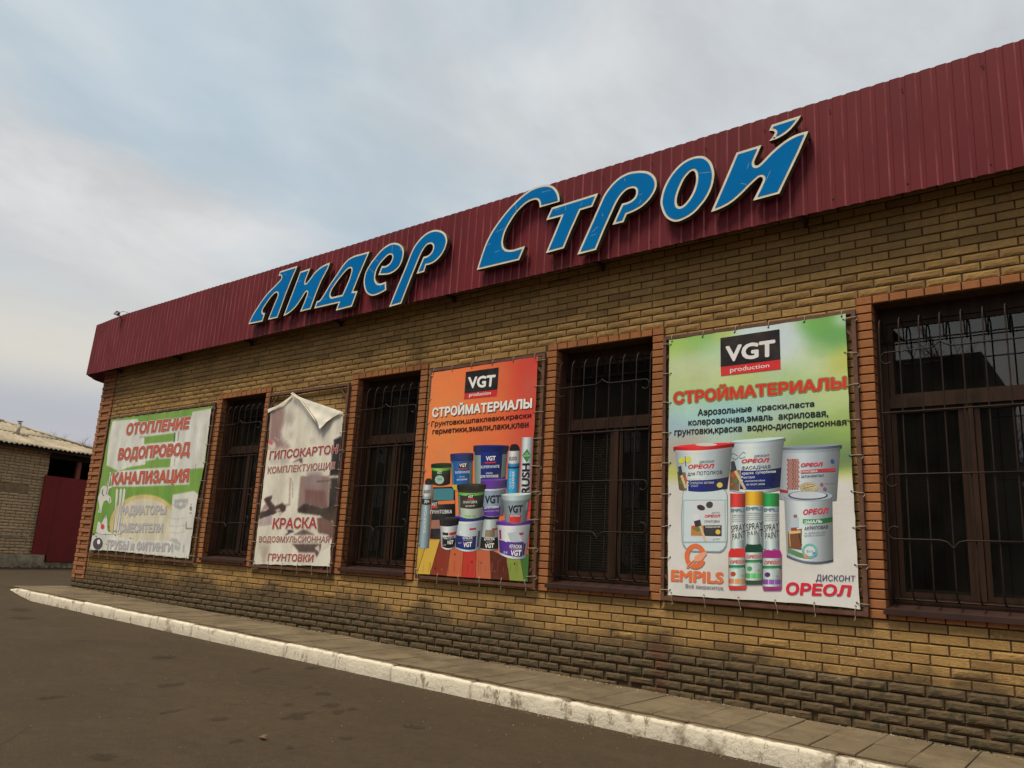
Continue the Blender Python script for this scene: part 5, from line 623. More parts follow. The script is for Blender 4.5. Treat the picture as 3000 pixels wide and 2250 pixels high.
('P','paint_bucket_picture_b',9,[(-1.623,1.227),(-1.591,1.236),(-1.577,1.157),(-1.611,1.145)],(52,54,60),0),
('P','paint_bucket_picture_b',9,[(-1.600,1.142),(-1.577,1.152),(-1.533,1.031),(-1.553,1.023)],(196,172,120),0),
('P','paint_bucket_picture_b',8,[(-1.526,1.103),(-1.527,1.095),(-1.530,1.088),(-1.535,1.082),(-1.540,1.078),(-1.547,1.077),(-1.553,1.078),(-1.559,1.082),(-1.563,1.088),(-1.566,1.096),(-1.567,1.104),(-1.566,1.113),(-1.564,1.120),(-1.559,1.126),(-1.553,1.130),(-1.547,1.131),(-1.541,1.130),(-1.535,1.126),(-1.530,1.12),(-1.527,1.112)],(186,84,54),0),
('P','paint_bucket_picture_b',8,[(-1.567,1.083),(-1.568,1.076),(-1.572,1.069),(-1.577,1.063),(-1.583,1.060),(-1.590,1.059),(-1.597,1.060),(-1.604,1.064),(-1.609,1.069),(-1.612,1.076),(-1.613,1.084),(-1.612,1.092),(-1.609,1.099),(-1.604,1.104),(-1.597,1.108),(-1.590,1.109),(-1.583,1.108),(-1.577,1.104),(-1.572,1.098),(-1.569,1.091)],(90,108,58),0),
('P','paint_bucket_picture_b',9,[(-1.514,1.112),(-1.516,1.105),(-1.521,1.102),(-1.527,1.102),(-1.532,1.106),(-1.534,1.112),(-1.533,1.118),(-1.527,1.122),(-1.521,1.122),(-1.516,1.118)],(176,200,190),0),
('P','paint_bucket_picture_b',9,[(-1.514,1.080),(-1.516,1.074),(-1.521,1.071),(-1.527,1.071),(-1.532,1.075),(-1.534,1.081),(-1.532,1.087),(-1.527,1.090),(-1.521,1.090),(-1.516,1.086)],(176,200,190),0),
('P','paint_bucket_picture_b',9,[(-1.514,1.051),(-1.516,1.045),(-1.521,1.041),(-1.527,1.041),(-1.532,1.045),(-1.534,1.051),(-1.532,1.058),(-1.527,1.061),(-1.521,1.061),(-1.516,1.057)],(176,200,190),0),
('T','paint_bucket_picture_b',9,'ДИСКОНТ',[(-1.410,1.248),(-1.262,1.250),(-1.261,1.277),(-1.408,1.275)],(44,50,62),0.005),
('T','paint_bucket_picture_b',9,'ОРЕОЛ',[(-1.526,1.204),(-1.275,1.205),(-1.262,1.244),(-1.517,1.244)],(196,40,48),0.06),
('T','paint_bucket_picture_b',9,'для ПОТОЛКОВ',[(-1.527,1.133),(-1.189,1.144),(-1.187,1.182),(-1.524,1.177)],(44,50,66),0.005),
('T','paint_bucket_picture_b',9,'краска',[(-1.517,1.087),(-1.398,1.091),(-1.396,1.12),(-1.515,1.118)],(214,216,216),0.01),
('T','paint_bucket_picture_b',9,'СУПЕРБЕЛАЯ МАТОВАЯ',[(-1.505,1.061),(-1.270,1.065),(-1.269,1.084),(-1.504,1.081)],(206,210,214),0.0),
('T','paint_bucket_picture_b',9,'СОХНЕТ',[(-1.493,1.038),(-1.421,1.039),(-1.421,1.054),(-1.494,1.053)],(206,210,214),0.0),
('P','paint_bucket_picture_b',9,[(-1.185,1.050),(-1.189,1.038),(-1.199,1.029),(-1.213,1.026),(-1.227,1.030),(-1.237,1.039),(-1.241,1.051),(-1.237,1.063),(-1.227,1.072),(-1.213,1.075),(-1.199,1.072),(-1.189,1.062)],(206,184,80),0),
('K','paint_bucket_picture_c',3,[(-0.649,1.345),(-0.166,1.343),(-0.207,0.910),(-0.677,0.923)],(178,188,186),0.04,(112,124,130),0.05,[(0,0.0,1,0.05,(160,172,172)),(0.0,0.8,0.15,0.86,(180,46,54))]),
('P','paint_bucket_picture_c',7,[(-0.605,1.265),(-0.588,1.265),(-0.588,1.249),(-0.605,1.248)],(162,88,66),0),
('P','paint_bucket_picture_c',7,[(-0.585,1.264),(-0.568,1.264),(-0.568,1.248),(-0.584,1.247)],(176,104,76),0),
('P','paint_bucket_picture_c',7,[(-0.565,1.263),(-0.547,1.264),(-0.548,1.247),(-0.564,1.247)],(148,78,60),0),
('P','paint_bucket_picture_c',7,[(-0.544,1.263),(-0.527,1.263),(-0.528,1.246),(-0.544,1.246)],(162,88,66),0),
('P','paint_bucket_picture_c',7,[(-0.524,1.262),(-0.507,1.262),(-0.508,1.246),(-0.524,1.245)],(176,104,76),0),
('P','paint_bucket_picture_c',7,[(-0.598,1.244),(-0.581,1.244),(-0.581,1.228),(-0.597,1.227)],(162,88,66),0),
('P','paint_bucket_picture_c',7,[(-0.578,1.243),(-0.560,1.244),(-0.561,1.227),(-0.577,1.227)],(176,104,76),0),
('P','paint_bucket_picture_c',7,[(-0.557,1.243),(-0.540,1.243),(-0.541,1.227),(-0.557,1.226)],(148,78,60),0),
('P','paint_bucket_picture_c',7,[(-0.537,1.242),(-0.520,1.242),(-0.521,1.226),(-0.537,1.226)],(162,88,66),0),
('P','paint_bucket_picture_c',7,[(-0.517,1.241),(-0.500,1.242),(-0.501,1.225),(-0.517,1.225)],(176,104,76),0),
('P','paint_bucket_picture_c',7,[(-0.606,1.224),(-0.589,1.224),(-0.589,1.208),(-0.606,1.207)],(162,88,66),0),
('P','paint_bucket_picture_c',7,[(-0.586,1.223),(-0.569,1.224),(-0.569,1.207),(-0.585,1.207)],(176,104,76),0),
('P','paint_bucket_picture_c',7,[(-0.566,1.223),(-0.548,1.223),(-0.549,1.207),(-0.565,1.206)],(148,78,60),0),
('P','paint_bucket_picture_c',7,[(-0.546,1.222),(-0.528,1.222),(-0.529,1.206),(-0.545,1.206)],(162,88,66),0),
('P','paint_bucket_picture_c',7,[(-0.525,1.221),(-0.508,1.222),(-0.509,1.205),(-0.525,1.205)],(176,104,76),0),
('P','paint_bucket_picture_c',7,[(-0.599,1.203),(-0.582,1.204),(-0.582,1.187),(-0.598,1.187)],(162,88,66),0),
('P','paint_bucket_picture_c',7,[(-0.579,1.203),(-0.561,1.203),(-0.562,1.187),(-0.578,1.186)],(176,104,76),0),
('P','paint_bucket_picture_c',7,[(-0.559,1.202),(-0.541,1.202),(-0.542,1.186),(-0.558,1.186)],(148,78,60),0),
('P','paint_bucket_picture_c',7,[(-0.538,1.201),(-0.521,1.202),(-0.522,1.186),(-0.538,1.185)],(162,88,66),0),
('P','paint_bucket_picture_c',7,[(-0.518,1.201),(-0.501,1.201),(-0.502,1.185),(-0.518,1.184)],(176,104,76),0),
('P','paint_bucket_picture_c',7,[(-0.607,1.183),(-0.590,1.184),(-0.590,1.167),(-0.607,1.167)],(162,88,66),0),
('P','paint_bucket_picture_c',7,[(-0.587,1.183),(-0.57,1.183),(-0.570,1.167),(-0.586,1.166)],(176,104,76),0),
('P','paint_bucket_picture_c',7,[(-0.567,1.182),(-0.549,1.182),(-0.550,1.166),(-0.566,1.166)],(148,78,60),0),
('P','paint_bucket_picture_c',7,[(-0.547,1.181),(-0.529,1.182),(-0.530,1.166),(-0.546,1.165)],(162,88,66),0),
('P','paint_bucket_picture_c',7,[(-0.527,1.181),(-0.509,1.181),(-0.510,1.165),(-0.526,1.165)],(176,104,76),0),
('P','paint_bucket_picture_c',7,[(-0.600,1.163),(-0.583,1.163),(-0.583,1.147),(-0.599,1.146)],(162,88,66),0),
('P','paint_bucket_picture_c',7,[(-0.580,1.162),(-0.562,1.163),(-0.563,1.146),(-0.579,1.146)],(176,104,76),0),
('P','paint_bucket_picture_c',7,[(-0.56,1.162),(-0.542,1.162),(-0.543,1.146),(-0.559,1.145)],(148,78,60),0),
('P','paint_bucket_picture_c',7,[(-0.539,1.161),(-0.522,1.162),(-0.523,1.145),(-0.539,1.145)],(162,88,66),0),
('P','paint_bucket_picture_c',7,[(-0.519,1.161),(-0.502,1.161),(-0.503,1.145),(-0.519,1.144)],(176,104,76),0),
('P','paint_bucket_picture_c',7,[(-0.608,1.143),(-0.591,1.143),(-0.591,1.127),(-0.608,1.126)],(162,88,66),0),
('P','paint_bucket_picture_c',7,[(-0.588,1.142),(-0.571,1.143),(-0.571,1.126),(-0.587,1.126)],(176,104,76),0),
('P','paint_bucket_picture_c',7,[(-0.568,1.142),(-0.550,1.142),(-0.551,1.126),(-0.567,1.125)],(148,78,60),0),
('P','paint_bucket_picture_c',7,[(-0.548,1.141),(-0.530,1.142),(-0.531,1.125),(-0.547,1.125)],(162,88,66),0),
('P','paint_bucket_picture_c',7,[(-0.528,1.141),(-0.510,1.141),(-0.511,1.125),(-0.527,1.124)],(176,104,76),0),
('P','paint_bucket_picture_c',7,[(-0.601,1.122),(-0.584,1.123),(-0.584,1.106),(-0.600,1.106)],(162,88,66),0),
('P','paint_bucket_picture_c',7,[(-0.581,1.122),(-0.563,1.122),(-0.564,1.106),(-0.580,1.105)],(176,104,76),0),
('P','paint_bucket_picture_c',7,[(-0.561,1.121),(-0.543,1.122),(-0.544,1.105),(-0.560,1.105)],(148,78,60),0),
('P','paint_bucket_picture_c',7,[(-0.540,1.121),(-0.523,1.121),(-0.524,1.105),(-0.540,1.104)],(162,88,66),0),
('P','paint_bucket_picture_c',7,[(-0.520,1.120),(-0.503,1.121),(-0.504,1.105),(-0.520,1.104)],(176,104,76),0),
('P','paint_bucket_picture_c',7,[(-0.609,1.102),(-0.592,1.103),(-0.592,1.086),(-0.609,1.086)],(162,88,66),0),
('P','paint_bucket_picture_c',7,[(-0.589,1.102),(-0.572,1.102),(-0.572,1.086),(-0.588,1.085)],(176,104,76),0),
('P','paint_bucket_picture_c',7,[(-0.569,1.101),(-0.551,1.102),(-0.552,1.086),(-0.568,1.085)],(148,78,60),0),
('P','paint_bucket_picture_c',7,[(-0.549,1.101),(-0.531,1.101),(-0.532,1.085),(-0.548,1.084)],(162,88,66),0),
('P','paint_bucket_picture_c',7,[(-0.529,1.100),(-0.511,1.101),(-0.512,1.085),(-0.528,1.084)],(176,104,76),0),
('P','paint_bucket_picture_c',7,[(-0.602,1.082),(-0.585,1.082),(-0.585,1.066),(-0.601,1.065)],(162,88,66),0),
('P','paint_bucket_picture_c',7,[(-0.582,1.081),(-0.564,1.082),(-0.565,1.066),(-0.581,1.065)],(176,104,76),0),
('P','paint_bucket_picture_c',7,[(-0.562,1.081),(-0.544,1.082),(-0.545,1.065),(-0.561,1.065)],(148,78,60),0),
('P','paint_bucket_picture_c',7,[(-0.542,1.081),(-0.524,1.081),(-0.525,1.065),(-0.541,1.064)],(162,88,66),0),
('P','paint_bucket_picture_c',7,[(-0.522,1.080),(-0.504,1.081),(-0.505,1.065),(-0.521,1.064)],(176,104,76),0),
('P','paint_bucket_picture_c',7,[(-0.610,1.062),(-0.593,1.062),(-0.593,1.046),(-0.61,1.045)],(162,88,66),0),
('P','paint_bucket_picture_c',7,[(-0.590,1.061),(-0.573,1.062),(-0.573,1.046),(-0.589,1.045)],(176,104,76),0),
('P','paint_bucket_picture_c',7,[(-0.570,1.061),(-0.553,1.062),(-0.553,1.045),(-0.569,1.045)],(148,78,60),0),
('P','paint_bucket_picture_c',7,[(-0.550,1.061),(-0.533,1.061),(-0.533,1.045),(-0.549,1.044)],(162,88,66),0),
('P','paint_bucket_picture_c',7,[(-0.530,1.060),(-0.513,1.061),(-0.513,1.045),(-0.529,1.044)],(176,104,76),0),
('P','paint_bucket_picture_c',7,[(-0.603,1.041),(-0.586,1.042),(-0.586,1.026),(-0.602,1.025)],(162,88,66),0),
('P','paint_bucket_picture_c',7,[(-0.583,1.041),(-0.565,1.042),(-0.566,1.025),(-0.582,1.025)],(176,104,76),0),
('P','paint_bucket_picture_c',7,[(-0.563,1.041),(-0.545,1.041),(-0.546,1.025),(-0.562,1.024)],(148,78,60),0),
('P','paint_bucket_picture_c',7,[(-0.543,1.040),(-0.525,1.041),(-0.526,1.025),(-0.542,1.024)],(162,88,66),0),
('P','paint_bucket_picture_c',7,[(-0.523,1.040),(-0.506,1.041),(-0.506,1.025),(-0.522,1.024)],(176,104,76),0),
('P','paint_bucket_picture_c',7,[(-0.611,1.021),(-0.594,1.022),(-0.594,1.006),(-0.611,1.005)],(162,88,66),0),
('P','paint_bucket_picture_c',7,[(-0.591,1.021),(-0.574,1.022),(-0.574,1.006),(-0.590,1.005)],(176,104,76),0),
('P','paint_bucket_picture_c',7,[(-0.571,1.021),(-0.554,1.021),(-0.554,1.005),(-0.570,1.005)],(148,78,60),0),
('P','paint_bucket_picture_c',7,[(-0.551,1.020),(-0.534,1.021),(-0.534,1.005),(-0.550,1.004)],(162,88,66),0),
('P','paint_bucket_picture_c',7,[(-0.531,1.020),(-0.514,1.021),(-0.514,1.005),(-0.530,1.004)],(176,104,76),0),
('P','paint_bucket_picture_c',7,[(-0.345,1.02),(-0.349,1.006),(-0.361,0.994),(-0.378,0.985),(-0.400,0.979),(-0.425,0.977),(-0.449,0.980),(-0.471,0.986),(-0.489,0.996),(-0.500,1.008),(-0.503,1.022),(-0.499,1.035),(-0.487,1.047),(-0.469,1.057),(-0.447,1.062),(-0.422,1.064),(-0.398,1.062),(-0.376,1.055),(-0.359,1.045),(-0.348,1.033)],(176,160,116),0),
('P','paint_bucket_picture_c',8,[(-0.368,1.020),(-0.365,1.016),(-0.392,0.991),(-0.394,0.995)],(206,192,150),0),
('P','paint_bucket_picture_c',8,[(-0.409,0.991),(-0.407,0.988),(-0.474,1.027),(-0.476,1.031)],(112,96,62),0),
('P','paint_bucket_picture_c',8,[(-0.472,1.006),(-0.469,1.002),(-0.368,1.026),(-0.371,1.030)],(206,192,150),0),
('P','paint_bucket_picture_c',8,[(-0.464,1.042),(-0.461,1.038),(-0.451,0.992),(-0.454,0.995)],(112,96,62),0),
('P','paint_bucket_picture_c',8,[(-0.397,1.047),(-0.394,1.043),(-0.426,1.047),(-0.429,1.051)],(206,192,150),0),
('P','paint_bucket_picture_c',8,[(-0.369,1.013),(-0.367,1.010),(-0.382,0.995),(-0.385,0.999)],(112,96,62),0),
('P','paint_bucket_picture_c',8,[(-0.421,0.991),(-0.419,0.987),(-0.476,1.021),(-0.479,1.025)],(206,192,150),0),
('P','paint_bucket_picture_c',8,[(-0.477,1.012),(-0.474,1.008),(-0.373,1.032),(-0.376,1.036)],(112,96,62),0),
('P','paint_bucket_picture_c',8,[(-0.454,1.046),(-0.452,1.042),(-0.440,0.989),(-0.443,0.992)],(206,192,150),0),
('P','paint_bucket_picture_c',8,[(-0.387,1.043),(-0.384,1.039),(-0.438,1.046),(-0.441,1.049)],(112,96,62),0),
('P','paint_bucket_picture_c',8,[(-0.373,1.007),(-0.371,1.004),(-0.374,1.000),(-0.377,1.004)],(206,192,150),0),
('P','paint_bucket_picture_c',8,[(-0.433,0.991),(-0.431,0.987),(-0.477,1.014),(-0.479,1.018)],(112,96,62),0),
('P','paint_bucket_picture_c',8,[(-0.479,1.018),(-0.477,1.014),(-0.380,1.037),(-0.383,1.041)],(206,192,150),0),
('P','paint_bucket_picture_c',8,[(-0.443,1.049),(-0.441,1.045),(-0.429,0.987),(-0.431,0.991)],(112,96,62),0),
('P','paint_bucket_picture_c',8,[(-0.490,1.164),(-0.208,1.177),(-0.207,1.150),(-0.491,1.136)],(170,48,56),0),
('P','paint_bucket_picture_c',8,[(-0.212,1.232),(-0.217,1.219),(-0.229,1.214),(-0.240,1.22),(-0.245,1.233),(-0.24,1.246),(-0.228,1.251),(-0.217,1.245)],(38,74,120),0),
('P','paint_bucket_picture_c',8,[(-0.307,1.042),(-0.310,1.034),(-0.317,1.028),(-0.326,1.028),(-0.333,1.034),(-0.336,1.043),(-0.333,1.052),(-0.325,1.057),(-0.316,1.057),(-0.309,1.051)],(150,74,90),0),
('P','paint_bucket_picture_c',8,[(-0.283,1.005),(-0.286,0.996),(-0.293,0.991),(-0.302,0.991),(-0.309,0.996),(-0.312,1.005),(-0.309,1.014),(-0.301,1.019),(-0.292,1.019),(-0.285,1.014)],(130,74,86),0),
('T','paint_bucket_picture_c',9,'ОРЕОЛ',[(-0.492,1.191),(-0.316,1.195),(-0.304,1.228),(-0.483,1.225)],(196,44,54),0.06),
('T','paint_bucket_picture_c',9,'ГРУНТОВКА',[(-0.488,1.14),(-0.351,1.144),(-0.350,1.163),(-0.486,1.159)],(216,206,204),0.02),
('T','paint_bucket_picture_c',9,'БЕТОН-КОНТАКТ',[(-0.485,1.100),(-0.300,1.108),(-0.298,1.127),(-0.484,1.120)],(62,62,66),0.02),
('T','paint_bucket_picture_c',9,'ВЛАГОСТОЙКАЯ',[(-0.296,1.044),(-0.212,1.050),(-0.212,1.059),(-0.295,1.053)],(90,90,96),0.0),
('P','canister_picture',5,[(-1.576,0.971),(-1.565,1.005),(-1.539,1.026),(-1.488,1.037),(-1.235,1.034),(-1.181,1.021),(-1.151,0.995),(-1.141,0.960),(-1.139,0.766),(-1.144,0.564),(-1.155,0.510),(-1.18,0.475),(-1.216,0.456),(-1.475,0.454),(-1.536,0.468),(-1.571,0.507),(-1.584,0.552),(-1.591,0.762)],(128,146,144),0),
('P','canister_picture',6,[(-1.571,0.967),(-1.560,0.998),(-1.535,1.018),(-1.486,1.030),(-1.237,1.027),(-1.185,1.014),(-1.158,0.989),(-1.149,0.957),(-1.146,0.766),(-1.152,0.569),(-1.164,0.520),(-1.187,0.488),(-1.222,0.469),(-1.473,0.466),(-1.531,0.480),(-1.562,0.518),(-1.576,0.558),(-1.582,0.762)],(192,204,196),0),
('P','canister_picture',7,[(-1.580,0.921),(-1.148,0.920),(-1.148,0.914),(-1.580,0.915)],(150,168,162),0),
('P','canister_picture',7,[(-1.576,0.912),(-1.561,0.912),(-1.563,0.538),(-1.574,0.558)],(160,176,170),0),
('P','canister_picture',7,[(-1.171,0.910),(-1.156,0.910),(-1.157,0.569),(-1.169,0.549)],(164,180,172),0),
('P','canister_picture',7,[(-1.570,0.543),(-1.153,0.559),(-1.155,0.545),(-1.562,0.528)],(150,168,162),0),
('P','canister_picture',7,[(-1.488,0.906),(-1.187,0.910),(-1.195,0.553),(-1.492,0.595)],(198,202,194),0),
('P','canister_picture',9,[(-1.353,0.839),(-1.368,0.826),(-1.394,0.825),(-1.420,0.835),(-1.433,0.853),(-1.428,0.869),(-1.406,0.876),(-1.378,0.871),(-1.358,0.856)],(60,48,56),0),
('P','canister_picture',9,[(-1.280,0.891),(-1.278,0.870),(-1.290,0.852),(-1.313,0.845),(-1.334,0.852),(-1.345,0.870),(-1.340,0.891),(-1.321,0.904),(-1.298,0.904)],(66,58,62),0),
('P','canister_picture',8,[(-1.368,0.691),(-1.196,0.696),(-1.198,0.599),(-1.368,0.598)],(52,52,56),0),
('P','canister_picture',8,[(-1.489,0.686),(-1.366,0.691),(-1.368,0.598),(-1.492,0.598)],(176,122,64),0),
('P','canister_picture',9,[(-1.398,0.658),(-1.399,0.651),(-1.403,0.646),(-1.409,0.641),(-1.417,0.638),(-1.426,0.637),(-1.435,0.638),(-1.443,0.641),(-1.449,0.645),(-1.453,0.650),(-1.455,0.657),(-1.453,0.663),(-1.449,0.669),(-1.443,0.673),(-1.435,0.676),(-1.426,0.677),(-1.417,0.677),(-1.409,0.674),(-1.403,0.669),(-1.399,0.664)],(94,118,62),0),
('P','canister_picture',9,[(-1.445,0.672),(-1.446,0.666),(-1.449,0.661),(-1.453,0.657),(-1.459,0.654),(-1.465,0.653),(-1.471,0.654),(-1.476,0.657),(-1.481,0.661),(-1.484,0.666),(-1.485,0.671),(-1.484,0.677),(-1.481,0.682),(-1.477,0.686),(-1.471,0.689),(-1.465,0.690),(-1.459,0.689),(-1.453,0.687),(-1.449,0.683),(-1.446,0.678)],(190,84,52),0),
('P','canister_picture',10,[(-1.482,0.778),(-1.421,0.794),(-1.401,0.743),(-1.463,0.727)],(206,206,200),0),
('P','canister_picture',10,[(-1.463,0.727),(-1.401,0.743),(-1.388,0.688),(-1.448,0.677)],(48,50,58),0),
('P','canister_picture',10,[(-1.41,0.683),(-1.390,0.688),(-1.339,0.554),(-1.361,0.549)],(200,180,136),0),
('P','canister_picture',10,[(-1.208,0.637),(-1.211,0.626),(-1.220,0.617),(-1.231,0.614),(-1.243,0.617),(-1.252,0.625),(-1.255,0.636),(-1.252,0.647),(-1.243,0.655),(-1.231,0.658),(-1.22,0.655),(-1.211,0.647)],(208,180,70),0),
('T','canister_picture',10,'ДИСКОНТ',[(-1.29,0.795),(-1.209,0.798),(-1.209,0.813),(-1.29,0.810)],(90,94,98),0.0),
('T','canister_picture',10,'ОРЕОЛ',[(-1.359,0.761),(-1.215,0.765),(-1.207,0.791),(-1.355,0.786)],(196,40,48),0.05),
('T','canister_picture',10,'ГРУНТОВКА',[(-1.359,0.714),(-1.213,0.719),(-1.213,0.74),(-1.359,0.735)],(62,64,66),0.005),
('T','canister_picture',10,'Универсальная',[(-1.353,0.666),(-1.210,0.672),(-1.210,0.690),(-1.353,0.685)],(216,214,204),0.02),
('T','canister_picture',10,'до 100 м²',[(-1.280,0.563),(-1.211,0.567),(-1.210,0.584),(-1.280,0.579)],(90,94,98),0.0),
('K','spray_can_picture_a',5,[(-1.116,0.975),(-0.976,0.974),(-0.978,0.854),(-1.117,0.853)],(204,58,54),0.0,None,0.0,[]),
('K','spray_can_picture_a',5,[(-1.117,0.853),(-0.978,0.854),(-0.980,0.497),(-1.118,0.492)],(194,206,198),0.0,None,0.0,[]),
('T','spray_can_picture_a',8,'EMPILS',[(-1.111,0.810),(-0.981,0.813),(-0.981,0.842),(-1.111,0.84)],(80,116,124),0.03),
('T','spray_can_picture_a',8,'УНИВЕРСАЛЬНАЯ',[(-1.101,0.778),(-0.991,0.781),(-0.991,0.792),(-1.101,0.789)],(100,106,108),0.0),
('T','spray_can_picture_a',8,'аэрозольная',[(-1.101,0.761),(-0.991,0.764),(-0.991,0.774),(-1.101,0.771)],(100,106,108),0.0),
('T','spray_can_picture_a',8,'на акриловой',[(-1.101,0.743),(-0.991,0.746),(-0.991,0.757),(-1.101,0.754)],(100,106,108),0.0),
('T','spray_can_picture_a',8,'БЫСТРОСОХНУЩАЯ',[(-1.101,0.725),(-0.992,0.728),(-0.992,0.739),(-1.101,0.736)],(100,106,108),0.0),
('T','spray_can_picture_a',8,'SPRAY',[(-1.108,0.632),(-0.984,0.659),(-0.982,0.717),(-1.110,0.691)],(36,36,38),0.0),
('T','spray_can_picture_a',8,'PAINT',[(-1.098,0.569),(-0.983,0.591),(-0.980,0.654),(-1.100,0.622)],(36,36,38),0.0),
('K','spray_can_picture_b',5,[(-0.818,0.974),(-0.678,0.973),(-0.681,0.860),(-0.820,0.860)],(44,146,70),0.0,None,0.0,[]),
('K','spray_can_picture_b',5,[(-0.820,0.860),(-0.681,0.860),(-0.686,0.507),(-0.825,0.502)],(194,206,198),0.0,None,0.0,[]),
('T','spray_can_picture_b',8,'EMPILS',[(-0.815,0.817),(-0.684,0.820),(-0.684,0.849),(-0.814,0.846)],(80,116,124),0.03),
('T','spray_can_picture_b',8,'УНИВЕРСАЛЬНАЯ',[(-0.806,0.787),(-0.694,0.789),(-0.694,0.800),(-0.805,0.797)],(100,106,108),0.0),
('T','spray_can_picture_b',8,'аэрозольная',[(-0.806,0.769),(-0.694,0.772),(-0.694,0.783),(-0.806,0.780)],(100,106,108),0.0),
('T','spray_can_picture_b',8,'на акриловой',[(-0.806,0.752),(-0.694,0.755),(-0.694,0.766),(-0.806,0.763)],(100,106,108),0.0),
('T','spray_can_picture_b',8,'БЫСТРОСОХНУЩАЯ',[(-0.807,0.735),(-0.695,0.738),(-0.695,0.748),(-0.806,0.745)],(100,106,108),0.0),
('T','spray_can_picture_b',8,'SPRAY',[(-0.814,0.644),(-0.689,0.670),(-0.685,0.727),(-0.815,0.701)],(36,36,38),0.0),
('T','spray_can_picture_b',8,'PAINT',[(-0.805,0.582),(-0.688,0.604),(-0.685,0.665),(-0.806,0.634)],(36,36,38),0.0),
('K','spray_can_picture_c',8,[(-0.976,0.992),(-0.816,0.990),(-0.818,0.869),(-0.978,0.869)],(222,166,48),0.0,None,0.0,[]),
('K','spray_can_picture_c',8,[(-0.978,0.869),(-0.818,0.869),(-0.823,0.502),(-0.980,0.497)],(194,206,198),0.0,None,0.0,[]),
('T','spray_can_picture_c',11,'EMPILS',[(-0.972,0.826),(-0.822,0.829),(-0.821,0.858),(-0.972,0.856)],(80,116,124),0.03),
('T','spray_can_picture_c',11,'УНИВЕРСАЛЬНАЯ',[(-0.962,0.795),(-0.831,0.798),(-0.831,0.809),(-0.962,0.806)],(100,106,108),0.0),
('T','spray_can_picture_c',11,'аэрозольная',[(-0.962,0.778),(-0.832,0.781),(-0.831,0.791),(-0.962,0.788)],(100,106,108),0.0),
('T','spray_can_picture_c',11,'на акриловой',[(-0.963,0.760),(-0.832,0.763),(-0.832,0.774),(-0.963,0.771)],(100,106,108),0.0),
('T','spray_can_picture_c',11,'БЫСТРОСОХНУЩАЯ',[(-0.963,0.742),(-0.832,0.746),(-0.832,0.756),(-0.963,0.753)],(100,106,108),0.0),
('T','spray_can_picture_c',11,'SPRAY',[(-0.970,0.650),(-0.825,0.677),(-0.822,0.734),(-0.972,0.708)],(36,36,38),0.0),
('T','spray_can_picture_c',11,'PAINT',[(-0.961,0.588),(-0.825,0.610),(-0.822,0.672),(-0.962,0.641)],(36,36,38),0.0),
('K','paste_bottle_picture_a',9,[(-1.108,0.570),(-0.999,0.573),(-0.993,0.495),(-1.115,0.491)],(190,204,196),0.05,None,0.0,[]),
('P','paste_bottle_picture_a',9,[(-1.115,0.497),(-0.993,0.501),(-0.979,0.481),(-0.971,0.460),(-0.975,0.176),(-0.985,0.155),(-1.128,0.146),(-1.138,0.166),(-1.136,0.454),(-1.127,0.475)],(196,52,48),0),
('K','paste_bottle_picture_a',10,[(-1.133,0.419),(-0.974,0.425),(-0.978,0.189),(-1.134,0.180)],(186,204,190),0.02,None,0.0,[(0,0.27,1,0.38,(52,140,84)),(0,0.75,0.3,0.92,(206,130,80)),(0.33,0.75,0.62,0.92,(215,145,89)),(0.65,0.75,0.95,0.92,(218,166,102))]),
('P','paste_bottle_picture_a',12,[(-1.069,0.281),(-1.074,0.269),(-1.087,0.260),(-1.102,0.26),(-1.114,0.266),(-1.119,0.279),(-1.114,0.291),(-1.102,0.299),(-1.086,0.300),(-1.074,0.293)],(170,70,40),0),
('P','paste_bottle_picture_a',12,[(-0.991,0.271),(-0.996,0.263),(-1.006,0.259),(-1.016,0.262),(-1.020,0.270),(-1.016,0.279),(-1.006,0.283),(-0.995,0.280)],(130,120,110),0),
('T','paste_bottle_picture_a',12,'ОРЕОЛ',[(-1.123,0.364),(-0.995,0.374),(-0.988,0.403),(-1.120,0.394)],(190,44,52),0.05),
('T','paste_bottle_picture_a',12,'КОЛЕРОВОЧНАЯ ПАСТА',[(-1.127,0.341),(-0.982,0.350),(-0.982,0.360),(-1.127,0.352)],(56,60,58),0.0),
('T','paste_bottle_picture_a',12,'УНИВЕРСАЛЬНАЯ',[(-1.117,0.321),(-0.999,0.328),(-0.998,0.340),(-1.117,0.332)],(190,216,196),0.0),
('K','paste_bottle_picture_b',9,[(-0.802,0.574),(-0.693,0.577),(-0.688,0.501),(-0.810,0.497)],(190,204,196),0.05,None,0.0,[]),
('P','paste_bottle_picture_b',9,[(-0.810,0.502),(-0.688,0.506),(-0.674,0.486),(-0.666,0.466),(-0.672,0.188),(-0.683,0.168),(-0.827,0.158),(-0.836,0.178),(-0.831,0.460),(-0.822,0.481)],(150,42,108),0),
('K','paste_bottle_picture_b',10,[(-0.829,0.426),(-0.670,0.432),(-0.676,0.202),(-0.832,0.192)],(186,204,190),0.02,None,0.0,[(0,0.27,1,0.38,(52,140,84)),(0,0.75,0.3,0.92,(130,76,150)),(0.33,0.75,0.62,0.92,(145,85,168)),(0.65,0.75,0.95,0.92,(166,97,192))]),
('P','paste_bottle_picture_b',12,[(-0.766,0.291),(-0.771,0.279),(-0.784,0.271),(-0.799,0.270),(-0.811,0.277),(-0.816,0.289),(-0.811,0.301),(-0.798,0.309),(-0.783,0.310),(-0.771,0.303)],(84,36,96),0),
('P','paste_bottle_picture_b',12,[(-0.688,0.282),(-0.693,0.273),(-0.703,0.269),(-0.713,0.272),(-0.717,0.280),(-0.713,0.289),(-0.703,0.293),(-0.692,0.290)],(130,120,110),0),
('T','paste_bottle_picture_b',12,'ОРЕОЛ',[(-0.819,0.372),(-0.691,0.382),(-0.684,0.411),(-0.816,0.402)],(190,44,52),0.05),
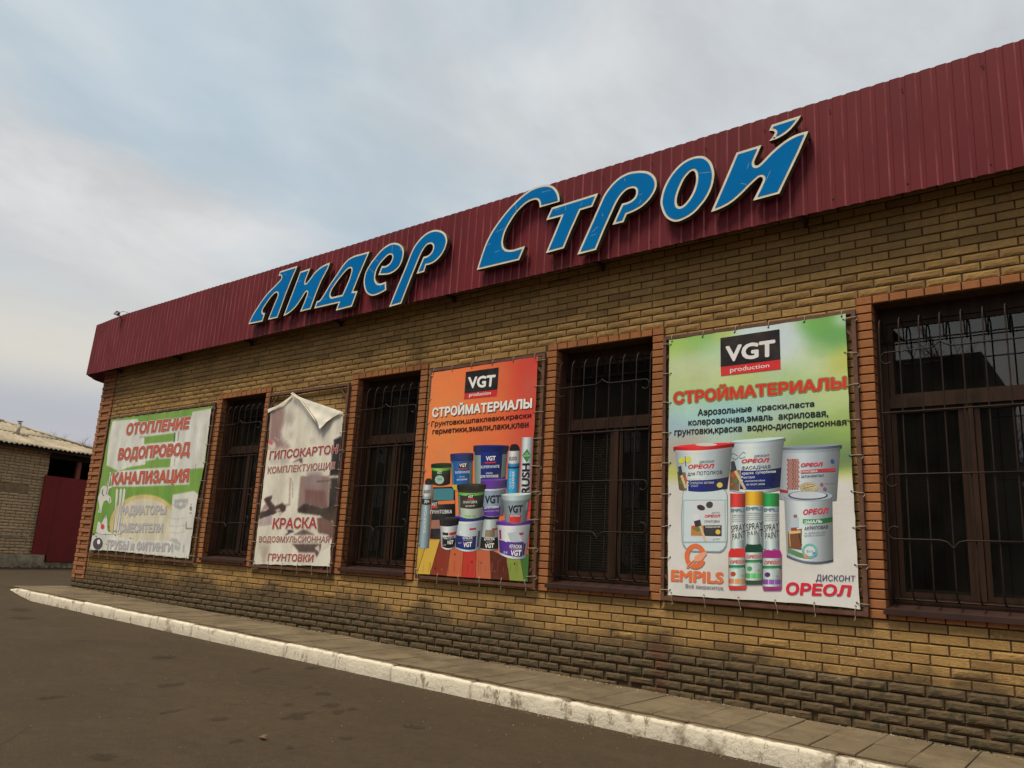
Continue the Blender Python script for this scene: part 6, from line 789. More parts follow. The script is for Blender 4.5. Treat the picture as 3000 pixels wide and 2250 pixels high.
('T','paste_bottle_picture_b',12,'КОЛЕРОВОЧНАЯ ПАСТА',[(-0.823,0.350),(-0.678,0.358),(-0.678,0.369),(-0.823,0.360)],(56,60,58),0.0),
('T','paste_bottle_picture_b',12,'УНИВЕРСАЛЬНАЯ',[(-0.814,0.330),(-0.695,0.337),(-0.695,0.349),(-0.813,0.341)],(190,216,196),0.0),
('K','paste_bottle_picture_c',12,[(-0.957,0.618),(-0.854,0.620),(-0.849,0.543),(-0.964,0.539)],(190,204,196),0.05,None,0.0,[]),
('P','paste_bottle_picture_c',12,[(-0.964,0.545),(-0.849,0.549),(-0.836,0.528),(-0.828,0.508),(-0.833,0.229),(-0.843,0.208),(-0.978,0.200),(-0.987,0.220),(-0.983,0.503),(-0.975,0.524)],(28,66,48),0),
('K','paste_bottle_picture_c',13,[(-0.981,0.468),(-0.832,0.474),(-0.837,0.242),(-0.983,0.234)],(186,204,190),0.02,None,0.0,[(0,0.27,1,0.38,(52,140,84)),(0,0.75,0.3,0.92,(86,170,92)),(0.33,0.75,0.62,0.92,(96,190,103)),(0.65,0.75,0.95,0.92,(110,217,117))]),
('P','paste_bottle_picture_c',15,[(-0.922,0.333),(-0.926,0.321),(-0.938,0.313),(-0.953,0.312),(-0.964,0.319),(-0.968,0.331),(-0.964,0.343),(-0.952,0.351),(-0.938,0.352),(-0.926,0.345)],(70,150,80),0),
('P','paste_bottle_picture_c',15,[(-0.848,0.323),(-0.853,0.314),(-0.862,0.310),(-0.872,0.313),(-0.876,0.322),(-0.872,0.330),(-0.862,0.334),(-0.852,0.331)],(130,120,110),0),
('T','paste_bottle_picture_c',15,'ОРЕОЛ',[(-0.972,0.415),(-0.851,0.423),(-0.845,0.453),(-0.968,0.444)],(190,44,52),0.05),
('T','paste_bottle_picture_c',15,'КОЛЕРОВОЧНАЯ ПАСТА',[(-0.975,0.392),(-0.839,0.400),(-0.839,0.410),(-0.975,0.403)],(56,60,58),0.0),
('T','paste_bottle_picture_c',15,'УНИВЕРСАЛЬНАЯ',[(-0.966,0.372),(-0.855,0.379),(-0.855,0.390),(-0.966,0.384)],(190,216,196),0.0),
('K','paint_can_picture',5,[(-0.636,0.952),(-0.241,0.953),(-0.251,0.423),(-0.625,0.444)],(188,198,194),0.09,None,0.0,[(0.0,0.0,1,0.03,(120,134,140)),(0.38,0.33,1,0.405,(58,142,78)),(0,0.97,1,1,(86,104,120))]),
('P','paint_can_picture',6,[(-0.240,0.947),(-0.245,0.938),(-0.257,0.930),(-0.278,0.922),(-0.305,0.916),(-0.338,0.911),(-0.375,0.907),(-0.416,0.905),(-0.457,0.905),(-0.498,0.907),(-0.536,0.911),(-0.570,0.917),(-0.598,0.924),(-0.62,0.932),(-0.633,0.941),(-0.637,0.950),(-0.632,0.959),(-0.619,0.967),(-0.597,0.975),(-0.568,0.982),(-0.534,0.987),(-0.495,0.990),(-0.454,0.992),(-0.413,0.991),(-0.373,0.989),(-0.336,0.985),(-0.303,0.979),(-0.276,0.972),(-0.256,0.964),(-0.244,0.956)],(150,162,166),0),
('P','paint_can_picture',7,[(-0.273,0.951),(-0.277,0.944),(-0.288,0.937),(-0.305,0.930),(-0.327,0.925),(-0.355,0.921),(-0.385,0.918),(-0.419,0.917),(-0.453,0.917),(-0.487,0.918),(-0.518,0.922),(-0.546,0.926),(-0.57,0.932),(-0.587,0.938),(-0.598,0.946),(-0.601,0.953),(-0.597,0.961),(-0.586,0.968),(-0.568,0.974),(-0.545,0.980),(-0.517,0.984),(-0.485,0.987),(-0.451,0.988),(-0.417,0.987),(-0.383,0.986),(-0.353,0.982),(-0.325,0.978),(-0.303,0.972),(-0.287,0.965),(-0.277,0.958)],(66,74,84),0),
('P','paint_can_picture',8,[(-0.288,0.955),(-0.291,0.949),(-0.301,0.943),(-0.316,0.937),(-0.337,0.933),(-0.362,0.929),(-0.390,0.927),(-0.420,0.926),(-0.451,0.926),(-0.482,0.927),(-0.510,0.930),(-0.536,0.934),(-0.557,0.939),(-0.573,0.945),(-0.583,0.951),(-0.586,0.957),(-0.582,0.963),(-0.572,0.969),(-0.556,0.975),(-0.535,0.979),(-0.509,0.983),(-0.480,0.985),(-0.449,0.986),(-0.418,0.986),(-0.388,0.984),(-0.360,0.981),(-0.335,0.977),(-0.315,0.972),(-0.300,0.967),(-0.291,0.961)],(186,192,188),0),
('P','paint_can_picture',7,[(-0.612,0.649),(-0.494,0.679),(-0.501,0.504),(-0.611,0.518)],(116,74,50),0),
('P','paint_can_picture',8,[(-0.603,0.654),(-0.504,0.665),(-0.504,0.642),(-0.603,0.632)],(206,176,110),0),
('P','paint_can_picture',8,[(-0.603,0.632),(-0.594,0.633),(-0.589,0.528),(-0.598,0.528)],(186,150,80),0),
('P','paint_can_picture',8,[(-0.523,0.641),(-0.515,0.642),(-0.495,0.541),(-0.504,0.538)],(60,44,38),0),
('P','paint_can_picture',8,[(-0.533,0.674),(-0.540,0.659),(-0.556,0.651),(-0.573,0.654),(-0.585,0.665),(-0.584,0.680),(-0.572,0.692),(-0.554,0.695),(-0.539,0.688)],(150,70,60),0),
('P','paint_can_picture',8,[(-0.581,0.762),(-0.519,0.772),(-0.519,0.688),(-0.581,0.685)],(172,186,186),0),
('P','paint_can_picture',9,[(-0.528,0.781),(-0.533,0.771),(-0.545,0.766),(-0.557,0.770),(-0.562,0.781),(-0.556,0.792),(-0.544,0.796),(-0.532,0.792)],(150,96,80),0),
('P','paint_can_picture',7,[(-0.615,0.518),(-0.495,0.476),(-0.477,0.436),(-0.533,0.447),(-0.616,0.481)],(86,130,84),0),
('P','paint_can_picture',9,[(-0.371,0.501),(-0.374,0.482),(-0.384,0.465),(-0.398,0.451),(-0.416,0.442),(-0.436,0.438),(-0.456,0.441),(-0.474,0.448),(-0.487,0.461),(-0.496,0.478),(-0.499,0.496),(-0.495,0.515),(-0.485,0.532),(-0.471,0.546),(-0.453,0.555),(-0.433,0.559),(-0.413,0.557),(-0.395,0.549),(-0.382,0.536),(-0.373,0.519)],(112,170,150),0),
('P','paint_can_picture',10,[(-0.391,0.498),(-0.394,0.485),(-0.402,0.472),(-0.413,0.463),(-0.428,0.458),(-0.443,0.457),(-0.457,0.461),(-0.469,0.470),(-0.476,0.482),(-0.479,0.495),(-0.475,0.509),(-0.467,0.521),(-0.455,0.531),(-0.441,0.536),(-0.426,0.537),(-0.411,0.532),(-0.400,0.524),(-0.393,0.512)],(196,206,200),0),
('P','paint_can_picture',10,[(-0.447,0.455),(-0.453,0.445),(-0.465,0.438),(-0.478,0.440),(-0.487,0.448),(-0.487,0.459),(-0.477,0.468),(-0.464,0.471),(-0.452,0.466)],(200,140,90),0),
('P','paint_can_picture',10,[(-0.374,0.476),(-0.379,0.464),(-0.391,0.458),(-0.404,0.459),(-0.413,0.469),(-0.413,0.481),(-0.403,0.491),(-0.390,0.494),(-0.378,0.488)],(90,150,190),0),
('T','paint_can_picture',11,'Eco',[(-0.459,0.485),(-0.407,0.489),(-0.405,0.511),(-0.457,0.507)],(90,120,110),0.0),
('T','paint_can_picture',9,'ОРЕОЛ',[(-0.484,0.791),(-0.284,0.804),(-0.27,0.855),(-0.475,0.836)],(196,44,56),0.05),
('T','paint_can_picture',9,'ЭМАЛЬ',[(-0.475,0.715),(-0.328,0.728),(-0.325,0.755),(-0.472,0.745)],(206,216,200),0.03),
('T','paint_can_picture',9,'АКРИЛОВАЯ',[(-0.474,0.665),(-0.284,0.683),(-0.282,0.712),(-0.471,0.694)],(56,62,60),0.01),
('T','paint_can_picture',9,'ПО ДЕРЕВУ,МЕТАЛЛУ,',[(-0.473,0.63),(-0.299,0.646),(-0.298,0.661),(-0.472,0.645)],(96,100,100),0.0),
('T','paint_can_picture',9,'БЕТОНУ И КИРПИЧУ',[(-0.473,0.611),(-0.308,0.627),(-0.307,0.639),(-0.472,0.626)],(96,100,100),0.0),
('P','brand_print',8,[(-1.347,0.448),(-1.354,0.468),(-1.365,0.487),(-1.379,0.502),(-1.396,0.515),(-1.415,0.523),(-1.435,0.528),(-1.456,0.527),(-1.477,0.523),(-1.497,0.514),(-1.515,0.501),(-1.530,0.485),(-1.542,0.466),(-1.550,0.445),(-1.554,0.422),(-1.553,0.400),(-1.549,0.378),(-1.540,0.358),(-1.528,0.340),(-1.513,0.326),(-1.495,0.315),(-1.475,0.308),(-1.454,0.305),(-1.433,0.307),(-1.413,0.313),(-1.394,0.323),(-1.378,0.337),(-1.364,0.354),(-1.353,0.374),(-1.392,0.391),(-1.399,0.379),(-1.407,0.369),(-1.416,0.361),(-1.428,0.355),(-1.439,0.352),(-1.452,0.351),(-1.464,0.352),(-1.475,0.356),(-1.486,0.363),(-1.495,0.372),(-1.502,0.382),(-1.507,0.394),(-1.509,0.407),(-1.509,0.420),(-1.507,0.433),(-1.502,0.445),(-1.495,0.456),(-1.487,0.466),(-1.476,0.474),(-1.465,0.479),(-1.453,0.482),(-1.441,0.482),(-1.429,0.479),(-1.417,0.474),(-1.407,0.467),(-1.399,0.458),(-1.393,0.447),(-1.389,0.435)],(208,108,62),0),
('P','brand_print',9,[(-1.541,0.313),(-1.517,0.309),(-1.442,0.372),(-1.420,0.368),(-1.382,0.389),(-1.339,0.440),(-1.344,0.463),(-1.41,0.443),(-1.459,0.411),(-1.456,0.389),(-1.530,0.333)],(222,150,112),0),
('P','brand_print',10,[(-1.530,0.318),(-1.517,0.317),(-1.455,0.376),(-1.464,0.383)],(170,84,50),0),
('T','brand_print',6,'EMPILS',[(-1.692,0.184),(-1.182,0.190),(-1.178,0.291),(-1.688,0.288)],(208,108,62),0.04),
('T','brand_print',6,'Всё закрасится.',[(-1.544,0.127),(-1.180,0.129),(-1.18,0.173),(-1.543,0.170)],(96,98,96),0.01),
('T','brand_print',6,'ДИСКОНТ',[(-0.394,0.252),(-0.092,0.267),(-0.085,0.320),(-0.388,0.314)],(46,44,84),0.005),
('T','brand_print',6,'ОРЕОЛ',[(-0.645,0.135),(-0.132,0.156),(-0.113,0.245),(-0.632,0.241)],(198,40,56),0.07),
],
}
SCRATCH=[((-7.835,4.227),(-7.783,4.191)),((-7.788,3.926),(-7.749,3.901)),((-7.476,4.031),(-7.391,4.037)),((-7.211,3.768),(-7.110,3.719)),((-6.717,3.867),(-6.664,3.821)),((-6.864,3.655),(-6.771,3.656)),((-6.713,3.862),(-6.662,3.818)),((-6.609,3.977),(-6.582,3.945)),((-6.853,3.657),(-6.773,3.657)),((-5.534,4.182),(-5.526,4.080)),((-5.380,4.108),(-5.376,4.068)),((-5.855,4.051),(-5.785,4.007)),((-5.941,3.929),(-5.853,3.869)),((-5.879,3.860),(-5.853,3.866)),((-5.694,3.649),(-5.686,3.624)),((-3.148,4.287),(-3.030,4.281)),((-3.517,4.243),(-3.502,4.137)),((-3.775,3.964),(-3.644,3.978)),((-3.931,3.827),(-3.855,3.831)),((-3.784,3.713),(-3.718,3.721)),((-2.964,4.030),(-2.898,4.028)),((-2.825,4.051),(-2.822,3.990)),((-2.628,3.997),(-2.607,4.033)),((-2.469,3.663),(-2.399,3.704)),((-2.485,3.626),(-2.421,3.626)),((-2.351,3.836),(-2.338,3.783)),((-1.922,3.935),(-1.889,3.937)),((-1.924,3.846),(-1.898,3.879)),((-2.096,4.16),(-2.093,4.136)),((-2.351,3.827),(-2.337,3.784)),((-1.284,3.994),(-1.159,3.969)),((-0.805,3.904),(-0.782,3.955)),((-0.631,3.742),(-0.589,3.82)),((-0.862,3.774),(-0.810,3.747))]
# ------------------------------------------------------------ ground
def sstep(a, b, x): t = max(0, min(1, (x - a) / (b - a))); return t * t * (3 - 2 * t)
def ground_h(x, y, upper):
    xx = max(-26, min(8, x)); far = gz(xx)
    if x > 8: far = gz(8)
    up = far - .03 - .02 * sstep(-13.9, -12, x)
    if upper: return up
    y = min(y, -1.0)
    k = sstep(12.8, 14.4, -x)
    return (far - .17 - .012 * min(6, max(0, -1 - y))) * (1 - k) + up * k
def grid_axis(a, b, fine0, fine1, st, coarse):
    o = []; x = a
    while x < b:
        o.append(x); x += st if fine0 <= x < fine1 else coarse
    o.append(b); return o
XS = [-900, -300, -120] + grid_axis(-60, 30, -24, 6, .5, 4) + [120, 300, 900]
def sheet(name, ys, upper, mat):
    V = [(x, y, ground_h(x, y, upper) + .006 * noise.noise(Vector((x * .8, y * .8, 0))) - (.3 if upper and j == 0 else 0)) for j, y in enumerate(ys) for x in XS]; n = len(XS)
    F = [(j * n + i, j * n + i + 1, (j + 1) * n + i + 1, (j + 1) * n + i) for j in range(len(ys) - 1) for i in range(n - 1)]
    return tag(mesh(name, V, F, mat, smooth=True), kind='structure')
sheet('asphalt_road', [-900, -300, -100, -40, -20, -10, -7, -5, -4, -3, -2, -1.5, -1.0, -.95], False, 'asphalt')
sheet('yard_ground', [-.951, -.95, -.5, 0, 1, 2, 4, 6, 10, 20, 60, 300, 900], True, 'asphalt')
# oil stains (soft edged patches 4 mm above the asphalt)
STAINS = [(-11.62,-1.65,.204,.161),(-10.61,-2.03,.145,.137),(-8.08,-2.31,.021,.093),(-6.56,-2.15,.134,.15),(-5.44,-1.66,.047,.088),(-5.22,-1.18,.064,.115),(-5.13,-2.85,.098,.138),(-5.19,-3.79,.053,.118),(-4.18,-3.36,.043,.114),(-3.79,-3.17,.048,.084),(-4.34,-1.75,.025,.053),(-4.1,-1.98,.075,.082),(-4.41,-1.89,.018,.053),(-3.69,-2.2,.07,.101),(-3.48,-2.16,.033,.055),(-3.47,-2.33,.054,.067),(-3.9,-2.47,.033,.057),(-3.55,-2.65,.078,.154),(-3.17,-3.43,.044,.058),(-2.77,-2.81,.047,.061),(-1.77,-2.85,.073,.054),(-3.79,-2.01,.012,.03),(-3.35,-4.23,.076,.076),(-2.81,-3.26,.033,.036),(-5.34,-1.84,.026,.063),(-2.75,-2.21,.079,.059)]
V = []; F = []; Cc = []
for x, y, a, b in STAINS:
    bs = len(V); n = 18; ph = random.random() * 9
    z0 = ground_h(x, y, False) + .011
    V.append((x, y, z0)); Cc.append((1, 1, 1))
    for ring, al in ((.6, .85), (1.25, 0)):
        for k in range(n):
            t = 2 * math.pi * k / n; r = ring * (1 + .9 * noise.noise(Vector((math.cos(t) * 1.1 + ph, math.sin(t) * 1.1, ring * .3))) + .4 * noise.noise(Vector((math.cos(t) * 3 + ph, math.sin(t) * 3, 5))))
            V.append((x + a * r * math.cos(t) - .3 * b * r * math.sin(t), y + b * r * math.sin(t) + .3 * a * r * math.cos(t), z0)); Cc.append((al,) * 3)
    for k in range(n):
        F.append((bs, bs + 1 + k, bs + 1 + (k + 1) % n)); F.append((bs + 1 + k, bs + 1 + n + k, bs + 1 + n + (k + 1) % n, bs + 1 + (k + 1) % n))
tag(mesh('oil_stains', V, F, 'stain', col=Cc), 'dark oil spots and damp patches on the brown asphalt', 'stain', kind='stuff')
# dry leaf
lf = MB(); z = ground_h(-3.1, -3.26, False) + .012
lf.quad((-3.14, -3.27, z), (-3.10, -3.25, z + .012), (-3.05, -3.262, z + .004), (-3.09, -3.285, z + .010)); lf.quad((-3.14, -3.27, z), (-3.12, -3.24, z + .016), (-3.07, -3.235, z + .02), (-3.10, -3.25, z + .012))
tag(lf.build('dry_leaf', 'leaf'), 'curled brown leaf lying alone on the asphalt', 'leaf')

# ------------------------------------------------------------ kerb and pavement
X_END = -14.15
pav = bpy.data.objects.new('pavement', None); COL.objects.link(pav); pav['kind'] = 'structure'
bed = MB(); bed.V = [(x, y, gz(x) - .012 + (0.012 * y) - dz) for x in (X_END, -13, -6, 3.2) for y in (-.90, .3) for dz in (0,)]
bed.F = [(0, 2, 3, 1), (2, 4, 5, 3), (4, 6, 7, 5)]
bed.build('pavement_bed', 'mortar', pav)
def slab_mesh(seed):
    rnd = random.Random(seed); w_, d = .2965, .436; V = []; e = .004
    for (x, y) in ((0, 0), (w_, 0), (w_, d), (0, d)): V.append((x, y, -.03))
    for (x, y) in ((0, 0), (w_, 0), (w_, d), (0, d)): V.append((x, y, -.004))
    for (x, y) in ((e, e), (w_ - e, e), (w_ - e, d - e), (e, d - e)): V.append((x, y, rnd.uniform(-.001, .001)))
    F = [(8, 9, 10, 11)]
    for a, b in ((0, 4), (4, 8)):
        for k in range(4): F.append((a + k, a + (k + 1) % 4, b + (k + 1) % 4, b + k))
    me = bpy.data.meshes.new('paving_slab'); me.from_pydata(V, [], F); me.materials.append(MATS['slab']); return me
SM = [slab_mesh(i) for i in range(4)]
x = X_END + .03; k = 0
while x < 3.0:
    for y in (-.885, -.443):
        o = link('paving_slab', SM[random.randrange(4)], None, pav, (x + random.uniform(-.002, .002), y, gz(x) + .012 * y + .001 + random.uniform(-.003, .003)))
        o.rotation_euler = (R(.7) + random.uniform(-.004, .004), R(.87) + random.uniform(-.004, .004), random.uniform(-.004, .004))
    x += .3025
kerb = bpy.data.objects.new('kerb', None); COL.objects.link(kerb); kerb['kind'] = 'structure'
def kerb_stone(x0, x1, tip=False):
    nx = 28; prof = [(-1.0, -.30), (-1.003, -.12), (-1.0, -.03), (-.992, -.006), (-.97, 0), (-.93, .001), (-.893, -.001), (-.890, -.02), (-.890, -.12)]
    V = []; F = []
    dzz = random.uniform(-.006, .006); dyy = random.uniform(-.006, .006)
    for i in range(nx + 1):
        t = i / nx; x_ = x0 + .003 + (x1 - x0 - .006) * t; ed = .5 * (1 - min(1, min(t, 1 - t) * 28))
        for y_, z_ in prof:
            q = Vector((x_ * 6, y_ * 9, z_ * 9)); d = noise.noise(q) * .007 + noise.noise(q * 3.1) * .003
            lo = 0
            if tip: lo = -.05 * (1 - sstep(0, .6, t))
            V.append((x_, y_ + dyy + d + ed * (.012 if y_ < -.95 else -.002), gz(x_) - .022 + z_ + dzz + d * .8 - ed * (.012 if z_ > -.05 else 0) + lo))
    m = len(prof)
    for i in range(nx):
        for k in range(m - 1): F.append((i * m + k, (i + 1) * m + k, (i + 1) * m + k + 1, i * m + k + 1))
    F.append(tuple(range(m))); F.append(tuple(nx * m + k for k in range(m))[::-1])
    mesh('kerb_stone', V, F, 'kerb', kerb, smooth=True)
xs = [3.0, 1.05, -.01, -1.10, -2.15, -3.2, -4.25, -5.1, -6.0, -6.97, -7.96, -9.0, -10.05, -11.1, -12.15, -13.2, X_END]
for a, b in zip(xs[1:], xs[:-1]): kerb_stone(a, b, a == X_END)
gr_ = MB()
for i in range(900):
    x_ = random.uniform(-9, 1.5); y_ = -1.03 - abs(random.gauss(0, 1)) * random.choice((.05, .05, 1.6)); s_ = random.uniform(.002, .007); z_ = ground_h(x_, y_, False) + .006
    gr_.quad((x_ - s_, y_, z_ - .003), (x_, y_ - s_, z_ + s_ * .2), (x_ + s_, y_, z_), (x_, y_ + s_ * .7, z_ + s_ * .8))
tag(gr_.build('road_grit', 'concrete'), 'tiny stones and grit scattered on the asphalt and along the kerb', 'grit', kind='stuff')
# weeds and moss along the foot of the wall
wd = MB()
for i in range(260):
    x_ = random.uniform(-13.5, 2.8); y_ = -.03 + random.uniform(-.02, .015); z_ = gz(x_) - .01
    if noise.noise(Vector((x_ * 1.3, 0, 0))) < -.05: continue
    for k in range(3):
        a = random.uniform(0, 6.3); h = random.uniform(.008, .03); r = .012
        wd.quad((x_ - r * math.cos(a), y_ - r * math.sin(a), z_), (x_ + r * math.cos(a), y_ + r * math.sin(a), z_), (x_ + r * math.cos(a + .8), y_ - .01 + r * math.sin(a), z_ + h))
tag(wd.build('moss_and_weeds', 'weed'), 'low moss and weeds growing where the brick wall meets the pavement', 'weeds', kind='stuff')

# ------------------------------------------------------------ shop building
shop = empty('shop_building', 'long yellow brick shop with orange brick window pillars and dark red metal fascia', 'building', (-6, 0, -.8))
SO = Vector(shop.location)
def P(o):
    o.parent = shop; o.matrix_parent_inverse = Matrix.Translation(-SO); return o
W0, W1, WT = -13.9, 3.4, 4.15
OPEN = [(-9.600, -8.430), (-6.345, -5.172), (-3.096, -1.930), (.122, 1.985)]
ZB, ZT = .075, 2.55
OY = -.018     # orange brick faces stand proud
wall = MB(); T = .34; y0 = .010
xs_ = [W0 + .01]
for a, b in OPEN: xs_ += [a - .012, b + .012]
xs_.append(W1)
for i in range(0, len(xs_), 2): wall.box(xs_[i], xs_[i + 1], y0, T, ZB, ZT)
wall.box(W0 + .01, W1, y0, T, ZT, WT); wall.box(W0 + .01, W1, y0, T, -1.3, ZB)
wall.box(W0 + .01, W0 + .35, T, 9, -1.3, WT); wall.box(W1 - .3, W1, T, 9, -1.3, WT); wall.box(W0 + .01, W1, 9, 9.3, -1.3, WT)
P(wall.build('wall', 'mortar'))
rm = MB(); rm.box(W0 + .01, W1, y0 + .002, 9.3, WT, WT + .15); P(rm.build('roof_slab', 'room'))
it = MB(); it.box(W0 + .36, W1 - .31, 2.8, 2.9, -.2, 4.1); it.box(W0 + .36, W1 - .31, T + .01, 2.8, 3.0, 3.05); it.box(W0 + .36, W1 - .31, T + .01, 2.8, -.2, -.15)
P(it.build('interior', 'room'))

def chamfer_brick(w_, h, d, rough=0., seed=0, nx=1, nz=1, c=.004):
    """front face at y=0 looking to -Y, origin at lower left front corner"""
    V = []; F = []; rnd = random.Random(seed)
    j = lambda: rnd.uniform(-.0012, .0012)
    if not rough:
        V = [(0, d, 0), (w_, d, 0), (w_, d, h), (0, d, h), (0, c, 0), (w_, c, 0), (w_, c, h), (0, c, h), (c + j(), j(), c + j()), (w_ - c + j(), j(), c + j()), (w_ - c + j(), j(), h - c + j()), (c + j(), j(), h - c + j())]
        F = [(8, 9, 10, 11)] + [(a + k, a + (k + 1) % 4, b + (k + 1) % 4, b + k) for a, b in ((0, 4), (4, 8)) for k in range(4)]
    else:
        for iz in range(nz + 1):
            for ix in range(nx + 1):
                u, v = ix / nx, iz / nz; e = min(u * w_, (1 - u) * w_, v * h, (1 - v) * h)
                k = min(1, e / .012)
                dx_ = rnd.uniform(-1, 1) * rough * .5 if 0 < k else 0
                q = Vector((u * 5 + seed * 7.3, v * 2.2, seed)); bulge = (noise.noise(q) * .9 + noise.noise(q * 2.7) * .5 + .25) * rough
                shr = rough * .35 * (1 - k) * (1 + noise.noise(q * 2))
                V.append((u * w_ + (shr if u == 0 else -shr if u == 1 else 0) , (-bulge * k) + .006 * (1 - k), v * h + (shr if v == 0 else -shr if v == 1 else 0)))
        m = nx + 1
        F = [(i + j_ * m, i + 1 + j_ * m, i + 1 + (j_ + 1) * m, i + (j_ + 1) * m) for j_ in range(nz) for i in range(nx)]
        per = [i for i in range(m)] + [nx + j_ * m for j_ in range(1, nz + 1)] + [i + nz * m for i in range(nx - 1, -1, -1)] + [j_ * m for j_ in range(nz - 1, 0, -1)]
        b = len(V); V += [(V[i][0], d, V[i][2]) for i in per]; n = len(per)
        F += [(per[k], b + k, b + (k + 1) % n, per[(k + 1) % n]) for k in range(n)]
    return V, F
J = .0105      # joint
def geo_mesh(name, VF, mat):
    me = bpy.data.meshes.new(name); me.from_pydata(VF[0], [], VF[1]); me.materials.append(MATS[mat]); me.update(); return me
def screen_area(p, w_=.25, h=.065):
    v = Vector(p) - CAM; z = v.dot(cf)
    if z < .3: return 0
    x, y = v.dot(cr) / z * 2309, v.dot(cd) / z * 2309
    if abs(x) > 1560 or abs(y) > 1180: return 0
    return w_ * h * abs(v.normalized().y) / (z * z) * 1e4
def place(name, items, mat, limit, lod=None):
    """items: (x, y, z, w, h, d, rough, variant); the nearest stay objects, the rest one part"""
    items = sorted(items, key=lambda q: -screen_area((q[0], q[1], q[2]), q[3], q[4]))
    cache = {}
    for q in items[:limit]:
        if screen_area((q[0], q[1], q[2]), q[3], q[4]) <= 0 and len(items) > limit: pass
        key = (round(q[3], 3), round(q[4], 3), round(q[5], 3), q[6], q[7])
        if key not in cache: cache[key] = geo_mesh(name, chamfer_brick(q[3], q[4], q[5], q[6], q[7], 8, 4), mat)
        o = link(name, cache[key]); o.location = (q[0], q[1], q[2]); P(o)
    rest = items[limit:]
    if rest:
        V = []; F = []
        for q in rest:
            key = ('g', round(q[3], 3), round(q[4], 3), round(q[5], 3), q[6], q[7])
            if key not in cache: cache[key] = chamfer_brick(q[3], q[4], q[5], q[6], q[7], 6, 3)
            v, f = cache[key]; b = len(V); V += [(a[0] + q[0], a[1] + q[1], a[2] + q[2]) for a in v]; F += [tuple(b + i for i in ff) for ff in f]
        o = mesh(name, V, F, mat); o['kind'] = 'stuff'; P(o)
XC = -13.405   # right side of the corner pier
yel = []; pl = []; tr = []; co = []
PIL = .125
# zones covered by orange brick: pillars, lintel headers and sill headers
for a, b in OPEN:
    for i in range(0, 34):
        for x0_, x1_ in ((a - PIL, a), (b, b + PIL)):
            jx = random.uniform(-.0015, .0015)
            tr.append((x0_ + jx, OY + random.uniform(-.002, .002), i * CH + J / 2, x1_ - x0_ - .003, CH - J, .095, 0, random.randrange(3)))
    n = round((b - a + 2 * PIL) / .13); st = (b - a + 2 * PIL) / n
    for k in range(n):
        tr.append((a - PIL + k * st + .004, OY, ZT + J / 2, st - .009, CH - J, .30, 0, random.randrange(3)))
        if 0 < k < n - 1: tr.append((a - PIL + k * st + .004, OY, J / 2, st - .009, CH - J, .2, 0, random.randrange(3)))
def blocked(x0_, x1_, i):
    """parts of [x0,x1] in course i not covered by orange brick or openings"""
    segs = [(x0_, x1_)]
    cut = []
    if -6 <= i: cut.append((W0 - 1, XC + .006))
    if 0 <= i <= 34: cut += [(a - PIL - .004, b + PIL + .004) for a, b in OPEN]
    for c0, c1 in cut:
        ns = []
        for s0, s1 in segs:
            if c1 <= s0 or c0 >= s1: ns.append((s0, s1)); continue
            if s0 < c0 - .03: ns.append((s0, c0))
            if s1 > c1 + .03: ns.append((c1, s1))
        segs = ns
    return segs
for i in range(-6, 54):
    ph = PH + (PITCH / 2 if i % 2 else 0); n0 = math.floor((W0 - ph) / PITCH)
    for k in range(n0, math.ceil((W1 - ph) / PITCH)):
        xa, xb = ph + k * PITCH + J / 2, ph + (k + 1) * PITCH - J / 2
        xa = max(xa, W0); xb = min(xb, W1)
        for s0, s1 in blocked(xa, xb, i):
            if s1 - s0 < .03: continue
            full = abs(s1 - s0 - (PITCH - J)) < .002
            wq = round(s1 - s0, 3); rgh = .0035 if (i >= 35 and i < 38) or (k * 7 + i * 13) % 11 == 0 else 0
            yel.append((s0 + random.uniform(-.001, .001), random.uniform(-.0025, .0025), i * CH + J / 2 + random.uniform(-.001, .001), wq, CH - J, .06, rgh if full else 0, random.randrange(4) if full else 0))
for i in range(-14, -6):
    ph = PH + .085 + (PITCH / 2 if i % 2 else 0) + random.uniform(-.01, .01)
    for k in range(math.floor((W0 - ph) / PITCH), math.ceil((W1 - ph) / PITCH)):
        xa, xb = max(W0, ph + k * PITCH + J / 2), ph + (k + 1) * PITCH - J / 2
        if (i + 1) * CH < gz(xa) - .03 or xb - xa < .06: continue
        if i <= -10 and random.random() < .5: xb -= random.uniform(0, .035); hq = random.uniform(.80, 1)
        else: hq = 1
        if i <= -11 and random.random() < .08: continue
        pl.append((xa + random.uniform(-.003, .003), -.014 + random.uniform(-.004, .004), i * CH + J / 2 + random.uniform(-.003, .003), round(xb - xa, 3), (CH - J + .001) * hq, .06, .0045, random.randrange(7)))
for i in range(-6, 46):
    z_ = i * CH + J / 2
    if i % 2: co.append((W0, -.024, z_, XC - W0, CH - J, .2, 0, 0))
    else: co.append((W0 + .012, -.020, z_, .118, CH - J, .2, 0, 1)); co.append((W0 + .142, -.006, z_, .250, CH - J, .2, 0, 2)); co.append((W0 + .404, -.020, z_, XC - W0 - .404, CH - J, .2, 0, 1))
place('brick', yel, 'brick', 300); place('plinth_brick', pl, 'plinth', 300); place('trim_brick', tr, 'trim', 300); place('corner_brick', co, 'corner', 300)

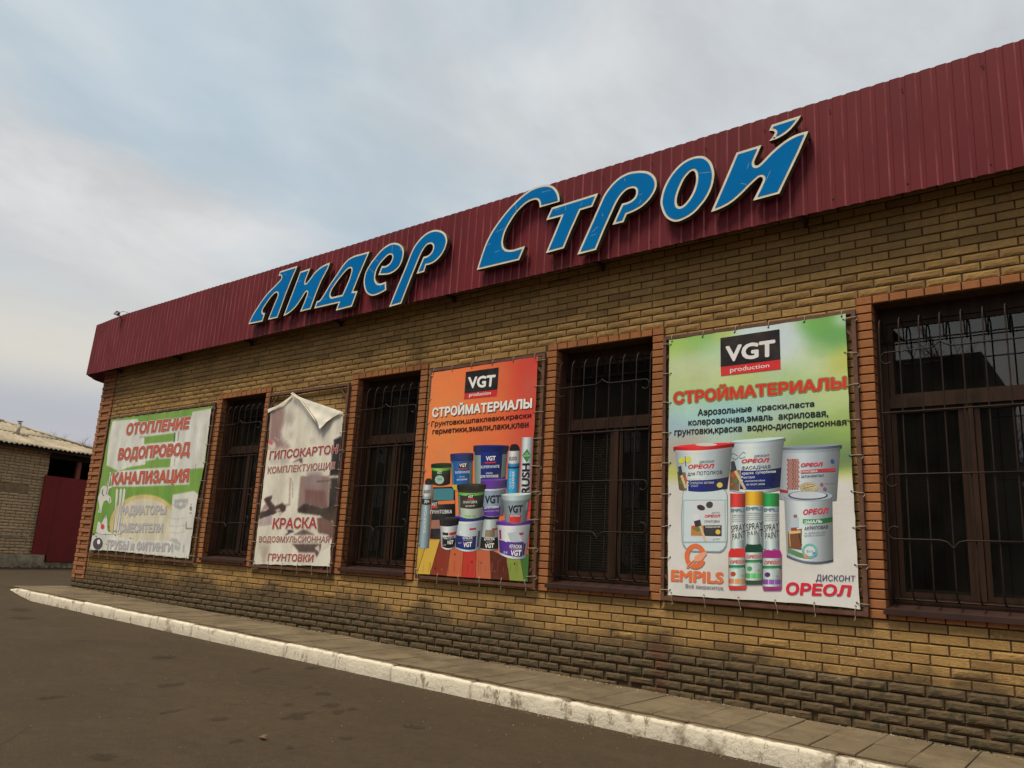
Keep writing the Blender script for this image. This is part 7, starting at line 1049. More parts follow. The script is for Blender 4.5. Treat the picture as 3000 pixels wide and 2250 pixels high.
# windows
def window(a, b, mull, pale, dress):
    wz0, wz1 = .115, ZT - .0; cx = (a + b) / 2
    win = bpy.data.objects.new('window', None); COL.objects.link(win); win.location = (cx, .2, 1.3); P(win)
    def Q(o): o.parent = win; o.matrix_parent_inverse = Matrix.Translation(-Vector((cx, .2, 1.3)) ); return o
    Q(MB().box(a - .0105, a + .004, .079, .30, .08, ZT).build('reveal', 'reveal')); Q(MB().box(b - .004, b + .0105, .079, .30, .08, ZT).build('reveal', 'reveal'))
    f = MB(); fw = .055; y0_, y1_ = .185, .235
    f.box(a + .004, a + fw, y0_, y1_, wz0, wz1 - .001); f.box(b - fw, b - .004, y0_, y1_, wz0, wz1 - .001); f.box(a + fw, b - fw, y0_, y1_, wz0, wz0 + .06); f.box(a + fw, b - fw, y0_, y1_, wz1 - .13, wz1 - .001)
    f.box(a + fw, b - fw, y0_ - .012, y1_, 1.685, 1.765)
    for m_ in mull: f.box(m_ - .032, m_ + .032, y0_ - .004, y1_, wz0 + .06, 1.685)
    Q(f.build('frame', 'window_wood'))
    edges = [a + fw] + [v for m_ in mull for v in (m_ - .032, m_ + .032)] + [b - fw]
    cells = [(edges[i], edges[i + 1], wz0 + .06, 1.685) for i in range(0, len(edges), 2)] + [(a + fw, b - fw, 1.765, wz1 - .13)]
    for x0_, x1_, z0_, z1_ in cells:
        sw = .042; s_ = MB(); ya, yb = .198, .228
        s_.box(x0_ + .003, x0_ + sw, ya, yb, z0_ + .003, z1_ - .003); s_.box(x1_ - sw, x1_ - .003, ya, yb, z0_ + .003, z1_ - .003); s_.box(x0_ + sw, x1_ - sw, ya, yb, z0_ + .003, z0_ + sw); s_.box(x0_ + sw, x1_ - sw, ya, yb, z1_ - sw, z1_ - .003)
        Q(s_.build('sash', 'window_wood'))
        g_ = MB(); g_.quad((x0_ + sw - .004, .213, z0_ + sw - .004), (x1_ - sw + .004, .213, z0_ + sw - .004), (x1_ - sw + .004, .213, z1_ - sw + .004), (x0_ + sw - .004, .213, z1_ - sw + .004))
        Q(g_.build('pane', 'glass'))
    inn = MB()       # pale inner frame of the double window
    inn.box(a + .02, a + .085, .31, .35, .18, wz1 - .1); inn.box(b - .085, b - .02, .31, .35, .18, wz1 - .1); inn.box(a + .085, b - .085, .31, .35, .18, .24)
    for m_ in mull: inn.box(m_ - .03, m_ + .03, .312, .352, .24, 1.68)
    Q(inn.build('inner_frame', pale))
    sl = MB(); xa, xb = a - .015, b + .015
    prof = [(.185, .118), (-.050, .082), (-.052, .042), (-.048, .042), (-.044, .076), (.185, .106)]
    V = [(x_, y_, z_) for x_ in (xa, xb) for y_, z_ in prof]; n = len(prof)
    sl.V = V; sl.F = [(k, (k + 1) % n, n + (k + 1) % n, n + k) for k in range(n)] + [tuple(range(n))[::-1], tuple(range(n, 2 * n))]
    Q(sl.build('sill', 'sill_metal'))
    return win, Q
def curtain(Q, x0_, x1_, z0_, z1_, y_=.42, mat='curtain'):
    n = 26; V = []; 
    for i in range(n + 1):
        x_ = x0_ + (x1_ - x0_) * i / n; yy = y_ + .022 * math.sin(i * 1.25) + .01 * math.sin(i * .5)
        V += [(x_, yy, z0_), (x_ + .01 * math.sin(i), yy, z1_)]
    Q(mesh('curtain', V, [(2 * i, 2 * i + 2, 2 * i + 3, 2 * i + 1) for i in range(n)], mat, smooth=True))
def blinds(Q, x0_, x1_, z0_, z1_):
    b_ = MB(); z_ = z0_
    while z_ < z1_: b_.quad((x0_, .375, z_), (x1_, .375, z_ + .0), (x1_, .392, z_ + .012), (x0_, .392, z_ + .012)); z_ += .026
    o = Q(b_.build('blind', 'blind')); o['kind'] = 'stuff'
w2, Q2 = window(*OPEN[0], [-8.98], 'sash_pale', 0); curtain(Q2, -9.35, -9.05, .2, 1.9); blinds(Q2, -8.9, -8.5, .25, 1.3)
w3, Q3 = window(*OPEN[1], [-5.72], 'sash_pale', 0); curtain(Q3, -6.1, -5.85, .25, 2.35); curtain(Q3, -5.62, -5.42, .25, 1.7); blinds(Q3, -5.65, -5.2, .22, .62)
w4, Q4 = window(*OPEN[2], [-2.45], 'sash_pale', 1); blinds(Q4, -2.98, -2.5, .22, 1.62); blinds(Q4, -2.42, -1.98, .22, .85)
w5, Q5 = window(*OPEN[3], [.745, 1.365], 'sash_pale', 0)
# white dress on a stand and a round mirror behind the third window
ds = MB()
prof = [(0, .93), (.05, .92), (.17, .80), (.13, .66), (.10, .52), (.17, .30), (.25, .05)]
n = 14
for j, (r, h) in enumerate(prof):
    for k in range(n): ds.V.append((-2.2 + r * math.cos(2 * math.pi * k / n), .75 + r * .6 * math.sin(2 * math.pi * k / n), .42 + h))
ds.F = [(j * n + k, j * n + (k + 1) % n, (j + 1) * n + (k + 1) % n, (j + 1) * n + k) for j in range(len(prof) - 1) for k in range(n)]
tag(ds.build('white_dress', 'dummy_cloth', smooth=True), 'pale clothes dummy standing indoors behind the blinds of the window left of the green banner', 'mannequin')
rg = MB(); rg.tube([(-2.76 + .14 * math.cos(t * .3142), .62, 1.45 + .27 * math.sin(t * .3142)) for t in range(21)], .03, 8)
tag(rg.build('oval_mirror', 'dummy_cloth', smooth=True), 'pale oval ring frame hanging indoors behind the window left of the green banner', 'mirror')

# wrought iron grilles
def grille(a, b, modules, nrod):
    gr = bpy.data.objects.new('window_grille', None); COL.objects.link(gr); gr.location = ((a + b) / 2, 0, 1.3); P(gr)
    def Q(o): o.parent = gr; o.matrix_parent_inverse = Matrix.Translation(-Vector(((a + b) / 2, 0, 1.3))); return o
    xa, xb = a + .045, b - .025; r = .0065
    for i in range(nrod):
        x_ = xa + (xb - xa) * i / (nrod - 1)
        p = [(x_, .165, 2.24), (x_, .160, 2.31), (x_, .135, 2.375), (x_, .10, 2.41), (x_, .065, 2.42), (x_, .03, 2.41), (x_, .005, 2.375), (x_, -.008, 2.32), (x_, -.012, 2.1), (x_, -.022, 1.2), (x_, -.034, .45), (x_, -.036, .27), (x_, -.018, .20), (x_, .02, .165), (x_, .08, .155), (x_, .165, .155)]
        Q(MB().tube(p, r).build('bar', 'grille_iron', smooth=True))
    for z_, y_ in ((2.25, .168), (.158, .168)): Q(MB().tube([(a + .006, y_, z_), (b - .006, y_, z_)], r).build('rail', 'grille_iron'))
    mw = (xb - xa) / modules
    for (z_, yy, kind) in ((2.115, -.022, 'peakdown'), (1.612, -.030, 'plain'), (1.115, -.038, 'down'), (.613, -.045, 'vup')):
        if kind == 'plain': Q(MB().tube([(xa, yy, z_), (xb, yy, z_)], r).build('cross_bar', 'grille_iron')); continue
        for m_ in range(modules):
            l, rr_ = xa + m_ * mw, xa + (m_ + 1) * mw; cx = (l + rr_) / 2; q = .048; sg = 1 if kind == 'vup' else -1
            curlL = [(l + q + q * math.cos(t), yy, z_ + sg * (q - q * math.sin(t)) if False else z_ + sg * q + sg * q * math.sin(t)) for t in [R(v) for v in range(20, -271 + 180 - 0, -22)]]
            cl_ = [(l + q + q * math.cos(R(v)), yy, z_ + sg * q * (1 - math.sin(R(v)))) for v in range(-60, -271 + 0, -20)]   # around the left, ending on the bar
            cl_ = [(l + q + .9 * q * math.cos(R(v)), yy, z_ + sg * (q + q * math.sin(R(v)) * -1)) for v in range(320, 89, -20)]
            crr = [(2 * cx - p[0], p[1], p[2]) for p in cl_][::-1]
            mid = [(cx - .09, yy, z_)]
            if kind == 'peakdown': mid += [(cx - .045, yy, z_ + .012), (cx, yy, z_ + .05), (cx + .03, yy, z_ + .022), (cx + .08, yy, z_)]
            elif kind == 'vup': mid += [(cx - .04, yy, z_ - .012), (cx, yy, z_ - .06), (cx + .04, yy, z_ - .012), (cx + .09, yy, z_)]
            else: mid += [(cx + .09, yy, z_)]
            if modules > 1 and m_ > 0: cl_ = [(l + .001, yy, z_)]
            if modules > 1 and m_ < modules - 1: crr = [(rr_, yy, z_)]
            Q(MB().tube(cl_ + mid + crr, r * .95).build('scroll_bar', 'grille_iron', smooth=True))
grille(*OPEN[0], 1, 8); grille(*OPEN[1], 1, 8); grille(*OPEN[2], 1, 8); grille(*OPEN[3], 2, 13)

# fascia of ribbed sheet metal
FB, FTOP, FYY = 3.372, 4.425, -.245
RP = .117; R0 = -.107
def rib_profile(x0_, x1_):
    pts = []; k = math.floor((x0_ - R0) / RP)
    while R0 + k * RP < x1_ + RP:
        b_ = R0 + k * RP
        pts += [(b_ - .003, -.0095), (b_ + .008, 0), (b_ + .038, 0), (b_ + .045, -.0095)]; k += 1
    o = [p for p in pts if x0_ <= p[0] <= x1_]
    return [(x0_, -.0095)] + o + [(x1_, -.0095)]
def fascia_top(x_): return FTOP - .045 * sstep(13.0, 14.15, -x_)
xf = 1.9 + RP * .5
edges = [R0 - .045 + RP * k for k in range(-120, 30, 10)]
edges = [-14.15] + [e for e in edges if -14.0 < e < 3.2] + [3.3]
fas = []
for si, (a, b) in enumerate(zip(edges[:-1], edges[1:])):
    pr = rib_profile(a - .012, b + (.0 if b > 3 else 0)); off = -.0014 * (si % 2); bx = random.uniform(-.002, .002)
    V = []; 
    for x_, d in pr:
        xt = x_ + (.06 * (1 - (x_ + 14.15) / .3) if x_ < -13.85 else 0)
        V += [(x_, FYY + d + off, FB + bx), (xt, FYY + d + off + .012, fascia_top(xt) + bx)]
    F = [(2 * i, 2 * i + 2, 2 * i + 3, 2 * i + 1) for i in range(len(pr) - 1)]
    o = mesh('fascia_panel', V, F, 'fascia_metal'); o.data.materials.append(MATS['fascia_fold_highlight'])
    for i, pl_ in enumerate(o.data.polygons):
        if pr[i + 1][1] > pr[i][1] + .001: pl_.material_index = 1  # slopes facing right get the painted highlight colour
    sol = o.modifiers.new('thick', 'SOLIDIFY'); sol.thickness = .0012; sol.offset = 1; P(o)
# chamfered corner panel and side return
cp = []; pa, pb, pc = Vector((-14.15, FYY, 0)), Vector((-14.55, .10, 0)), Vector((-14.78, .55, 0))
V = []; path = [pa + (pb - pa) * t for t in (0, .25, .5, .75)] + [pb + (pc - pb) * t for t in (0, .5, 1)] + [Vector((-14.78, 2.5, 0)), Vector((-14.78, 6, 0))]
for i, p in enumerate(path):
    w_ = .006 * (1 if i % 2 else -1); V += [(p.x + w_ + .001, p.y, FB - .01 * (i % 2)), (p.x + w_ + .06, p.y + .01, FTOP - .05)]
o = mesh('corner_fascia_panel', V, [(2 * i, 2 * i + 1, 2 * i + 3, 2 * i + 2) for i in range(len(path) - 1)], 'fascia_metal'); P(o)
# flashing under the roof, brackets
fl = MB(); fl.box(-14.0, 3.3, FYY + .03, .005, 4.22, 4.27); fl.box(-14.3, -13.905, .3, 3, 4.12, 4.16); P(fl.build('roof_board', 'fascia_back'))
tp = MB(); tp.box(-14.0, 3.3, FYY + .0135, FYY + .035, 3.40, 3.44); tp.box(-14.0, 3.3, FYY + .0135, FYY + .035, 4.15, 4.19); P(tp.build('fascia_rail', 'fascia_back'))
for k in range(9):
    x_ = -13.2 + 2.135 * k
    if x_ > 3.2: break
    b_ = MB(); b_.box(x_ - .02, x_ + .02, FYY + .036, -.0245, 3.385, 3.42); b_.box(x_ - .012, x_ + .012, -.0600, -.0250, 3.345, 3.384); b_.tube([(x_, -.05, 3.36), (x_, FYY + .05, 3.43)], .008); P(b_.build('fascia_bracket', 'fascia_back'))
sc = MB()
for k in range(-24, 7):
    xr = R0 + RP * (5 * k) + .018
    if xr < -13.9: continue
    for z_ in (4.30, 3.46):
        zq = z_ + random.uniform(-.012, .012); xr2 = xr if z_ > 4 else xr + RP * (0 if k % 2 else -0)
        b = len(sc.V); n = 8
        for yy, rr_ in ((FYY - .0015, .0085), (FYY - .0055, .006)):
            for j in range(n): sc.V.append((xr2 + rr_ * math.cos(j * .785), yy, zq + rr_ * math.sin(j * .785)))
        sc.F += [(b + j, b + (j + 1) % n, b + n + (j + 1) % n, b + n + j) for j in range(n)] + [tuple(b + n + j for j in range(n))]
o = sc.build('screw', 'screw_metal'); o['kind'] = 'stuff'; P(o)

# small fallen plaster crumbs at the foot of the wall: part of the ground dirt
cr_m = MB()
for i in range(420):
    x_ = random.uniform(-13, 2.6); y_ = -.035 - abs(random.gauss(0, .05)); s_ = random.uniform(.003, .011); z_ = gz(x_) + .012 * y_ + .001
    cr_m.quad((x_ - s_, y_, z_), (x_, y_ - s_, z_ + s_ * .3), (x_ + s_, y_, z_ + .001), (x_, y_ + s_ * .7, z_ + s_))
tag(cr_m.build('grit', 'concrete'), 'fine grit and crumbs along the foot of the brick wall', 'grit', kind='stuff')
# ------------------------------------------------------------ letters of the sign
from mathutils.geometry import tessellate_polygon
def area(l): return sum(l[i][0] * l[(i + 1) % len(l)][1] - l[(i + 1) % len(l)][0] * l[i][1] for i in range(len(l))) / 2
def inset(l, d):
    """move a loop d to its left (inwards for a counter-clockwise outline), mitred"""
    o = []; n = len(l)
    for i in range(n):
        p, q, r = Vector(l[i - 1]), Vector(l[i]), Vector(l[(i + 1) % n]); a = (q - p).normalized(); b = (r - q).normalized()
        na, nb = Vector((-a.y, a.x)), Vector((-b.y, b.x)); m = na + nb
        if m.length < 1e-4: m = na
        m.normalize(); c = max(.28, m.dot(na)); o.append(tuple(q + m * d / c))
    return o
NAMES = {'first': 'Л', 'i': 'И', 'd': 'Д', 'e': 'Е', 'r': 'Р', 'S': 'С', 't': 'Т', 'r2': 'Р', 'o': 'О', 'j': 'Й', 'breve': 'breve'}
LAB = {'first': 'blue slanted letter Л with cream edge, leftmost letter on the red fascia', 'i': 'blue slanted letter и with cream edge between Л and д on the red fascia',
 'd': 'blue slanted letter д with cream edge and triangular hole on the red fascia', 'e': 'blue rounded letter е with cream edge before the р of the first word',
 'r': 'blue long-stemmed letter р ending the first word on the red fascia', 'S': 'large blue capital С with cream edge whose top rises above the red fascia',
 't': 'blue slanted letter т with cream edge right after the big С', 'r2': 'blue long-stemmed letter р between т and о in the second word',
 'o': 'blue oval letter о with cream edge and a long pale scratch', 'j': 'blue slanted last letter й with cream edge on the red fascia', 'breve': 'small blue pointed breve mark floating above the last letter й'}
for key, loops in LETTERS:
    L = []
    for k, l in enumerate(loops):
        if (area(l) > 0) != (k == 0): l = l[::-1]
        L.append(l)
    flat = [p for l in L for p in l]
    tri = tessellate_polygon([[Vector((p[0], p[1], 0)) for p in l] for l in L])
    cx = sum(p[0] for p in flat) / len(flat); cz = min(p[1] for p in flat)
    root = empty('sign_letter', LAB[key], 'sign letter', (cx, -.28, cz), 'raised letters of the shop sign')
    def Q(o): o.parent = root; o.matrix_parent_inverse = Matrix.Translation((-cx, .28, -cz)); return o
    yf, yb = -.345, -.283; n = len(flat)
    V = [(p[0], yf, p[1]) for p in flat] + [(p[0], yb, p[1]) for p in flat]
    def orient(t, sgn):
        a, b, c = (Vector(flat[i]) for i in t); s_ = (b - a).cross(c - a) if False else (b.x - a.x) * (c.y - a.y) - (b.y - a.y) * (c.x - a.x)
        return tuple(t) if (s_ > 0) == (sgn > 0) else tuple(t)[::-1]
    F = [orient(t, 1) for t in tri]; nf = len(F); F += [tuple(i + n for i in orient(t, -1)) for t in tri]
    b = 0
    for l in L:
        m = len(l)
        for i in range(m): F.append((b + i, b + n + i, b + n + (i + 1) % m, b + (i + 1) % m))
        b += m
    me = bpy.data.meshes.new('body'); me.from_pydata(V, [], F); me.materials.append(MATS['sign_cream']); me.materials.append(MATS['sign_edge'])
    me.polygons.foreach_set('material_index', [0] * nf + [1] * (len(F) - nf)); Q(link('body', me))
    LI = [inset(l, .024) for l in L]; fl_ = [p for l in LI for p in l]; tri2 = tessellate_polygon([[Vector((p[0], p[1], 0)) for p in l] for l in LI]); flat = fl_
    Q(mesh('face', [(p[0], yf - .003, p[1]) for p in fl_], [orient(t, 1) for t in tri2], 'sign_blue'))
    legs = MB()
    for p in (flat[len(flat) // 5], flat[len(flat) // 2], flat[len(flat) * 4 // 5]): legs.box(p[0] - .012, p[0] + .012, yb + .001, -.2475, p[1] - .012, p[1] + .012)
    Q(legs.build('mounting_stud', 'sign_edge'))
    s_ = MB(); x0_, x1_ = min(p[0] for p in flat), max(p[0] for p in flat)
    for a, c in SCRATCH:
        mx = (a[0] + c[0]) / 2; mz = (a[1] + c[1]) / 2
        if x0_ < mx < x1_:
            # inside test against the blue outline
            ins = False; l = LI[0]
            for i in range(len(l)):
                p, q = l[i - 1], l[i]
                if (p[1] > mz) != (q[1] > mz) and mx < (q[0] - p[0]) * (mz - p[1]) / (q[1] - p[1]) + p[0]: ins = not ins
            if ins:
                d = Vector((c[0] - a[0], c[1] - a[1])).normalized() * .0028; yy = yf - .0042
                s_.quad((a[0] - d.x, yy, a[1] - d.y), (a[0] + d.y, yy, a[1] - d.x), (c[0] + d.x, yy, c[1] + d.y), (c[0] - d.y, yy, c[1] + d.x))
    if s_.V: o = Q(s_.build('scratches', 'scratch')); o['kind'] = 'stuff'

# ------------------------------------------------------------ banners
BY = -.056
WAVE = {'heating': .004, 'drywall': .006, 'orange': .0025, 'green': .002}
def yoff(nm, x, z):
    a = WAVE[nm]; y = a * (noise.noise(Vector((x * 1.7, z * 1.1, len(nm)))) + .25 * noise.noise(Vector((x * 4.2, z * 2.6, 3 + len(nm)))))
    if nm in ('drywall', 'heating'): y += a * .5 * math.sin(x * 9 + z * 3.2) * noise.noise(Vector((x * .9, z * .9, 7)))
    return y
def mixc(a, b, t): return tuple(a[i] + (b[i] - a[i]) * t for i in range(3))
def cloth_col(nm, x, z, bb):
    u = (x - bb[0]) / (bb[1] - bb[0]); v = (bb[3] - z) / (bb[3] - bb[2])
    if nm == 'heating': return mixc((112, 150, 62), (92, 136, 56), max(0, noise.noise(Vector((x * 3, z * .8, 0)))))
    if nm == 'drywall': return mixc((206, 199, 174), (180, 172, 150), max(0, noise.noise(Vector((x * 2, z * 2, 1)))) * .8)
    if nm == 'orange':
        c = mixc((224, 118, 62), (206, 92, 50), max(0, min(1, u * 1.2 - v * .6))); c = mixc(c, (190, 62, 50), sstep(.72, 1.05, u + .12 * (1 - v) ** 2) * .9)
        return mixc(c, (228, 132, 66), math.exp(-((u - .2) ** 2 + (v - .3) ** 2) / .06) * .6)
    blobs = [(.05, .03, .10, (150, 186, 84)), (.20, .02, .10, (128, 176, 84)), (.30, .08, .10, (172, 200, 160)), (.10, .12, .12, (184, 194, 150)), (.33, .02, .05, (170, 188, 90)), (.55, .03, .10, (190, 206, 196)), (.62, .10, .14, (194, 206, 200)), (.88, .02, .09, (100, 164, 70)), (.92, .08, .09, (96, 156, 84)), (.97, .02, .04, (196, 214, 190)), (.80, .16, .10, (190, 204, 160)), (.97, .17, .09, (186, 188, 84)), (.85, .12, .05, (140, 180, 110)), (.12, .20, .12, (176, 190, 120)), (.45, .19, .14, (176, 192, 112)), (.30, .15, .10, (190, 200, 150)), (.70, .22, .10, (160, 190, 112)), (.62, .3, .14, (164, 196, 176)), (.90, .28, .14, (180, 196, 130)), (.12, .30, .12, (158, 196, 180)), (.40, .33, .12, (146, 190, 186)), (.06, .37, .08, (146, 176, 186)), (.75, .36, .10, (160, 184, 136)), (.95, .40, .12, (142, 172, 86)), (.10, .43, .10, (176, 162, 140)), (.05, .47, .08, (160, 156, 140)), (.30, .43, .10, (170, 190, 170)), (.55, .42, .10, (160, 176, 120)), (.80, .46, .12, (112, 146, 80)), (.97, .50, .09, (96, 120, 76)), (.02, .54, .06, (178, 180, 84)), (.97, .57, .05, (184, 188, 80)), (.5, .5, .12, (150, 170, 100))]
    tw = .02; acc = [v_ * .02 for v_ in (180, 196, 140)]
    for bu, bv, s_, c in blobs:
        k = math.exp(-((u - bu) ** 2 * .55 + (v - bv) ** 2 * 1.9) / (s_ * s_ * .55)); tw += k; acc = [acc[i] + c[i] * k for i in range(3)]
    return mixc(tuple(a / tw for a in acc), (204, 200, 184), sstep(.535, .60, v))
def poly_to(V, F, pts, y, nm, colf, grid=.07):
    bm = bmesh.new(); vs = [bm.verts.new((p[0], 0, p[1])) for p in pts]
    try: f = bm.faces.new(vs)
    except ValueError: bm.free(); return
    bm.normal_update()
    if f.normal.y > 0: f.normal_flip()
    xs_ = [p[0] for p in pts]; zs_ = [p[1] for p in pts]
    bmesh.ops.triangulate(bm, faces=bm.faces[:])
    for ax, a, b in ((0, min(xs_), max(xs_)), (2, min(zs_), max(zs_))):
        k = math.floor(a / grid) + 1
        while k * grid < b:
            co_ = [0, 0, 0]; no = [0, 0, 0]; co_[ax] = k * grid; no[ax] = 1
            bmesh.ops.bisect_plane(bm, geom=bm.verts[:] + bm.edges[:] + bm.faces[:], plane_co=co_, plane_no=no, dist=1e-6); k += 1
    bmesh.ops.triangulate(bm, faces=[f_ for f_ in bm.faces if len(f_.verts) > 4])
    bm.verts.index_update(); b = len(V)
    for v in bm.verts: V.append((v.co.x, y + yoff(nm, v.co.x, v.co.z), v.co.z, alb(colf(v.co.x, v.co.z))))
    for f_ in bm.faces: F.append(tuple(b + v.index for v in f_.verts))
    bm.free()
# all texts first, evaluated together
TX = {}
tmpc = bpy.data.collections.new('tmp'); COL.children.link(tmpc)
for nm, els in PRINT.items():
    for e in els:
        if e[0] == 'T' and e[3] not in TX:
            cu = bpy.data.curves.new('t', 'FONT'); cu.body = e[3].replace(' ', '  ') if len(e[3]) > 15 else e[3]; cu.size = 1; cu.offset = 0; cu.resolution_u = 3; cu.fill_mode = 'FRONT'
            o = bpy.data.objects.new('t', cu); tmpc.objects.link(o); TX[e[3]] = o
import numpy as np
from mathutils.geometry import delaunay_2d_cdt
dg = bpy.context.evaluated_depsgraph_get(); dg.update()
def loops_of(o):
    cu = o.to_curve(dg); L = []
    for s in cu.splines:
        pts = []
        if s.type == 'BEZIER':
            bp = s.bezier_points; n = len(bp)
            for i in range(n):
                a, b = bp[i], bp[(i + 1) % n]; p0, p1, p2, p3 = (Vector(v[:2]) for v in (a.co, a.handle_right, b.handle_left, b.co))
                st = 1 if abs((p1 - p0).cross(p3 - p0)) + abs((p2 - p0).cross(p3 - p0)) < 1e-5 else 3
                for k in range(st): t = k / st; pts.append(tuple(p0 * (1 - t) ** 3 + p1 * 3 * t * (1 - t) ** 2 + p2 * 3 * t * t * (1 - t) + p3 * t ** 3))
        else: pts = [(q.co[0], q.co[1]) for q in s.points]
        if len(pts) > 2: L.append(pts)
    o.to_curve_clear(); return L
for k in list(TX): TX[k] = loops_of(TX[k])
GC = {}
def fill(loops, shifts):
    """triangles of the union of the shifted copies, by non-zero winding (the font's outlines overlap)"""
    pts = []; ed = []
    for dx_, dy_ in shifts:
        for l in loops:
            b = len(pts); n = len(l); pts += [Vector((q[0] + dx_, q[1] + dy_)) for q in l]; ed += [(b + i, b + (i + 1) % n) for i in range(n)]
    vs, es, fs = delaunay_2d_cdt(pts, ed, [], 0, 1e-5)[:3]
    P_ = np.array([tuple(v) for v in vs]); T_ = np.array(fs); C_ = P_[T_].mean(1); ins = np.zeros(len(T_), bool)
    for dx_, dy_ in shifts:
        wn_ = np.zeros(len(T_))
        for l in loops:
            A = np.array(l) + (dx_, dy_); B = np.roll(A, -1, 0)
            cr_ = (B[None, :, 0] - A[None, :, 0]) * (C_[:, None, 1] - A[None, :, 1]) - (C_[:, None, 0] - A[None, :, 0]) * (B[None, :, 1] - A[None, :, 1])
            up = (A[None, :, 1] <= C_[:, None, 1]) & (B[None, :, 1] > C_[:, None, 1]) & (cr_ > 0); dn = (A[None, :, 1] > C_[:, None, 1]) & (B[None, :, 1] <= C_[:, None, 1]) & (cr_ < 0)
            wn_ += up.sum(1) * 1. - dn.sum(1)
        ins |= wn_ != 0
    out = []
    for t in T_[ins]:
        a, b, c = (P_[i] for i in t); out.append(tuple(int(i) for i in t) if (b[0] - a[0]) * (c[1] - a[1]) - (b[1] - a[1]) * (c[0] - a[0]) > 0 else tuple(int(i) for i in t)[::-1])
    used = sorted({i for t in out for i in t}); m_ = {u: k for k, u in enumerate(used)}
    return [tuple(P_[u]) for u in used], [tuple(m_[i] for i in t) for t in out]
def text_mesh(text, dil):
    loops = TX[text]; iv = sorted((min(q[0] for q in l), max(q[0] for q in l), i) for i, l in enumerate(loops)); cl = []
    for a, b, i in iv:
        if cl and a < cl[-1][1] - .002: cl[-1][1] = max(cl[-1][1], b); cl[-1][2].append(i)
        else: cl.append([a, b, [i]])
    V = []; F = []
    for a, b, ids in cl:
        L = [[(round(q[0] - a, 4), round(q[1], 4)) for q in loops[i]] for i in ids]; key = (tuple(map(tuple, L)), round(dil, 4))
        if key not in GC:
            sh = [(0, 0)] if dil < .004 else [(dil * math.cos(t), dil * math.sin(t)) for t in [k * math.pi / (3 if dil < .03 else 4) for k in range(6 if dil < .03 else 8)]]
            GC[key] = fill(L, sh)
        v, f = GC[key]; bs = len(V); V += [(q[0] + a, q[1]) for q in v]; F += [tuple(bs + i for i in t) for t in f]
    return V, F
for o in list(tmpc.objects):
    cu = o.data; bpy.data.objects.remove(o); bpy.data.curves.remove(cu)
bpy.data.collections.remove(tmpc)
LSTEP = .00045
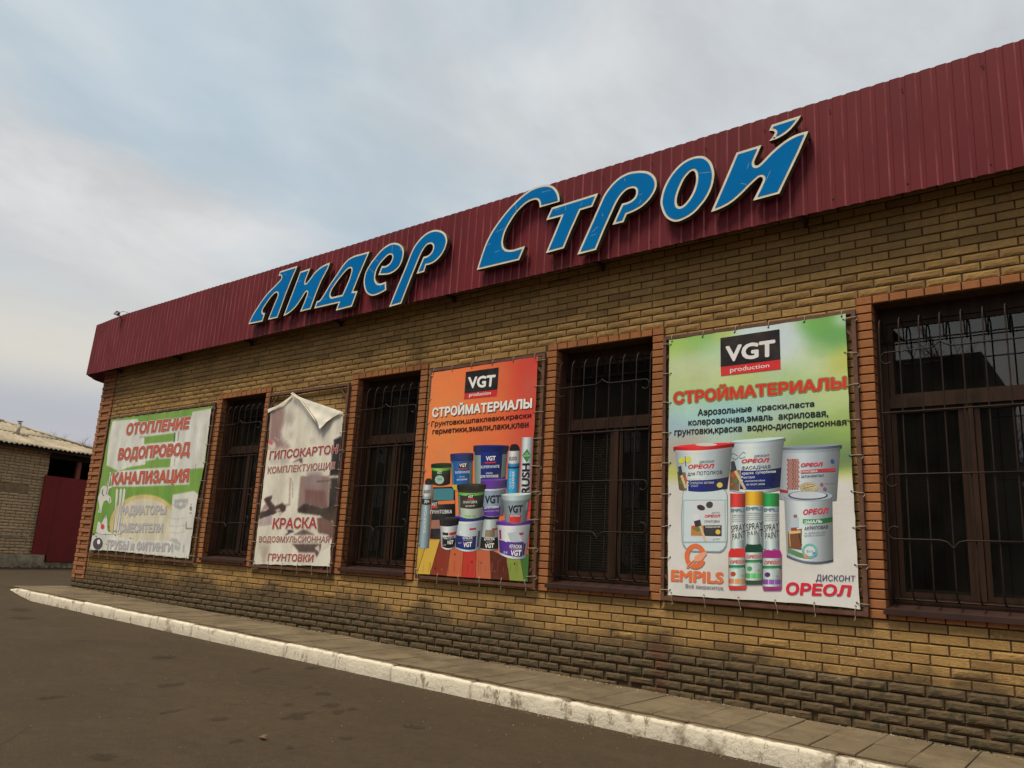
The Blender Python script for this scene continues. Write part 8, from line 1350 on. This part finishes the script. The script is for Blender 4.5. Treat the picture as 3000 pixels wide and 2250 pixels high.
def build_print(nm, root, Q):
    groups = {}; ln = 0
    for e in PRINT[nm]:
        kind, key, lay = e[:3]
        if key == 'background_print' and nm in ('drywall', 'heating'): continue
        ln += 1; V, F = groups.setdefault(key + ('#%d' % ln if kind == 'T' and 'lettering' in key else ''), ([], [])); y = BY - .001 - lay * LSTEP
        if kind == 'T':
            text, q, c, off = e[3:]; glow = 'lettering_' in key; pts, tris = text_mesh(text, off if glow else min(off * 1.25, .042))
            if not pts: continue
            ex = max(0, off - .035) if glow else 0
            x0_, x1_ = min(p[0] for p in pts) + ex, max(p[0] for p in pts) - ex; z0_, z1_ = min(p[1] for p in pts) + ex, max(p[1] for p in pts) - ex
            bl, br, tr_, tl = [Vector(a) for a in q]; a_ = alb(c); b = len(V)
            for p in pts:
                u, v = (p[0] - x0_) / (x1_ - x0_), (p[1] - z0_) / (z1_ - z0_); w_ = (bl * (1 - u) + br * u) * (1 - v) + (tl * (1 - u) + tr_ * u) * v
                V.append((w_.x, y + yoff(nm, w_.x, w_.y), w_.y, a_))
            F += [tuple(b + i for i in f) for f in tris]
        elif kind == 'P':
            pts, c, soft = e[3:]; poly_to(V, F, pts, y, nm, lambda x, z: c, .06)
        else:
            q, c, arc, lid, lidh, bands = e[3:]; tl, tr_, br, bl = [Vector(a) for a in q]; wd_ = (tr_ - tl).length
            def M(u, v, k=1.):
                w_ = (tl * (1 - u) + tr_ * u) * (1 - v) + (bl * (1 - u) + br * u) * v
                return Vector((w_.x, w_.y - arc * wd_ * (1 - (2 * u - 1) ** 2) * k))
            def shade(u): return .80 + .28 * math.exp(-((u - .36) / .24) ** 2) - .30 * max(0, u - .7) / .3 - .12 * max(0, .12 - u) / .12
            def grid(u0, v0, u1, v1, cc, yy, nu=10, nv=3):
                b = len(V)
                for j in range(nv + 1):
                    for i in range(nu + 1):
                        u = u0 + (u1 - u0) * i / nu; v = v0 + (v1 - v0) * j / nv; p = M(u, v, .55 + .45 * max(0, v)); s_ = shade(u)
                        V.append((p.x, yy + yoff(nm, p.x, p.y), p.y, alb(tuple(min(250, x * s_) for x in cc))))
                for j in range(nv):
                    for i in range(nu): F.append((b + j * (nu + 1) + i, b + (j + 1) * (nu + 1) + i, b + (j + 1) * (nu + 1) + i + 1, b + j * (nu + 1) + i + 1))
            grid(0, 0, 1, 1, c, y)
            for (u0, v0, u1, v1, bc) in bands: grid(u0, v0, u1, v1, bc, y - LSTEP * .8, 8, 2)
            if lid:
                grid(-.03, -lidh, 1.03, .015, lid, y - LSTEP * .4)
                b = len(V); top = [(M(-.03 + 1.06 * i / 14, -lidh, .55), i / 14) for i in range(15)]
                for p, t in top: V.append((p.x, y - LSTEP * .6 + yoff(nm, p.x, p.y), p.y, alb(tuple(min(250, x * 1.12 + 6) for x in lid))))
                for p, t in top:
                    zz_ = p.y + arc * wd_ * (.55 * (1 - (2 * t - 1) ** 2) + .6 * math.sqrt(max(0, 1 - (2 * t - 1) ** 2))); V.append((p.x, y - LSTEP * .6 + yoff(nm, p.x, zz_), zz_, alb(tuple(min(250, x * 1.12 + 6) for x in lid))))
                for i in range(14): F.append((b + i, b + i + 1, b + 16 + i, b + 15 + i))
    for key, (V, F) in groups.items():
        key = key.split('#')[0]
        name = key.rsplit('_', 1)[0] if key[-2] == '_' else key
        if not V: continue
        Q(mesh(name, [v[:3] for v in V], F, 'print', col=[v[3] for v in V]))
def frame(root_loc, root, x0, x1, z0, z1):
    fr = bpy.data.objects.new('tube_frame', None); COL.objects.link(fr); fr.parent = root; fr.matrix_parent_inverse = Matrix.Translation(-root_loc); fl_ = Vector(((x0 + x1) / 2, -.04, z0)); fr.location = fl_
    def Q(o): o.parent = fr; o.matrix_parent_inverse = Matrix.Translation(-fl_); return o
    t = .034; ya, yb = -.055, -.022
    Q(MB().box(x0, x0 + t, ya, yb, z0, z1).build('upright', 'frame_steel')); Q(MB().box(x1 - t, x1, ya, yb, z0, z1).build('upright', 'frame_steel'))
    Q(MB().box(x0 + t, x1 - t, ya + .001, yb, z1 - t, z1).build('rail', 'frame_steel')); Q(MB().box(x0 + t, x1 - t, ya + .001, yb, z0, z0 + t).build('rail', 'frame_steel'))
    for sx in (0, 1):
        for sz in (0, 1):
            cx_ = x0 + t if sx == 0 else x1 - t; cz_ = z0 + t if sz == 0 else z1 - t; dx_ = 1 if sx == 0 else -1; dz_ = 1 if sz == 0 else -1; s_ = .17
            m = MB()
            for yy in (-.046, -.030): m.V += [(cx_, yy, cz_ + dz_ * s_), (cx_, yy, cz_ + dz_ * (s_ + .03)), (cx_ + dx_ * (s_ + .03), yy, cz_), (cx_ + dx_ * s_, yy, cz_)]
            m.F = [(0, 1, 2, 3), (4, 7, 6, 5), (0, 4, 5, 1), (1, 5, 6, 2), (2, 6, 7, 3), (3, 7, 4, 0)]
            Q(m.build('gusset', 'frame_steel'))
FR = {'green': (-1.795, -.002, .016, 2.512), 'orange': (-4.968, -3.228, .030, 2.530), 'drywall': (-8.292, -6.478, .006, 2.508), 'heating': (-13.37, -9.735, -.016, 2.505)}
BL = {'green': 'green and white banner with paint buckets, spray cans and colour bottles', 'orange': 'orange banner with stacked paint buckets over coloured planks',
      'drywall': 'pale torn banner with red lettering and its top edge folded down', 'heating': 'faded green banner with three orange headings next to the building corner'}
def banner(nm):
    ol = OUTLINES[nm]; xs_ = [p[0] for p in ol]; zs_ = [p[1] for p in ol]; bb = (min(xs_), max(xs_), min(zs_), max(zs_)); cx_ = (bb[0] + bb[1]) / 2
    root = empty('banner', BL[nm], 'banner', (cx_, BY, bb[2]), 'advertising banners between the windows')
    def Q(o): o.parent = root; o.matrix_parent_inverse = Matrix.Translation((-cx_, -BY, -bb[2])); return o
    V = []; F = []
    # scalloped hem: the edge pulls in a little between the ties
    ol2 = []
    n = len(ol)
    for i in range(n):
        a, b = Vector(ol[i]), Vector(ol[(i + 1) % n]); L_ = (b - a).length; k = max(1, int(L_ / .05))
        nn = Vector((b.y - a.y, a.x - b.x)).normalized(); 
        for j in range(k):
            t = j / k; p = a.lerp(b, t); s_ = abs(math.sin(L_ * t / .28 * math.pi)) * ({'heating': .010, 'drywall': .007}.get(nm, .004))
            c_ = Vector((cx_, (bb[2] + bb[3]) / 2)) - p; p2 = p + nn * (s_ if nn.dot(c_) > 0 else -s_); ol2.append((p2.x, p2.y))
    paint = [e for e in PRINT[nm] if e[0] == 'P' and e[1] == 'background_print'] if nm in ('drywall', 'heating') else []
    paint = [(e[3], e[4], .05 if e[5] else (.012 if nm == 'heating' else .014), (min(q[0] for q in e[3]), max(q[0] for q in e[3]), min(q[1] for q in e[3]), max(q[1] for q in e[3]))) for e in sorted(paint, key=lambda e: e[2])]
    def colf(x, z):
        c = cloth_col(nm, x, z, bb)
        for pts, pc_, sf, (a0, a1, c0, c1) in paint:
            if not (a0 - sf < x < a1 + sf and c0 - sf < z < c1 + sf): continue
            ins = False; dm = 9
            for i in range(len(pts)):
                (px, pz), (qx, qz) = pts[i - 1], pts[i]
                if (pz > z) != (qz > z) and x < (qx - px) * (z - pz) / (qz - pz) + px: ins = not ins
                ex_, ez_ = qx - px, qz - pz; L2 = ex_ * ex_ + ez_ * ez_ or 1e-9; t = max(0, min(1, ((x - px) * ex_ + (z - pz) * ez_) / L2)); d = math.hypot(x - px - t * ex_, z - pz - t * ez_); dm = min(dm, d)
            k = .5 + .5 * max(-1, min(1, (dm if ins else -dm) / sf + .5 * noise.noise(Vector((x * 28, z * 28, 0)))))
            if k > 0: c = mixc(c, pc_, k)
        f = 1 + .10 * noise.noise(Vector((x * 6, z * 1.5, 4))) + .05 * noise.noise(Vector((x * 30, z * 7, 4)))
        return tuple(min(235, v * f) for v in c) if paint else c
    poly_to(V, F, ol2, BY, nm, colf, .0125 if paint else .035)
    Q(mesh('cloth', [v[:3] for v in V], F, 'cloth', col=[v[3] for v in V], smooth=True))
    if nm == 'heating' or nm == 'drywall' : pass
    build_print(nm, root, Q)
    x0, x1, z0, z1 = FR[nm]; frame(Vector((cx_, BY, bb[2])), root, x0, x1, z0, z1)
    # eyelets and ties
    ey = MB(); pts = []
    def corner(sx, sz): return min(ol, key=lambda p: (p[0] - (bb[0] if sx < 0 else bb[1])) ** 2 + (p[1] - (bb[2] if sz < 0 else bb[3])) ** 2)
    TL, TR, BR_, BL_ = corner(-1, 1), corner(1, 1), corner(1, -1), corner(-1, -1)
    def side(a, b, n_, d):
        for i in range(n_ + 1):
            if d[1] == 0 and (i in (0, n_)) and n_ > 3 and nm != 'green': pass
            t = i / n_; p = Vector(a).lerp(Vector(b), .02 + .96 * t); pts.append((p.x - d[0] * .022, p.y - d[1] * .022, d))
    W_ = bb[1] - bb[0]; nh = 5 if W_ < 2 else 10
    side(BL_, BR_, nh, (0, -1)); side(BR_, TR, 8, (1, 0))
    if nm != 'drywall': side(TL, TR, nh, (0, 1))
    if nm != 'heating': side(BL_, TL, 8, (-1, 0))
    for x, z, d in pts:
        yy = BY - .0012 + yoff(nm, x, z); b = len(ey.V)
        for r_ in (.0085, .0035):
            for k in range(8): ey.V.append((x + r_ * math.cos(k * .785), yy - .001 * (r_ < .005), z + r_ * math.sin(k * .785)))
        ey.F += [(b + k, b + (k + 1) % 8, b + 8 + (k + 1) % 8, b + 8 + k) for k in range(8)] + [tuple(b + 8 + k for k in range(8))]
        j = random.uniform(-.012, .012)
        if d[1] == 0:
            fx = (x1 - .017 if d[0] > 0 else x0 + .017); p_ = [(x, yy - .001, z), (x + (fx - x) * .3, -.066, z + j * .3), (fx - d[0] * .016, -.0615, z + j), (fx + d[0] * .010, -.0610, z + j), (fx + d[0] * .022, -.050, z + j * 1.3), (fx + d[0] * .0215, -.03, z + j * 1.3)]
            if random.random() < .4: p_ += [(fx + d[0] * .026, -.045, z + j - .02), (fx + d[0] * .018, -.062, z + j - .035)]
        elif d[1] < 0:
            fz = z0 + .017; p_ = [(x, yy - .001, z), (x + j * .4, -.066, (z + fz) / 2), (x + j, -.0615, fz + .01), (x + j, -.0610, fz - .012), (x + j * 1.2, -.052, fz - .024), (x + j * 1.6 + .004, -.058, fz - .045), (x + j * 2 - .01, -.056, fz - .062)]
        else:
            fz = z1 - .017; p_ = [(x, yy - .001, z), (x + j, -.063, fz - .012), (x + j, -.0612, fz + .010), (x + j, -.050, fz + .022), (x + j, -.03, fz + .0215)]
        Q(MB().tube(p_, .0028, 5).build('tie', 'tie', smooth=True))
    o = Q(ey.build('eyelet', 'lamp_case')); o['kind'] = 'stuff'
    return Q
banner('green'); banner('orange'); QD = banner('drywall'); banner('heating')
# the flap of the torn banner hangs forward, its back showing
def flapmesh(pts, fold, off):
    V = []; F = []; poly_to(V, F, pts, 0, 'drywall', lambda x, z: (214, 207, 182), .05)
    a, b = Vector(fold[0]), Vector(fold[1]); d = (b - a).normalized(); nn = Vector((-d.y, d.x))
    VV = []
    for x, y, z, c in V:
        h = abs((Vector((x, z)) - a).dot(nn)); t = (Vector((x, z)) - a).dot(d)
        VV.append((x, BY - off - .10 * sstep(0, .5, h) * .6 - .012 * math.sin(h * 40) * .3 - .01 * noise.noise(Vector((x * 7, z * 7, 2))), z))
    return mesh('folded_flap', VV, F, 'cloth', col=[v[3] for v in V], smooth=True)
QD(flapmesh(FLAP, (FLAP[0], FLAP[3]), .020)); QD(flapmesh(FLAP_LEFT, (FLAP_LEFT[0], FLAP_LEFT[3]), .014))
rl = MB()
ed = [FLAP[0]] + FLAP[:6:-1]
rl.tube([(p[0], BY - .045 - .006 * i, p[1]) for i, p in enumerate(ed[:-1])], .011, 6); rl.tube([(p[0] + .03, BY - .050 - .006 * i, p[1] + .012) for i, p in enumerate(ed[:-1])], .006, 6)
QD(mesh('rolled_hem', rl.V, rl.F, 'cloth', smooth=True, col=[alb((196, 188, 162))] * len(rl.V)))

# ------------------------------------------------------------ floodlight on the fascia
fl = empty('floodlight', 'small dark floodlight standing on the top edge of the fascia near the left corner', 'floodlight', (-13.02, -.27, 4.36))
def Q(o): o.parent = fl; o.matrix_parent_inverse = Matrix.Translation((13.02, .27, -4.36)); return o
rotm = Matrix.Translation((-13.08, -.33, 4.425)) @ Matrix.Scale(.72, 4) @ Matrix.Rotation(R(-28), 4, 'X') @ Matrix.Rotation(R(12), 4, 'Y') @ Matrix.Rotation(R(18), 4, 'Z')
h = MB(); h.V = [tuple(rotm @ Vector(v)) for v in [(-.065, -.03, -.055), (.065, -.03, -.055), (.065, -.03, .055), (-.065, -.03, .055), (-.045, .035, -.038), (.045, .035, -.038), (.045, .035, .038), (-.045, .035, .038)]]
h.F = [(4, 5, 6, 7), (0, 4, 7, 3), (1, 2, 6, 5), (3, 7, 6, 2), (0, 1, 5, 4)]; Q(h.build('housing', 'lamp_case'))
h = MB(); h.V = [tuple(rotm @ Vector(v)) for v in [(-.058, -.031, -.048), (.058, -.031, -.048), (.058, -.031, .048), (-.058, -.031, .048)]]; h.F = [(0, 1, 2, 3)]; Q(h.build('reflector', 'reflector'))
h = MB()
for k in range(4):
    a, b = [(-.065, -.055), (.065, -.055), (.065, .055), (-.065, .055)][k], [(.065, -.055), (.065, .055), (-.065, .055), (-.065, -.055)][k]
    h.tube([tuple(rotm @ Vector((a[0], -.034, a[1]))), tuple(rotm @ Vector((b[0], -.034, b[1])))], .006, 4)
Q(h.build('bezel', 'lamp_case'))
Q(MB().tube([(-13.06, -.31, 4.41), (-13.03, -.29, 4.37), (-13.02, -.268, 4.33), (-13.02, -.2605, 4.28)], .010, 6).build('bracket', 'lamp_case'))
Q(MB().tube([(-13.06, -.31, 4.44), (-12.97, -.30, 4.465), (-12.90, -.27, 4.455), (-12.84, -.235, 4.43), (-12.8, -.2, 4.40)], .004, 5).build('cable', 'cable'))

# ------------------------------------------------------------ brick shed across the yard
TT_ = Vector((-.22, .975, 0)).normalized(); NN = Vector((TT_.y, -TT_.x, 0)); PO = Vector((-20.5, .9, 0))
def sp(s, off, z): return PO + TT_ * s + NN * off + Vector((0, 0, z))
shed = empty('brick_shed', 'old pale brick shed with corrugated asbestos roof and dark red gate behind the shop corner', 'shed', tuple(PO + Vector((0, 0, -.5))))
SM4 = Matrix(((TT_.x, -NN.x, 0, PO.x), (TT_.y, -NN.y, 0, PO.y), (0, 0, 1, 0), (0, 0, 0, 1)))   # local x along the wall, local y away from the yard
def H(o):
    o.parent = shed; o.matrix_parent_inverse = Matrix.Translation(-Vector(shed.location)) @ SM4; return o
b = MB(); b.box(-3.5, 1.02, .014, .3, -.3, 2.40); b.box(-3.5, 4.5, 3.6, 3.8, -.6, 2.5); b.box(-3.5, 4.5, .014, 3.6, 2.41, 2.44); b.box(4.3, 4.5, .3, 3.6, -.6, 2.4); H(b.build('wall', 'shed_mortar'))
items = []; sb = []
for i in range(0, 35):
    z_ = -.22 + i * .0755; hdr = (i % 3 == 0) or i in (34, 33, 31); x_ = 1.05 - (0 if i % 2 else .0); L_ = .118 if hdr else .248; first = True
    x_ = 1.03 + (.05 if i >= 33 else 0)
    while x_ > -.95:
        l_ = (.118 if (first and i % 2) else L_) ; 
        if i in (20, 21, 22) and x_ < .62 : x_ -= l_ + .014; first = False; continue
        sb.append((x_ - l_, z_, l_)); x_ -= l_ + .014; first = False
sb.sort(key=lambda q: -q[0]); cache = {}
def shed_brick(w_, v):
    k = (w_, v)
    if k not in cache: cache[k] = geo_mesh('brick', chamfer_brick(w_, .062, .08, .006, v, 5, 3), 'shed_brick')
    return cache[k]
for x_, z_, l_ in sb[:300]: H(link('brick', shed_brick(l_, random.randrange(5)), None, None, (x_ + random.uniform(-.004, .004), random.uniform(-.006, .004), z_ + random.uniform(-.003, .003))))
if sb[300:]:
    m = MB()
    for x_, z_, l_ in sb[300:]:
        v, f = chamfer_brick(l_, .062, .08, 0); bb_ = len(m.V); m.V += [(a[0] + x_, a[1], a[2] + z_) for a in v]; m.F += [tuple(bb_ + q for q in ff) for ff in f]
    o = H(m.build('brick', 'shed_brick')); o['kind'] = 'stuff'
H(MB().box(-.95, .60, -.006, .012, 1.285, 1.50).build('plaster_patch', 'shed_mortar'))
pm = MB(); nx = 46; prof = [(-.16, -.65), (-.155, -.40), (-.15, -.26), (-.13, -.235), (.02, -.225)]
for i in range(nx + 1):
    x_ = -3.2 + 4.45 * i / nx
    for y_, z_ in prof:
        d = noise.noise(Vector((x_ * 4, y_ * 5, z_ * 6))) * .035; pm.V.append((x_ + (.02 * noise.noise(Vector((z_ * 9, 1, 1))) if i == nx else 0), y_ + d, z_ + d * .6 * (1 if z_ > -.4 else 0)))
m_ = len(prof); pm.F = [(i * m_ + k, (i + 1) * m_ + k, (i + 1) * m_ + k + 1, i * m_ + k + 1) for i in range(nx) for k in range(m_ - 1)] + [tuple(nx * m_ + k for k in range(m_))]
H(pm.build('plinth', 'concrete', smooth=True))
H(MB().box(1.25, 4.4, -.03, .25, -.62, -.41).build('threshold', 'concrete'))
g_ = MB(); g_.box(.955, 1.36, -.055, -.02, -.235, 1.80); g_.box(1.36, 3.9, -.055, -.02, -.40, 1.80); H(g_.build('gate', 'gate_paint'))
gt = MB(); 
for x_ in (1.36, 2.4): gt.box(x_ - .004, x_ + .004, -.057, -.0555, -.38, 1.78)
H(gt.build('gate_seam', 'beam_wood'))
H(MB().box(1.86, 1.97, .02, .10, 1.801, 2.27).build('post', 'post_paint'))
H(MB().box(1.02, 4.4, -.05, .10, 2.27, 2.385).build('beam', 'beam_wood'))
H(MB().box(-3.4, 4.4, -.28, -.24, 2.39, 2.44).build('eaves_board', 'beam_wood'))
b = MB(); b.box(1.03, 4.4, 1.6, 1.7, -.4, 2.4); H(b.build('back_partition', 'room'))
H(MB().tube([(-2, -.03, .22), (.80, -.03, .235)], .012).build('pipe', 'pipe_white')); H(MB().tube([(.87, -.02, .35), (.93, -.02, 1.0)], .006).build('conduit', 'pipe_white'))
# roof: corrugated sheets climbing from the eaves (y=-.33,z=2.49) to the ridge (y=2,z=3.24)
def roof_sheet(x0_, x1_, t0, t1, lift, clipx):
    nx = int((x1_ - x0_) / .018); nt = 6; V = []; e0 = Vector((-.35, 2.475)); e1 = Vector((2.0, 3.235))
    for j in range(nt + 1):
        t = t0 + (t1 - t0) * j / nt; p = e0.lerp(e1, t); hip = 2.95 - (2.95 - .86) * t
        for i in range(nx + 1):
            x_ = min(x0_ + (x1_ - x0_) * i / nx, hip + .05) if clipx else x0_ + (x1_ - x0_) * i / nx
            V.append((x_, p.x, p.y + .021 * math.cos(x_ / .13 * 2 * math.pi) + lift + .012 * noise.noise(Vector((x_ * 2, t * 3, 0)))))
    F = [(j * (nx + 1) + i, j * (nx + 1) + i + 1, (j + 1) * (nx + 1) + i + 1, (j + 1) * (nx + 1) + i) for j in range(nt) for i in range(nx)]
    o = mesh('roof_sheet', V, F, 'asbestos', smooth=True); so = o.modifiers.new('t', 'SOLIDIFY'); so.thickness = .008; H(o)
x_ = -3.3; c_ = 0
while x_ < 3.0:
    l0 = .004 * (c_ % 2); x1_ = min(x_ + 1.08, 3.02)
    roof_sheet(x_, x1_, 0, .54, l0, True)
    if x_ < 2.0: roof_sheet(x_ - .35, x_ + .73, .50, 1.0, .016 + l0, True)
    x_ += 1.04; c_ += 1
rc = MB(); rc.tube([(-3.3, 2.0, 3.27), (.86, 2.0, 3.27)], .045, 8); rc.tube([(.84, 2.0, 3.27), (2.98, -.33, 2.52)], .04, 8); H(rc.build('ridge_cap', 'asbestos', smooth=True))
bk = MB(); bk.quad((-3.3, 2.0, 3.22), (.86, 2.0, 3.22), (3.0, 4.3, 2.47), (-3.3, 4.3, 2.47)); bk.quad((.86, 2.0, 3.22), (3.0, -.35, 2.455), (3.0, 4.3, 2.47)); H(bk.build('rear_roof', 'asbestos'))
H(MB().tube([(.52, .75, 2.80), (.53, .75, 3.14)], .045, 10).build('vent_pipe', 'pipe_white', smooth=True)); H(MB().tube([(.53, .75, 3.165), (.53, .75, 3.18)], .07, 10).build('vent_cap', 'lamp_case')); H(MB().tube([(.53, .75, 3.14), (.53, .75, 3.165)], .012, 6).build('vent_stem', 'lamp_case'))
H(MB().box(.32, .74, .64, .90, 2.80, 2.83).build('vent_flashing', 'asbestos'))
rb = MB()
for i in range(90):
    x_ = random.uniform(-2.5, 3.9); s_ = random.uniform(.012, .05); y_ = -.2 - abs(random.gauss(0, .12)); q = Vector((x_, y_, 0)); z_ = -.535
    rb.box(x_ - s_, x_ + s_, y_ - s_, y_ + s_ * .7, z_ - .01, z_ + s_ * random.uniform(.5, 1.2))
o = mesh('rubble', [tuple(SM4 @ Vector(v)) for v in rb.V], rb.F, 'concrete'); tag(o, 'broken stones and dirt along the foot of the shed plinth', 'rubble', kind='stuff')

# ------------------------------------------------------------ bare trees
def tree(loc, hgt, seed, label, lean=0.):
    rnd = random.Random(seed); t = empty('bare_tree', label, 'tree', loc, 'bare winter trees behind the shed'); tr_ = MB(); cw = MB()
    def br(p, d, l, r, lev):
        pts = [p]; q = p.copy(); dd = d.copy(); n = 4
        for i in range(n): dd = (dd + Vector((rnd.uniform(-1, 1), rnd.uniform(-1, 1), rnd.uniform(-.3, .9))) * .13).normalized(); q = q + dd * l / n; pts.append(q.copy())
        (tr_ if lev == 0 else cw).tube(pts, r, 6 if lev < 2 else 3, r * .5)
        if lev < 4:
            for k in range(5 if lev else 8):
                u = rnd.uniform(.3, 1); s_ = pts[min(n, int(u * n))]; a = rnd.uniform(0, 6.28); nd = (dd * .9 + Vector((math.cos(a), math.sin(a), .25)) * .75).normalized(); br(s_.copy(), nd, l * rnd.uniform(.42, .6), r * .42, lev + 1)
    br(Vector((0, 0, -.3)), Vector((lean, 0, 1)).normalized(), hgt * .6, hgt * .02, 0)
    for nm_, m in (('trunk', tr_), ('crown', cw)): o = m.build(nm_, 'bark'); o.parent = t
for i, (px, py, h_, sd_, lb) in enumerate([(-35.3, 9.3, 7.6, 3, 'bare twiggy tree just left of the shop corner above the shed roof'), (-38.5, 9.4, 6.6, 8, 'faint bare tree rising behind the middle of the shed roof'), (-34.5, 10.4, 7.4, 5, 'bare tree mostly hidden behind the corner of the shop')]):
    tree((px, py, -.6), h_, sd_, lb)
# ------------------------------------------------------------ across the street (seen only in the window glass)
ap = empty('apartment_building', 'dark building across the street mirrored in the shop windows', 'building', (-20, -30, -1))
m = MB(); m.box(-8, -2.7, -38, -28, -1.2, 9.3); m.box(-60, -8, -38, -28, -1.2, 13); o = m.build('wall', 'far_wall'); o.parent = ap; o.matrix_parent_inverse = Matrix.Translation((20, 30, 1))
m = MB(); m.V = [(-61, -27.5, 13.002), (-7.6, -27.5, 13.002), (-61, -38.5, 13.002), (-7.6, -38.5, 13.002), (-58, -33, 15.2), (-10.6, -33, 15.2)]; m.F = [(0, 1, 5, 4), (2, 4, 5, 3), (0, 4, 2), (1, 3, 5), (0, 2, 3, 1)]; o = m.build('roof', 'far_roof'); o.parent = ap; o.matrix_parent_inverse = Matrix.Translation((20, 30, 1))
for k in range(10):
    for j in range(3): m = MB(); m.box(-57 + k * 4.7, -55.6 + k * 4.7, -27.98, -27.95, .3 + 2.8 * j, 1.8 + 2.8 * j); o = m.build('window', 'glass'); o.parent = ap; o.matrix_parent_inverse = Matrix.Translation((20, 30, 1))
for i, (px, py, h_, sd_) in enumerate([(-9, -22, 11, 21), (-5.5, -40, 19, 22), (3.5, -27, 9, 23)]):
    tree((px, py, -1), h_, sd_, ['bare street tree mirrored left of centre in the windows', 'tall bare street tree mirrored in the rightmost window', 'bare street tree mirrored at the right picture edge'][i])
